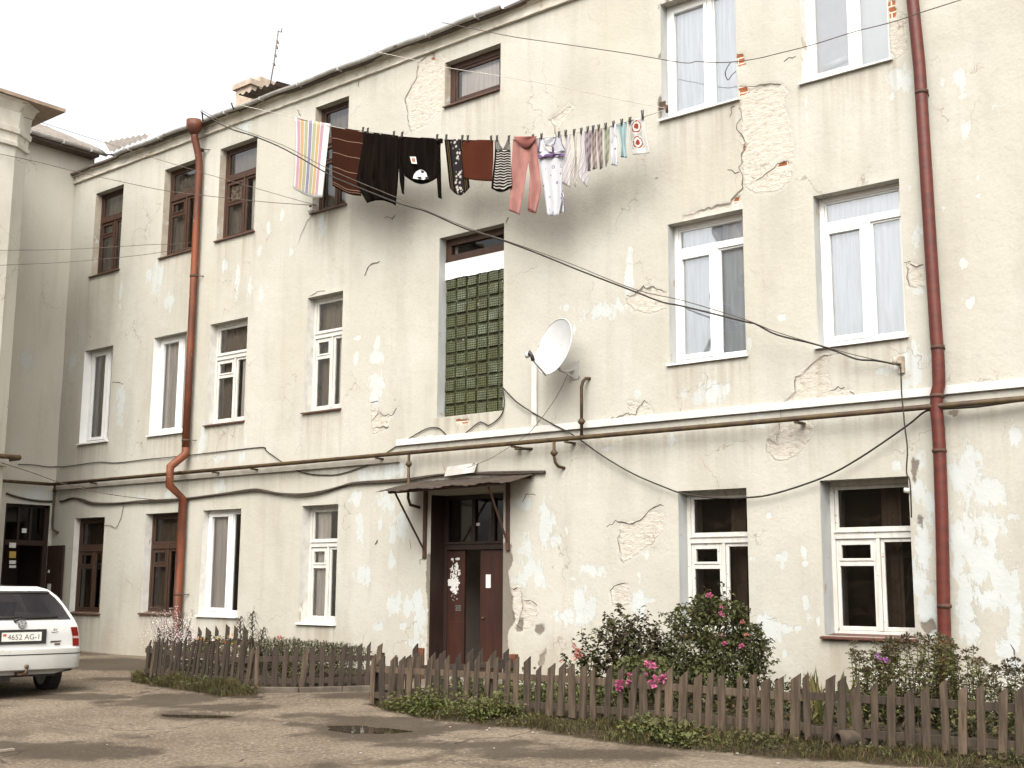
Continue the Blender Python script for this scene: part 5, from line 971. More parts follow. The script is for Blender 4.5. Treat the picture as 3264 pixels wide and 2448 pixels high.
for _ in range(26):
    px, py = random.gauss(690, 32), random.gauss(2060, 20); flower(p, W(px, py, Yb-.35), random.uniform(.02, .036), random.choice([F_YEL, F_YEL, F_WHITE, F_WHITE, F_ORG]), 9)
for px, py in ((638,2037),(645,2042)): flower(p, W(px, py, Yb-.35), .045, F_ORG, 12)
for _ in range(16): flower(p, W(random.uniform(560, 740), random.uniform(2090, 2160), -2.6), .022, F_WHITE, 6)
for lab, bx, tx, ty in (('taller dark lily stalk with drooping narrow leaves in the left bed', 806, 804, 1955), ('shorter dark lily stalk left of the taller one', 772, 765, 1972), ('low lily stalk bending right beside the tall ones', 822, 838, 2008)):
    Yb = -1.7; p = plant('lily', W(bx, 2110, Yb)[0], Yb, lab, 'lily'); m = MB(); a = Vector(W(bx, 2100, Yb)); a.z = gz(a.x, a.y); b_ = Vector(W(tx, ty, Yb)); m.tube([a, a.lerp(b_, .5), b_], .008, 5, 1)
    for i in range(70):
        f = .25+.75*i/70; q = a.lerp(b_, f); an = i*2.4; d = Vector((math.cos(an), math.sin(an), .5)); l_ = .17*(1.15-.5*f); s = Vector((-d.y, d.x, 0)).normalized()*.007; m1 = q+Vector((d.x, d.y, 0))*l_*.55+Vector((0, 0, .05)); t_ = q+Vector((d.x, d.y, 0))*l_+Vector((0, 0, -.04)); m.add([q-s, q+s, m1+s, t_, m1-s], [(0, 1, 2, 4), (4, 2, 3)], 0)
    m.build('leaves', [leafmat('lily_leaf', (.06, .045, .02), (.035, .028, .013)) if lab[0] == 't' else D.materials['lily_leaf'], STEMD], p)
p = plant('marigold_row', W(980, 2080, -1.2)[0], -1.2, 'dense dark row of feathery marigold foliage along the wall with one red bloom', 'flower'); m = MB()
for k in range(26): px = 815+k*13; px_blob(m, -1.35, px, np.interp(px, [815, 860, 950, 1050, 1150], [2072, 2062, 2066, 2075, 2085])+random.gauss(0, 2), 30, 26+random.gauss(0, 3), 190, .055, .014, [0, 0, 1], dep=.35); px_blob(m, -1.25, px, np.interp(px, [815, 1150], [2100, 2112]), 28, 28, 90, .06, .018, [0, 0, 1], dep=.3)
for k in range(90): px = random.uniform(800, 1140); a = Vector(W(px, 2080, -1.4)); m.tube([a, Vector(W(px+random.gauss(0, 4), np.interp(px, [815, 860, 950, 1050, 1150], [2040, 2030, 2036, 2048, 2060])+random.gauss(0, 4), -1.4))], .004, 3, 0)
m.build('foliage', [leafmat('marigold_leaf', (.040, .042, .015), (.024, .024, .010)), L_OLIVE], p)
flower(p, W(893, 2034, -1.5), .05, F_RED, 16); flower(p, W(893, 2040, -1.5), .03, F_WHITE, 8)
cover('bed_greenery', [(-15.6,-2.75),(-13.2,-2.85),(-12.2,-1.8),(-12.9,-.5),(-15.6,-.9),(-16.6,-1.9)], 2600, .07, .03, .3, [L_BEDSHADE, L_OLIVE, L_BRN], [0, 0, 0, 1, 2], 24)
# ------------------------------------------------------------------ cables
M_CABLE = M('black_cable', (.022, .017, .013), (.03, .022, .016), .6, 10); M_WIRE = M('thin_wire', (.10, .075, .055), (.075, .055, .04), .6, 10); M_ROPE = M('clothesline', (.5, .46, .4), (.42, .38, .33), .8, 20)
def smooth(P, k=4):
    P = [Vector(p) for p in P]; out_ = []
    for i in range(len(P)-1):
        p0, p1, p2, p3 = P[max(i-1, 0)], P[i], P[i+1], P[min(i+2, len(P)-1)]
        for j in range(k):
            t = j/k; out_.append(.5*((2*p1)+(p2-p0)*t+(2*p0-5*p1+4*p2-p3)*t*t+(3*p1-p0-3*p2+p3)*t**3))
    out_.append(P[-1]); return out_
def cable(pts, Y0, Y1, r_, label, mat=M_CABLE, name='cable', cat='cable', seg=5, pre=None):
    x0, x1 = pts[0][0], pts[-1][0]; P = [W(px, py, Y0+(Y1-Y0)*((i/(len(pts)-1)) if x0 == x1 else (px-x0)/(x1-x0))) for i, (px, py) in enumerate(pts)]
    if pre is not None: P = list(pre)+P
    return tag(MB().tube(smooth(P), r_, seg).build(name, mat), label, cat)
cable([(640,356),(654,366),(728,408),(812,435),(910,477),(1057,561),(1088,575),(1260,644),(1358,674),(1481,728),(1604,767),(1727,813),(1855,865),(2022,929),(2111,963),(2176,976),(2373,1025),(2407,1032),(2476,1067),(2594,1096),(2668,1121),(2732,1145),(2796,1150),(2868,1164)], -1.02, -.06, .0115, 'thick black cable slanting from the rusty pipe head across the laundry to an insulator', seg=6)
cable([(640,350),(740,402),(900,462),(1057,543),(1260,628),(1480,722),(1604,764),(1800,833),(2022,922),(2176,958),(2373,1018),(2480,1060),(2668,1116),(2760,1140),(2868,1162)], -1.05, -.07, .006, 'thin wire running close above the thick slanting cable', M_WIRE)
CLY = -.58
CL = [(735,328),(840,352),(945,375),(1050,401),(1155,420),(1270,433),(1410,443),(1540,446),(1632,444),(1722,440),(1801,431),(1865,418),(1924,407),(1973,394),(2052,372),(2126,347)]
cable(CL, CLY, CLY, .006, 'sagging clothesline that carries all the washing', M_ROPE, 'clothesline', 'clothesline')
cable([(1175,160),(1330,193),(1422,215),(1740,267),(1980,318),(2126,346)], -.56, -.58, .005, 'upper empty clothesline strand above the washing', M_ROPE, 'clothesline', 'clothesline')
p = W(2126, 347, CLY); p2 = W(2112, 338, 0); br = MB().tube([(p2[0], .01, p2[2]), p], .014, 6).box((p2[0]-.05, -.012, p2[2]-.06), (p2[0]+.05, .004, p2[2]+.06)); br.tube([(p[0], p[1], p[2]-.05), (p[0], p[1], p[2]+.05)], .02, 8); tag(br.build('line_bracket', M_IRON), 'dark iron bracket holding the clothesline beside the upper white window', 'bracket')
P = [W(px, py, -.33) for px, py in ((1410,72),(1480,86),(1629,116),(1750,134),(1875,152),(2010,172),(2176,200),(2220,196),(2270,199),(2330,198),(2412,187),(2470,173),(2589,143),(2717,103),(2800,82),(2865,64),(2938,39),(3061,0),(3200,-45))]; P.append(np.array([P[-1][0]+1.2, .0, P[-1][2]+.35]))
tag(MB().tube(smooth(P), .006, 5).build('cable', M_WIRE), 'dark wire across the top of the facade passing the upper white windows', 'cable')
cable([(2330,198),(2318,215),(2312,235),(2320,255),(2332,240),(2345,228)], -.36, -.05, .006, 'short loop of loose wire beside the cracked brickwork', M_CABLE)
def arm(px0, px, py, Y, label):
    a = Vector(W(px0, py, -.22)); a.z = 10.26; b_ = Vector(W(px, py, Y)); tag(MB().tube([a+Vector((0, .25, 0)), a, b_], .013, 6).build('wire_arm', M_IRON), label, 'bracket')
arm(648, 644, 358, -1.02, 'iron arm at the eaves over the rusty pipe head, holding the thick cable'); arm(745, 737, 328, CLY, 'iron arm at the eaves holding the left end of the clothesline')
def from_block(px, py): return [VX(px, py, XT+.01)]
cable([(118,516),(246,548),(400,582),(541,610),(713,630),(860,645),(1010,655)], -2.6, -.12, .006, 'thin wire sagging from the left block to the fourth top window', M_WIRE, pre=from_block(-60, 478))
cable([(118,386),(250,428),(398,475),(620,543),(816,600),(920,630),(1010,655)], -2.6, -.14, .005, 'thin wire slanting from the cornice of the left block to the fourth top window', M_WIRE, pre=from_block(-60, 333))
cable([(110,797),(236,794),(380,786),(472,780),(541,779),(614,773)], -2.5, -.18, .005, 'upper of the two thin wires tied to the rusty downpipe at its middle', M_WIRE, pre=from_block(-60, 798))
cable([(110,841),(246,833),(433,815),(540,800),(614,788)], -2.5, -.18, .005, 'lower of the two thin wires tied to the rusty downpipe at its middle', M_WIRE, pre=from_block(-60, 848))
cable([(98,1505),(172,1532),(246,1554),(364,1578),(492,1593)], -2.2, -.05, .007, 'thin cable dropping from the left block to the bundle on the wall', M_WIRE, pre=from_block(-60, 1455))
P = [VX(px, py, XC+.03) for px, py in ((20,1572),(44,1581),(90,1592),(140,1598),(180,1598))]
P += [W(px, py, -.03) for px, py in ((200,1597),(231,1588),(262,1592),(295,1603),(369,1605),(443,1598),(520,1594),(590,1590),(700,1576),(802,1561),(845,1565),(885,1573),(959,1576),(1030,1566),(1088,1551),(1137,1539),(1285,1529),(1403,1514),(1531,1508),(1640,1505),(1737,1504))]
tag(MB().tube(smooth(P), .021, 7).tube(smooth([Vector(q)+Vector((0, -.02, .012*math.sin(i*1.9)-.012)) for i, q in enumerate(P[5:])]), .010, 5).build('cable', M('cable_bundle', (.06, .042, .028), (.035, .025, .018), .8, 14)), 'thick wavy cable bundle fixed along the wall over the ground floor windows', 'cable')
P = [VX(px, py, XC+.03) for px, py in ((59,1480),(110,1482),(150,1488),(182,1487))]+[W(px, py, -.02) for px, py in ((200,1488),(246,1482),(315,1473),(374,1475),(470,1464),(566,1455),(700,1440),(831,1426),(845,1433),(861,1446),(935,1495),(985,1510),(1033,1514),(1088,1510),(1177,1480),(1221,1450),(1299,1401),(1354,1369),(1380,1363),(1403,1367),(1432,1396),(1447,1402),(1462,1399),(1521,1350),(1540,1347),(1560,1355),(1595,1327),(1607,1288),(1603,1240))]
tag(MB().tube(smooth(P), .009, 5).build('cable', M_CABLE), 'thin wavy cable climbing along the wall to the lower edge of the green glass blocks', 'cable')
cable([(1603,1236),(1640,1275),(1678,1303),(1752,1347),(1826,1386),(1924,1455),(2022,1512),(2121,1554),(2176,1573),(2274,1587),(2383,1586),(2471,1573),(2619,1524),(2732,1465),(2884,1362),(2943,1315),(2965,1308)], -.05, -.10, .011, 'dark cable hanging in a deep curve over the right ground floor windows', M_CABLE, seg=6)
cable([(2870,1168),(2871,1180),(2874,1259),(2879,1308),(2884,1362),(2892,1431),(2889,1505),(2899,1529),(2903,1580),(2905,1650)], -.20, -.19, .009, 'cable dropping straight from the insulator to the right ground window', M_CABLE)
cable([(2990,1306),(3002,1303),(3111,1296),(3209,1283),(3264,1276),(3340,1266)], -.08, -.08, .014, 'dark cable under the gas pipe to the right of the red downpipe', M_CABLE)
cable([(1811,1190),(1772,1268),(1703,1362),(1659,1401),(1575,1455),(1506,1485),(1490,1490)], -.25, -.10, .004, 'very thin wire from the satellite dish down to the canopy', M_WIRE)
cable([(786,1600),(800,1620)][:1]+[(786,1533),(760,1560),(735,1580),(700,1594),(650,1604),(605,1590)], -.02, -.02, .005, 'faint wire looping on the wall right of the rusty downpipe', M_WIRE) if False else None
cable([(330,1676),(350,1674),(368,1682),(382,1660),(388,1640),(394,1612)], -.012, -.012, .005, 'short bent wire beside the lowest left window', M_WIRE)
cable([(573,1642),(560,1680),(540,1730),(505,1785),(490,1800)], -.14, -.02, .005, 'slack thin wire crossing the brown ground window behind the rusty downpipe', M_WIRE)
M_PORC = M('porcelain', (.7, .68, .62), (.6, .58, .52), .35, 10)
p = W(2874, 1162); q = MB().box((p[0]-.03, -.03, p[2]-.10), (p[0]+.04, -.001, p[2]+.09)); q.tube([(p[0], -.03, p[2]), (p[0], -.20, p[2])], .012, 6); q.tube([(p[0], -.20, p[2]-.03), (p[0], -.20, p[2]+.06)], .028, 8); tag(q.build('insulator', M('insulator_old', (.4, .34, .26), (.25, .19, .13), .7, 12)), 'old brown insulator on the wall near the red downpipe', 'insulator')
p = W(1006, 668); q = MB().tube([(p[0], .02, p[2]-.02), (p[0]-.02, -.10, p[2]-.0)], .012, 6); q.tube([(p[0]-.02, -.10, p[2]-.07), (p[0]-.02, -.10, p[2]+.01)], [.05, .03], 10); q.tube([(p[0]-.02, -.10, p[2]+.01), (p[0]-.02, -.10, p[2]+.05)], .02, 8, 1); tag(q.build('insulator', [M_PORC, M_IRON]), 'pale porcelain insulator at the sill of the fourth top window', 'insulator')
p = W(2901, 1565); q = MB().tube([(p[0], -.01, p[2]), (p[0]-.05, -.05, p[2]+.01)], .03, 8); tag(q.build('junction_cap', M_PORC), 'small white cap on the frame of the right ground window', 'cap')
# ------------------------------------------------------------------ washing
def cA(p): return (900+p[0]/3.456, 340+p[1]/3.456)
def cB(p): return (1500+p[0]/3.456, 340+p[1]/3.456)
def uvmat(name, fn, rough=.92, tl=.12):
    m, nt, b, out = newmat(name); t = NT(nt); s = t.n('SeparateXYZ'); t.l(t.n('TexCoord').outputs['UV'], s.inputs[0]); c = fn(t, s.outputs[0], s.outputs[1]); c = tuple(q*.64 for q in c) if isinstance(c, tuple) else t.mix(1.0, c, (.64, .64, .64), 'MULTIPLY')
    w = t.noise(t.coord(), 160, 2); c = t.mix(t.math('MULTIPLY', t.step(w, .4, .7), .25), c, t.mix(1.0, c, (.5, .5, .5), 'MULTIPLY')) if not isinstance(c, tuple) else c
    if isinstance(c, tuple): c = t.mix(t.math('MULTIPLY', t.step(w, .4, .7), .2), c, tuple(v*.6 for v in c))
    t.l(c, b.inputs['Base Color']); b.inputs['Roughness'].default_value = rough; b.inputs['Specular IOR Level'].default_value = .03; b.inputs['Sheen Weight'].default_value = .0
    t.bump(t.noise(t.coord(), 9, 4), .25, .02, b)
    if tl:
        tr = t.n('BsdfTranslucent'); t.l(c, tr.inputs[0]); e = t.n('MixShader'); e.inputs[0].default_value = tl; t.l(b.outputs[0], e.inputs[1]); t.l(tr.outputs[0], e.inputs[2]); t.l(e.outputs[0], out.inputs[0])
    return m
def band(t, v, a, b_): return t.math('MULTIPLY', t.step(v, a-.004, a+.004), t.step(v, b_+.004, b_-.004))
def interp(L, n):
    P = [np.array(p, float) for p in L]; s = [0]
    for a, b_ in zip(P, P[1:]): s.append(s[-1]+np.linalg.norm(b_-a))
    out_ = []
    for i in range(n):
        q = s[-1]*i/(n-1); k = max(j for j in range(len(s)) if s[j] <= q+1e-9); k = min(k, len(P)-2); f = (q-s[k])/(s[k+1]-s[k]+1e-9); out_.append(P[k]*(1-f)+P[k+1]*f)
    return out_
def cloth(left, right, cv, mat, name=None, par=None, label=None, cat=None, fold=.02, nf=3.0, Y=CLY, bot=0, rows=22, cols=26, phase=None, thick=.006):
    l = interp([cv(p) for p in left], rows); r_ = interp([cv(p) for p in right], rows); ph = random.uniform(0, 6) if phase is None else phase; G_ = []
    for i in range(rows):
        v = i/(rows-1); row = []
        for j in range(cols):
            u = j/(cols-1); q = l[i]*(1-u)+r_[i]*u; q = q+np.array([0, bot*v**4*math.sin(math.pi*u)])
            y = Y+fold*(.25+.75*v)*math.sin(2*math.pi*nf*u+ph+.5*math.sin(3*v))+.01*math.sin(5*v+7*u)
            row.append(W(q[0], q[1], y))
        G_.append(row)
    o = MB().grid(G_, uv=True).build(name, mat, par); s = o.modifiers.new('thickness', 'SOLIDIFY'); s.thickness = thick; s.offset = 0
    return tag(o, label, cat)
def f_strip(t, u, v):
    W_ = (.78, .77, .76); P_ = (.56, .36, .42); O_ = (.60, .42, .22); G_ = (.46, .47, .30); V_ = (.33, .29, .42)
    r_ = t.ramp(u, [(0, W_), (.055, P_), (.145, W_), (.16, O_), (.255, W_), (.275, G_), (.375, W_), (.40, V_), (.495, W_), (.515, G_), (.61, W_), (.63, O_), (.72, W_), (.74, P_), (.83, W_), (.9, W_)]); r_.color_ramp.interpolation = 'CONSTANT'
    return t.mix(t.step(v, .965, .975), r_.outputs[0], W_)
cloth([(140,120),(148,400),(136,700),(122,900)], [(530,190),(510,330),(480,600),(440,1000)], cA, uvmat('cloth_towel_stripes', f_strip), 'striped_towel', None, 'long white towel with pastel vertical stripes at the left end of the washing', 'towel', .012, 1.5, bot=10)
def f_brown(t, u, v):
    c = (.045, .016, .009); w = t.math('ADD', v, t.math('MULTIPLY', t.math('SINE', t.math('MULTIPLY', u, 9)), .006)); k = None
    for a, h in ((.195, .007), (.435, .007), (.675, .007), (.93, .007), (.965, .006)):
        b_ = band(t, w, a, a+h); k = b_ if k is None else t.math('MAXIMUM', k, b_)
    return t.mix(k, c, (.38, .24, .17))
cloth([(538,215),(550,500),(552,870)], [(905,270),(885,600),(868,985)], cA, uvmat('cloth_brown_towel', f_brown), 'brown_towel', None, 'dark brown towel with thin pale cross lines beside the striped one', 'towel', .014, 1.2, bot=8)
BLK = uvmat('cloth_black', lambda t, u, v: t.mix(t.step(t.noise(t.coord((9, 9, .4)), 2, 3), .35, .65), (.010, .0065, .0045), (.005, .0035, .003)), tl=.02)
cloth([(905,270),(880,450),(845,650),(815,800),(870,950),(935,1060)], [(1282,320),(1288,600),(1275,800),(1250,1088)], cA, BLK, 'black_skirt', None, 'long black pleated skirt or dress hanging in folds between brown towel and sweater', 'skirt', .05, 3.5, Y=CLY-.01, bot=-12)
sw = thing('black_sweater', W(*cA((1520, 820)), CLY), 'black long-sleeved sweater with a white half-round print', 'sweater')
cloth([(1292,325),(1300,480),(1312,640),(1348,765)], [(1738,350),(1735,480),(1725,640),(1702,788)], cA, BLK, 'body', sw, fold=.02, nf=2, bot=22)
cloth([(1284,330),(1280,600),(1292,800),(1318,955)], [(1318,330),(1312,640),(1346,780),(1340,968)], cA, BLK, 'sleeve', sw, fold=.012, nf=1, cols=8); cloth([(1735,350),(1732,600),(1702,790),(1716,1000)], [(1768,355),(1740,420),(1748,790),(1756,1020)], cA, BLK, 'sleeve', sw, fold=.012, nf=1, cols=8); cloth([(1700,345),(1700,400)], [(1770,352),(1764,405)], cA, BLK, 'shoulder', sw, fold=.005, nf=1, cols=6, rows=5)
m = MB(); M_PRW = M('print_white', (.66, .66, .64), (.55, .55, .53), .8, 6); M_PRB = M('print_black', (.02, .016, .014), (.03, .02, .02), .8, 6); M_PRO = M('print_orange', (.42, .16, .09), (.3, .12, .08), .8, 30)
yq = CLY-.055
def prn(P, mi, y): m.add([W(*cA(p), y) for p in P], [tuple(range(len(P)))], mi)
prn([(1438,790),(1448,750),(1475,715),(1515,692),(1555,700),(1585,730),(1600,780),(1560,805),(1500,800)], 0, yq); prn([(1520,700),(1560,705),(1562,728),(1535,735)], 1, yq-.002); prn([(1480,772),(1530,770),(1535,798),(1500,798)], 1, yq-.002); prn([(1572,775),(1612,768),(1610,800),(1575,800)], 1, yq-.002)
prn([(1404,550),(1470,552),(1483,630),(1425,625)], 0, yq+.001); prn([(1425,566),(1460,566),(1468,612),(1432,610)], 2, yq-.001); m.build('print', [M_PRW, M_PRB, M_PRO], sw)
def f_run(t, u, v):
    c = t.mix(band(t, u, .28, .74), (.009, .007, .006), (.028, .023, .025)); k = t.math('MAXIMUM', t.math('MAXIMUM', band(t, u, .10, .115), band(t, u, .17, .185)), t.math('MAXIMUM', band(t, u, .80, .815), band(t, u, .88, .895))); c = t.mix(k, c, (.22, .15, .07))
    vo = t.n('TexVoronoi'); t.l(t.coord((1, 1, 1)), vo.inputs['Vector']); vo.inputs['Scale'].default_value = 16; ctr = t.math('ABSOLUTE', t.math('SUBTRACT', t.math('ADD', u, t.math('MULTIPLY', t.math('SINE', t.math('MULTIPLY', v, 17)), .06)), .5))
    return t.mix(t.math('MULTIPLY', t.step(vo.outputs['Distance'], .40, .34), t.step(ctr, .17, .13)), c, (.52, .48, .43))
cloth([(1785,355),(1815,620),(1836,830),(1848,900)], [(2015,360),(2040,640),(2064,888)], cA, uvmat('cloth_runner', f_run, tl=.04), 'patterned_runner', None, 'dark runner cloth with a pale flower vine down the middle', 'runner', .006, 1, bot=24)
RU = uvmat('cloth_rust', lambda t, u, v: (.085, .025, .014), tl=.05)
cloth([(-112,360),(-98,560),(-72,790)], [(250,366),(250,600),(232,822)], cB, RU, 'rust_towel', None, 'plain rust brown towel between the runner and the striped tank top', 'towel', .012, 1.3, bot=2)
def f_tank(t, u, v):
    z = t.math('ADD', v, t.math('MULTIPLY', t.math('ABSOLUTE', t.math('SUBTRACT', t.math('FRACT', t.math('MULTIPLY', u, 2.5)), .5)), .05)); k = t.step(t.math('SINE', t.math('MULTIPLY', z, 95)), .15, .55); k = t.math('MULTIPLY', k, t.math('MULTIPLY', t.step(u, .09, .12), t.step(v, .97, .95)))
    return t.mix(k, (.012, .009, .008), (.55, .52, .48))
TK = uvmat('cloth_tank', f_tank); tk = thing('tank_top', W(*cB((340, 900)), CLY), 'black tank top with pale zigzag stripes', 'tank top')
cloth([(268,480),(265,570),(240,780),(228,900)], [(440,480),(442,600),(450,760),(455,885)], cB, TK, 'body', tk, fold=.018, nf=2.4, bot=14)
cloth([(266,358),(268,420),(268,482)], [(300,358),(330,430),(372,482)], cB, TK, 'strap', tk, fold=.006, nf=1, cols=8, rows=8); cloth([(408,355),(385,420),(352,482)], [(428,360),(436,420),(440,482)], cB, TK, 'strap', tk, fold=.006, nf=1, cols=8, rows=8)
PK = uvmat('cloth_pink', lambda t, u, v: t.mix(t.step(t.noise(t.coord((1, 1, .5)), 9, 3), .4, .65), (.48, .235, .205), (.40, .19, .165))); pk = thing('pink_trousers', W(*cB((600, 1150)), CLY), 'pink drawstring trousers hanging by the waistband', 'trousers')
cloth([(468,345),(456,560),(440,860),(422,1145)], [(600,350),(637,600),(602,800),(575,980),(538,1192)], cB, PK, 'trouser_leg', pk, fold=.02, nf=1.0, Y=CLY, phase=0, rows=30); cloth([(600,350),(634,600),(654,740),(645,900),(630,1135)], [(728,345),(745,560),(766,760),(780,905),(722,1172)], cB, PK, 'trouser_leg', pk, fold=.03, nf=1.0, Y=CLY, phase=0, rows=30)
cloth([(470,330),(500,362)], [(728,325),(705,372)], cB, uvmat('cloth_pink_dark', lambda t, u, v: (.33, .13, .11)), 'waistband', pk, fold=.01, nf=1, rows=5, Y=CLY-.035, bot=26)
cloth([(632,1135),(634,1150)], [(722,1160),(718,1175)], cB, uvmat('cloth_pink_hem', lambda t, u, v: (.2, .05, .05)), 'hem', pk, fold=.01, nf=1, rows=4, Y=CLY-.03)
def f_dress(t, u, v):
    vo = t.n('TexVoronoi', feature='F1'); t.l(t.coord((1, 1, 1)), vo.inputs['Vector']); vo.inputs['Scale'].default_value = 11; d = vo.outputs['Distance']; k = t.math('MULTIPLY', t.step(d, .16, .20), t.step(d, .31, .27)); k = t.math('MULTIPLY', k, t.step(t.noise(t.coord(), 6, 2), .46, .52))
    return t.mix(t.math('MULTIPLY', k, .9), (.78, .78, .82), (.22, .20, .30))
DR = uvmat('cloth_dress', f_dress, tl=.25); dr = thing('white_nightdress', W(*cB((900, 1180)), CLY), 'white flowered nightdress with dark piping and a purple band', 'nightdress'); M_PUR = M('purple_band', (.10, .055, .14), (.07, .04, .10), .8, 10)
cloth([(748,560),(775,700),(805,900),(845,1205)], [(1028,540),(1005,700),(1000,900),(1000,1040),(968,1205)], cB, DR, 'skirt', dr, fold=.012, nf=2.2); cloth([(960,800),(975,1000),(968,1165)], [(1002,800),(1030,1000),(1036,1170)], cB, DR, 'skirt_panel', dr, fold=.01, nf=1, Y=CLY+.03, cols=8)
cloth([(742,500),(745,560)], [(1040,480),(1028,545)], cB, DR, 'bodice', dr, fold=.02, nf=2, rows=6); cloth([(762,345),(752,420),(740,505)], [(790,340),(830,450),(900,505)], cB, DR, 'strap', dr, fold=.008, nf=1, cols=8, rows=10); cloth([(945,330),(905,430),(890,505)], [(1000,315),(1005,400),(1042,490)], cB, DR, 'strap', dr, fold=.008, nf=1, cols=8, rows=10); cloth([(785,340),(800,440)], [(945,325),(930,430)], cB, DR, 'back', dr, fold=.01, nf=1, rows=8, Y=CLY+.05)
cloth([(742,530),(744,572)], [(1028,514),(1026,550)], cB, M_PUR, 'band', dr, fold=.02, nf=2, rows=4, Y=CLY-.03); m = MB()
for L in ([(740,345),(742,420),(738,500)], [(758,345),(756,430),(742,520)], [(992,310),(1003,400),(1040,470)], [(940,325),(925,400),(893,440)], [(1000,950),(1030,1030),(1033,1165)]): MB().tube(smooth([W(*cB(p), CLY-.03) for p in L]), .006, 5).build('piping', M_PUR, dr)
m.beam(W(*cB((905, 445)), CLY-.03), W(*cB((910, 540)), CLY-.03), .02, .02); m.build('placket', M_PUR, dr)
def f_diag(c1, c2, c3, sc):
    def f(t, u, v):
        d = t.math('ADD', t.math('MULTIPLY', u, sc*.45), t.math('MULTIPLY', v, sc)); s = t.math('FRACT', d); c = t.mix(band(t, s, .1, .35), c1, c2); return t.mix(band(t, s, .6, .68), c, c3)
    return f
HK = uvmat('cloth_hanky', f_diag((.74, .70, .68), (.50, .46, .54), (.55, .42, .4), 5), tl=.2)
cloth([(1040,312),(1030,560),(1008,840)], [(1098,300),(1105,600),(1092,890)], cB, HK, 'white_kerchief', None, 'pale diagonal-striped kerchief just right of the nightdress', 'kerchief', .012, 1.2, Y=CLY+.01, cols=14)
cloth([(1128,290),(1150,500),(1105,730),(1140,850)], [(1172,282),(1165,500),(1180,700),(1158,890)], cB, uvmat('cloth_hanky_thin', f_diag((.74, .70, .66), (.55, .44, .42), (.5, .45, .5), 4), tl=.2), 'white_kerchief', None, 'narrow crumpled pale kerchief between the two diagonal-striped ones', 'kerchief', .02, 1.5, cols=12)
cloth([(1200,275),(1215,500),(1185,740),(1215,800)], [(1250,265),(1265,500),(1302,740),(1278,885)], cB, HK, 'white_kerchief', None, 'pale diagonal-striped kerchief left of the plaid cloths', 'kerchief', .012, 1.2, cols=14)
def f_plaid(a, b_, c_):
    def f(t, u, v):
        k = t.step(t.math('SINE', t.math('MULTIPLY', t.math('ADD', v, t.math('MULTIPLY', u, .2)), 26)), -.3, .5); q = t.step(t.math('SINE', t.math('MULTIPLY', u, 14)), -.2, .5); return t.mix(t.math('MULTIPLY', q, .6), t.mix(k, a, b_), c_)
    return f
cloth([(1258,275),(1262,450),(1290,705)], [(1335,255),(1335,450),(1320,710)], cB, uvmat('cloth_plaid_a', f_plaid((.34, .28, .30), (.17, .13, .17), (.42, .36, .34))), 'plaid_cloth', None, 'purple-brown plaid cloth, first of the plaid ones from the left', 'cloth', .018, 1.3, Y=CLY-.01, cols=14)
cloth([(1338,255),(1340,450),(1345,695)], [(1380,248),(1385,480),(1392,680)], cB, uvmat('cloth_plaid_b', f_plaid((.44, .36, .32), (.25, .17, .15), (.36, .32, .33))), 'plaid_cloth', None, 'narrow reddish plaid cloth in the middle of the plaid ones', 'cloth', .015, 1.2, cols=12)
cloth([(1388,245),(1395,450),(1425,695)], [(1450,235),(1455,480),(1455,670)], cB, uvmat('cloth_plaid_c', f_plaid((.36, .31, .29), (.20, .15, .15), (.45, .4, .36))), 'plaid_cloth', None, 'grey-brown plaid cloth left of the greenish one', 'cloth', .018, 1.3, Y=CLY-.01, cols=14)
cloth([(1465,232),(1475,400),(1478,600),(1490,660)], [(1530,215),(1535,400),(1525,560),(1495,662)], cB, uvmat('cloth_plaid_g', f_plaid((.36, .38, .28), (.24, .25, .19), (.44, .45, .38))), 'plaid_cloth', None, 'greenish plaid cloth hanging to a point', 'cloth', .016, 1.2, cols=14)
cloth([(1532,212),(1545,420),(1550,640)], [(1608,190),(1615,420),(1620,656)], cB, uvmat('cloth_whiteflower', f_dress, tl=.25), 'white_cloth', None, 'small white speckled cloth left of the turquoise one', 'cloth', .014, 1.2, cols=14)
cloth([(1605,195),(1640,330),(1655,440),(1655,555)], [(1722,165),(1715,330),(1712,450),(1722,562)], cB, uvmat('cloth_teal', lambda t, u, v: (.42, .56, .57), tl=.2), 'turquoise_cloth', None, 'pale turquoise cloth beside the embroidered towel', 'cloth', .02, 1.6, Y=CLY+.01, cols=16)
def f_emb(t, u, v):
    ck = t.n('TexChecker'); cx = t.n('CombineXYZ'); t.l(u, cx.inputs[0]); t.l(t.math('MULTIPLY', v, 1.7), cx.inputs[1]); t.l(cx.outputs[0], ck.inputs['Vector']); ck.inputs['Scale'].default_value = 26
    ins = t.math('MULTIPLY', band(t, u, .08, .80), band(t, v, .02, .84)); c = t.mix(t.math('MULTIPLY', t.math('MULTIPLY', ins, ck.outputs['Fac']), .85), (.74, .73, .7), (.16, .17, .11)); nz = t.math('MULTIPLY', t.math('SUBTRACT', t.noise(t.coord(), 22, 4), .5), .24)
    for cy in (.21, .66):
        d = t.math('SQRT', t.math('ADD', t.math('POWER', t.math('SUBTRACT', u, .46), 2), t.math('POWER', t.math('MULTIPLY', t.math('SUBTRACT', v, cy), 1.7), 2))); d = t.math('ADD', d, nz); c = t.mix(t.step(d, .36, .34), c, (.74, .72, .68)); c = t.mix(t.math('MULTIPLY', t.step(d, .30, .29), t.step(d, .23, .24)), c, (.34, .10, .07)); c = t.mix(t.step(d, .15, .13), c, (.36, .07, .05)); c = t.mix(t.step(d, .05, .04), c, (.13, .08, .05))
    return c
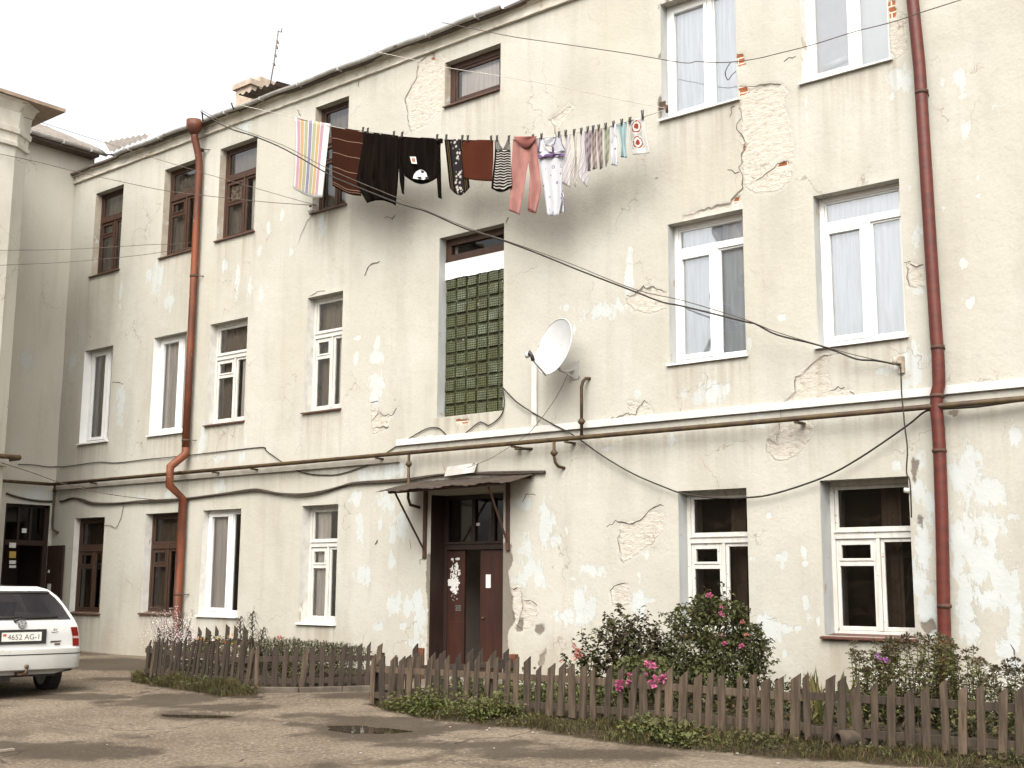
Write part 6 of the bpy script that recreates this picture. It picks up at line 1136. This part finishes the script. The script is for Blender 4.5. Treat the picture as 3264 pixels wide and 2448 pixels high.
cloth([(1742,160),(1748,340),(1768,470),(1790,530)], [(1918,110),(1930,330),(1978,512)], cB, uvmat('cloth_embroidered', f_emb, tl=.15), 'embroidered_towel', None, 'white towel with red and black embroidered flowers at the right end of the washing', 'towel', .012, 1.2, cols=30, rows=30)
PINS = [(cA,(888,262),'where the brown towel meets the black skirt, left of two'),(cA,(936,272),'where the brown towel meets the black skirt, right of two'),(cA,(1228,308),'at the right end of the black skirt'),(cA,(1318,316),'on the left shoulder of the black sweater'),(cA,(1705,345),'on the right shoulder of the black sweater'),(cA,(1805,345),'on the left corner of the flower runner'),(cA,(1982,352),'on the right corner of the flower runner'),(cA,(2043,355),'on the left corner of the rust towel'),
 (cB,(228,358),'on the right corner of the rust towel'),(cB,(293,356),'on the left strap of the tank top'),(cB,(420,358),'on the right strap of the tank top'),(cB,(690,345),'on the waistband of the pink trousers'),(cB,(780,335),'on the left strap of the nightdress'),(cB,(975,315),'on the right strap of the nightdress'),(cB,(1047,300),'on the striped kerchief next to the nightdress'),(cB,(1140,290),'on the narrow crumpled kerchief'),(cB,(1220,276),'on the striped kerchief left of the plaid cloths'),(cB,(1290,262),'on the purple-brown plaid cloth'),(cB,(1350,250),'on the narrow reddish plaid cloth'),(cB,(1415,240),'on the grey-brown plaid cloth'),(cB,(1490,222),'on the greenish plaid cloth'),(cB,(1575,200),'on the white speckled cloth'),(cB,(1665,180),'on the turquoise cloth'),(cB,(1750,160),'on the left corner of the embroidered towel'),(cB,(1895,112),'on the right corner of the embroidered towel')]
M_PIN = M('dark_pin', (.05, .045, .045), (.035, .03, .03), .6, 10)
for cv, p, where in PINS:
    c = Vector(W(*cv(p), CLY-.012)); a = random.gauss(.1, .12); m = MB(); k = 1.7 if 'right corner of the embroidered' in where else 1
    for s in (-1, 1): m.beam(c+Vector((s*.006+.0, 0, -.035)), c+Vector((s*.014+a*.05, -.004, .055*k)), .011, .014, (0, 1, 0))
    m.tube([c+Vector((-.012, -.01, .0)), c+Vector((.012, -.01, .0))], .006, 5); tag(m.build('clothes_peg', M_PIN), 'dark clothes peg '+where, 'clothes peg', 'clothes pegs on the washing line')
# ------------------------------------------------------------------ white estate car
dpt = 16.0; dc = AW+AR*(60-1632)/FPX-AU*(2213-1224)/FPX; o = CAM+dc*dpt; cz = gz(o[0]-.5, o[1])
ang = math.atan2(-(-.995), .10)
car = thing('parked_car', (o[0], o[1], cz), 'white estate car parked at the left edge, seen from behind', 'car', None, ang)
M_CAR = M('car_white', (.60, .60, .585), (.56, .56, .54), .28, 2, kind='Object', coat=.6, spots=((.6, .58, .54), 3, .66)); M_BUMP = M('bumper_white', (.55, .55, .52), (.49, .48, .44), .42, 2, kind='Object', spots=((.45, .4, .33), 5, .64)); M_TRIM = M('black_trim', (.022, .020, .019), (.03, .026, .024), .5, 8, kind='Object'); M_RUB = M('tyre_rubber', (.02, .017, .015), (.035, .03, .026), .9, 30, kind='Object', bump=.4)
M_CGL, nt, b, out = newmat('car_glass'); t = NT(nt); b.inputs['Base Color'].default_value = (.05, .045, .05, 1); b.inputs['Roughness'].default_value = .04; b.inputs['Specular IOR Level'].default_value = .8; tp = t.n('BsdfTransparent'); tp.inputs[0].default_value = (.72, .68, .68, 1); e = t.n('MixShader'); e.inputs[0].default_value = .22; t.l(tp.outputs[0], e.inputs[1]); t.l(b.outputs[0], e.inputs[2]); t.l(e.outputs[0], out.inputs[0])
def cb(mb, name, mat, par=car, **k): return mb.build(name, mat, par, world=False, **k)
PR_ = [(0, .30), (.50, .30), (.74, .33), (.80, .45), (.825, .62), (.81, .80), (.775, .93), (.745, 1.00), (.66, 1.17), (.56, 1.33), (.47, 1.41), (.36, 1.445), (0, 1.46)]
def yoff(z): return .05+max(0, z-.95)*.62+max(0, .62-z)*.05+(max(0, z-1.36)*1.6)
def prof(y, hood=None, w=1.0, rear=False):
    r_ = []
    for x, z in PR_:
        if hood is not None and z > hood: x, z = (x*.55+.33 if x > .01 else 0), hood-(.0 if x > .1 else -.02)
        r_.append((x*w, (y+yoff(z)) if rear else y, z))
    return r_+[(-p[0], p[1], p[2]) for p in r_[-2:0:-1]]
st = [prof(0, rear=True, w=.985), prof(.10, rear=True, w=1.0)]
for y in (.9, 1.6, 2.2, 2.7): st.append(prof(y))
st += [prof(3.05, hood=1.12), prof(3.3, hood=.98), prof(3.8, hood=.90, w=.97), prof(4.15, hood=.80, w=.93), prof(4.30, hood=.62, w=.88)]
m = MB(); n = len(st[0]); m.add([p for r_ in st for p in r_], [(i*n+j, (i+1)*n+j, (i+1)*n+(j+1) % n, i*n+(j+1) % n) for i in range(len(st)-1) for j in range(n)], 0, True)
# rear closed panel, leaving the window opening
zw0, zw1 = 1.01, 1.385
def hw(z): return .985*float(np.interp(z, [p[1] for p in PR_[1:]], [p[0] for p in PR_[1:]]))
zs_ = [.30, .38, .50, .62, .80, .93, zw0]; m.grid([[(hw(z)*u, yoff(z), z) for u in np.linspace(-1, 1, 13)] for z in zs_])
zz_ = [zw0, 1.1, 1.2, 1.3, zw1]; 
for s in (-1, 1): m.grid([[(s*hw(z)*u, yoff(z), z) for u in np.linspace(1, .93 if z < 1.3 else .90, 4)] for z in zz_], flip=s > 0)
m.grid([[(hw(z)*u, yoff(z), z) for u in np.linspace(-1, 1, 13)] for z in (zw1, 1.41, 1.445)])
body = cb(m, 'body', M_CAR)
m = MB(); m.grid([[(hw(z)*u*(.93 if z < 1.3 else .90), yoff(z)-.004, z) for u in np.linspace(-1, 1, 13)] for z in zz_]); cb(m, 'rear_window', M_CGL)
m = MB()
for s in (-1, 1): m.grid([[(s*hw(z)*u*(.93 if z < 1.3 else .90), yoff(z)-.008, z) for u in (1, .945)] for z in zz_], flip=s > 0)
m.grid([[(hw(z)*u*.93, yoff(z)-.009, z) for u in np.linspace(-1, 1, 9)] for z in (zw0, zw0+.035)]); m.grid([[(hw(z)*u*.90, yoff(z)-.009, z) for u in np.linspace(-1, 1, 9)] for z in (zw1-.022, zw1)]); cb(m, 'window_seal', M_TRIM)
m = MB()
for s in (-1, 1):
    for ya, yb in ((.75, 1.55), (1.62, 2.45)): m.add([(s*(hw(z)/.985+.004), y, z) for y, z in ((ya, 1.02), (yb, 1.02), (yb-.05, 1.34), (ya+.12, 1.34))], [(0, 1, 2, 3)])
cb(m, 'side_window', M_CGL)
m = MB(); m.add([(-.7, 3.02, 1.13), (.7, 3.02, 1.13), (.5, 2.72, 1.42), (-.5, 2.72, 1.42)], [(0, 1, 2, 3)]); cb(m, 'windscreen', M_CGL)
m = MB(); 
for x in (-.40, .40): m.box((x-.24, 1.55, .75), (x+.24, 1.68, 1.02)); m.box((x-.13, 1.55, 1.02), (x+.13, 1.65, 1.22))
m.box((-.6, .45, .9), (.6, 1.3, .96)); cb(m, 'seats', M('car_seat', (.42, .38, .4), (.3, .27, .28), .9, 8, kind='Object'))
m = MB(); R0 = [(-.82, .30), (-.835, .06), (-.72, -.045), (-.3, -.075), (.3, -.075), (.72, -.045), (.835, .06), (.82, .30)]; rows = []
for z, k in ((.355, .965), (.37, .99), (.52, 1.0), (.60, .995), (.635, .985), (.645, .95)): rows.append([(x*k, y if k > .97 else y+.03, z) for x, y in R0])
m.grid(rows); m.add([(*p[:2], .644) for p in rows[-1]], [tuple(range(8))]); cb(m, 'bumper', M_BUMP, bevel=.006)
m = MB(); rows = [[(x*1.004, y-.004, z) for x, y in R0] for z in (.558, .570)]; m.grid(rows); cb(m, 'bumper_strip', M_TRIM)
m = MB().box((-.52, .10, .27), (.52, 1.3, .36)); m.box((-.45, .08, .22), (-.1, .5, .30)); cb(m, 'underbody', M_TRIM)
for s in (-1, 1):
    for y in (.78, 3.35):
        w = MB(); rows = []; n = 26
        for x, r_ in ((.62, .19), (.62, .265), (.64, .29), (.66, .295), (.78, .295), (.80, .285), (.805, .21), (.79, .19)): rows.append([(s*x, y+r_*math.cos(2*math.pi*j/n), .295+r_*math.sin(2*math.pi*j/n)) for j in range(n+1)])
        w.grid(rows, flip=s < 0); wl = cb(w, 'wheel', M_RUB); h = MB(); h.add([(s*.785, y+.2*math.cos(2*math.pi*j/n), .295+.2*math.sin(2*math.pi*j/n)) for j in range(n)], [tuple(range(n))]); h.add([(s*.625, y+.2*math.cos(2*math.pi*j/n), .295+.2*math.sin(2*math.pi*j/n)) for j in range(n)], [tuple(range(n))])
        cb(h, 'rim', M('rim', (.3, .29, .28), (.22, .21, .2), .5, 5, kind='Object', metal=.3), wl)
m_red = M('lamp_red', (.20, .016, .010), (.13, .011, .008), .18, 10, kind='Object', stretch=(1, 1, 14), coat=.5); m_wh = M('lamp_clear', (.42, .3, .26), (.34, .22, .2), .2, 10, kind='Object')
for s in (-1, 1):
    m = MB()
    for z0_, z1_, mi in ((.655, .755, 0), (.755, .785, 1), (.785, .905, 0)):
        pts = []; 
        m.grid([[(s*(hw(z)*u+ (.012 if u > 1 else 0)), yoff(z)-.012+(.10 if u > 1 else 0), z) for u in (.865-.05*(.9-z)*-1, .93, .985, 1.012)] for z in (z0_, z1_)], mi, False, flip=s < 0)
    cb(m, 'tail_light', [m_red, m_wh])
def rp(x, z, d=.006): return (x, yoff(z)-d, z)
m = MB()
for a, c in (((-.72, .515), (.66, .515)), ((.66, .515), (.735, .62)), ((-.72, .515), (-.735, .62))): m.beam(rp(*a, .002), rp(*c, .002), .008, .006)
cb(m, 'tailgate_seam', M_TRIM)
m = MB().prism([rp(-.335, .695), rp(.335, .695), rp(.335, .885), rp(-.335, .885)], (0, -.012, 0)); pf = cb(m, 'plate_surround', M_TRIM, bevel=.012)
m = MB().prism([rp(-.265, .735, .0195), rp(.265, .735, .0195), rp(.265, .85, .0195), rp(-.265, .85, .0195)], (0, -.004, 0)); pl = cb(m, 'number_plate', M('plate_white', (.72, .72, .66), (.66, .66, .6), .4, 8, kind='Object'), pf)
m = MB(); text_mesh(m, '4652 AG-1', .098, (-.19, yoff(.76)-.0245, .755), (1, 0, 0), (0, 0, 1)); cb(m, 'plate_text', M('plate_ink', (.05, .045, .04), (.08, .07, .06), .6, 10, kind='Object'), pf); m = MB().prism([rp(-.25, .80, .024), rp(-.205, .80, .024), rp(-.205, .83, .024), rp(-.25, .83, .024)], (0, -.001, 0)); cb(m, 'plate_flag', M('plate_red', (.5, .1, .05), (.4, .08, .04), .6, kind='Object'), pf)
# round badge with its two letters
m = MB(); c0 = Vector(rp(0, .955, .012)); rr = .052; ringp = [c0+Vector((rr*math.cos(2*math.pi*j/28), 0, rr*math.sin(2*math.pi*j/28))) for j in range(29)]; m.tube(ringp, .006, 6)
for a, c in (((-.022, .046), (-.001, .004)), ((.022, .046), (.001, .004)), ((-.044, .022), (-.022, -.044)), ((-.022, -.044), (-.001, -.008)), ((.001, -.008), (.022, -.044)), ((.022, -.044), (.044, .022))): m.beam(c0+Vector((a[0], 0, a[1])), c0+Vector((c[0], 0, c[1])), .007, .008, (0, 1, 0))
cb(m, 'badge', M('badge_chrome', (.35, .35, .35), (.22, .22, .22), .3, 8, kind='Object', metal=.6))
M_LET = M('lettering', (.06, .045, .035), (.1, .07, .05), .5, 8, kind='Object'); m = MB()
text_mesh(m, 'BY', .05, rp(.43, .855, .005), (1, 0, 0), (0, 0, 1)); m.tube(smooth([rp(.40, .848, .006), rp(.44, .838, .006), rp(.5, .848, .006)]), .003, 4); cb(m, 'country_sticker', M_LET)
m = MB().prism([rp(.395, .705, .004), rp(.535, .712, .004), rp(.55, .73, .004), rp(.405, .727, .004)], (0, -.003, 0)).prism([rp(.455, .672, .004), rp(.53, .672, .004), rp(.538, .695, .004), rp(.46, .695, .004)], (0, -.003, 0)); cb(m, 'model_lettering', M_LET)
m = MB(); m.prism([rp(-.08, .565, .003), rp(.10, .565, .003), rp(.115, .58, .003), rp(.115, .63, .003), rp(-.08, .63, .003)], (0, -.002, 0)); st_ = cb(m, 'sticker', M('sticker_pale', (.7, .7, .66), (.66, .66, .6), .6, kind='Object')); m = MB().prism([rp(-.065, .59, .0055), rp(.05, .59, .0055), rp(.05, .605, .0055), rp(-.065, .605, .0055)], (0, -.001, 0)).prism([rp(.068, .588, .0055), rp(.09, .588, .0055), rp(.09, .61, .0055), rp(.068, .61, .0055)], (0, -.001, 0)); cb(m, 'sticker_print', M_LET, st_)
m = MB().tube([rp(-.10, .99, .02), rp(-.05, 1.02, .035), rp(.05, 1.032, .03), rp(.5, 1.042, .022)], [.02, .012, .009, .007], 7); m.tube([rp(-.45, 1.045, .022), rp(.35, 1.045, .022)], .008, 5); cb(m, 'wiper', M_TRIM)
m = MB().tube([(.03, .0, .30), (.03, -.11, .335), (.03, -.115, .40)], .016, 8); m.tube([(.03, -.115, .385), (.03, -.115, .405), (.03, -.115, .43), (.03, -.115, .442)], [.014, .027, .027, .012], 10); m.box((-.05, -.04, .30), (.09, .1, .335)); cb(m, 'tow_bar', M('rusty_steel', (.13, .075, .045), (.08, .05, .03), .7, 12, kind='Object'))
m = MB().tube([(-.2, 1.05, 1.45), (-.2, 1.0, 1.60)], [.006, .003], 5); m.tube([(-.2, 1.06, 1.44), (-.2, 1.05, 1.475)], .014, 6); cb(m, 'antenna', M_TRIM)
# ------------------------------------------------------------------ across the yard: what the panes mirror, plus one added unseen sky blocker
M_BRK2, nt, b, out = newmat('far_brick'); t = NT(nt); br = t.n('TexBrick'); t.l(t.coord((1, 1, 1), 'Object'), br.inputs['Vector']); br.inputs['Scale'].default_value = 2.0; br.inputs['Color1'].default_value = (.20, .12, .06, 1); br.inputs['Color2'].default_value = (.15, .09, .05, 1); br.inputs['Mortar'].default_value = (.28, .22, .16, 1); t.l(br.outputs[0], b.inputs['Base Color']); b.inputs['Roughness'].default_value = .9
def house(name, label, x0, x1, y, h, mat, nwin, nfl, dep=8, gable=0):
    hs = thing(name, ((x0+x1)/2, y, 0), label, 'building'); m = MB(); m.box((x0, y-dep, -.2), (x1, y, h)); m.build('wall', mat, hs)
    r_ = MB(); r_.add([(x0-.3, y+.4, h), (x1+.3, y+.4, h), (x1+.3, y-dep/2, h+gable), (x0-.3, y-dep/2, h+gable), (x0-.3, y-dep-.3, h), (x1+.3, y-dep-.3, h)], [(0, 1, 2, 3), (3, 2, 5, 4)]); r_.build('roof', M_SLATE, hs)
    for i in range(nwin):
        for f in range(nfl):
            x = x0+(x1-x0)*(i+.5)/nwin; z = 1.1+f*(h/nfl); w = MB(); ring(w, x-.5, x+.5, z, z+1.5, .07, y+.0, y+.03); q = w.build('window', M_WPAINT, hs); MB().add([(x-.43, y+.012, z+.07), (x+.43, y+.012, z+.07), (x+.43, y+.012, z+1.43), (x-.43, y+.012, z+1.43)], [(0, 1, 2, 3)]).build('pane', M_CGL, q)
    return hs
house('brick_building', 'narrow tall brick building across the yard, mirrored in a white window', -31.4, -29.9, -40, 22, M_BRK2, 1, 5, 4, .8)
house('rendered_house', 'tall white rendered house across the yard in front of the brick building', -37, -27.5, -37.5, 11.5, M('far_white', (.8, .8, .76), (.7, .7, .66), .9, 3), 4, 5, 2.2, .6)
house('brick_building', 'long dark brick house added unseen behind the viewer to keep low sky light off the facade', -30, 16, -25.5, 8.6, M_BRK2, 12, 2, 9, 2.0)  # added out of view, sized and placed to darken the lower facade
tr = thing('tree', (-28.9, -41, 0), 'leafy tree across the yard beside the brick house', 'tree'); MB().tube([(-28.9, -41, -.1), (-28.8, -41, 6), (-29, -41.1, 12), (-28.9, -41, 18)], [.3, .24, .16, .06], 10).build('trunk', STEMD, tr); m = MB()
for c, r_, n in (((-28.6, -41, 15), (1.3, 1.4, 3.2), 900), ((-28.8, -41.2, 18.5), (.8, 1, 2.2), 500), ((-27.6, -41, 12), (1.6, 1.6, 2.4), 500)): blob(m, c, r_, n, .3, .2, [0, 0, 1])
m.build('crown', [L_DARK, L_MID], tr)
# ------------------------------------------------------------------ light, sky, camera
SUN_EL, SUN_AZ = 48, 152                                  # azimuth clockwise from +y
sd_ = Vector((math.sin(R(SUN_AZ))*math.cos(R(SUN_EL)), math.cos(R(SUN_AZ))*math.cos(R(SUN_EL)), math.sin(R(SUN_EL))))
ld = D.lights.new('sun', 'SUN'); ld.energy = .5; ld.angle = R(70); ld.color = (1.0, .97, .92); lo = D.objects.new('sun', ld); COL.objects.link(lo); lo.rotation_euler = sd_.to_track_quat('Z', 'Y').to_euler(); lo.location = (-10, -20, 30)
wd = D.worlds.new('World'); SC.world = wd; wd.use_nodes = True; nt = wd.node_tree; nt.nodes.clear(); t = NT(nt)
sk = t.n('TexSky', sky_type='NISHITA'); sk.sun_disc = False; sk.sun_elevation = R(SUN_EL); sk.sun_rotation = R(SUN_AZ); sk.air_density = 1.0; sk.dust_density = 6.0; sk.ozone_density = .6
hs = t.n('HueSaturation'); hs.inputs['Saturation'].default_value = .22; t.l(sk.outputs[0], hs.inputs['Color']); wc = t.mix(1.0, hs.outputs[0], (1.0, .995, .97), 'MULTIPLY')
bg = t.n('Background'); t.l(wc, bg.inputs[0]); bg.inputs[1].default_value = .15; wo_ = t.n('OutputWorld'); t.l(bg.outputs[0], wo_.inputs[0])
cd = D.cameras.new('camera'); cam = D.objects.new('camera', cd); COL.objects.link(cam); SC.camera = cam
mw = Matrix.Identity(4)
for i, ax in enumerate((AR, AU, -AW)):
    for j in range(3): mw[j][i] = float(ax[j])
for j in range(3): mw[j][3] = float(CAM[j])
cam.matrix_world = mw; cd.sensor_fit = 'HORIZONTAL'; cd.sensor_width = 36; cd.lens = FPX/3264*36; cd.clip_start = .05; cd.clip_end = 1000
vs = SC.view_settings; SC.display_settings.display_device = 'sRGB'; vs.view_transform = 'Standard'; vs.look = 'None'; vs.gamma = 1; vs.use_curve_mapping = False; vs.exposure = 1.5
SC.render.engine = 'CYCLES'; cy = SC.cycles; cy.max_bounces = 10; cy.transparent_max_bounces = 16; cy.diffuse_bounces = 4; cy.glossy_bounces = 4; cy.use_denoising = True; cy.sample_clamp_indirect = 8
SC.render.resolution_x = 1024; SC.render.resolution_y = 768
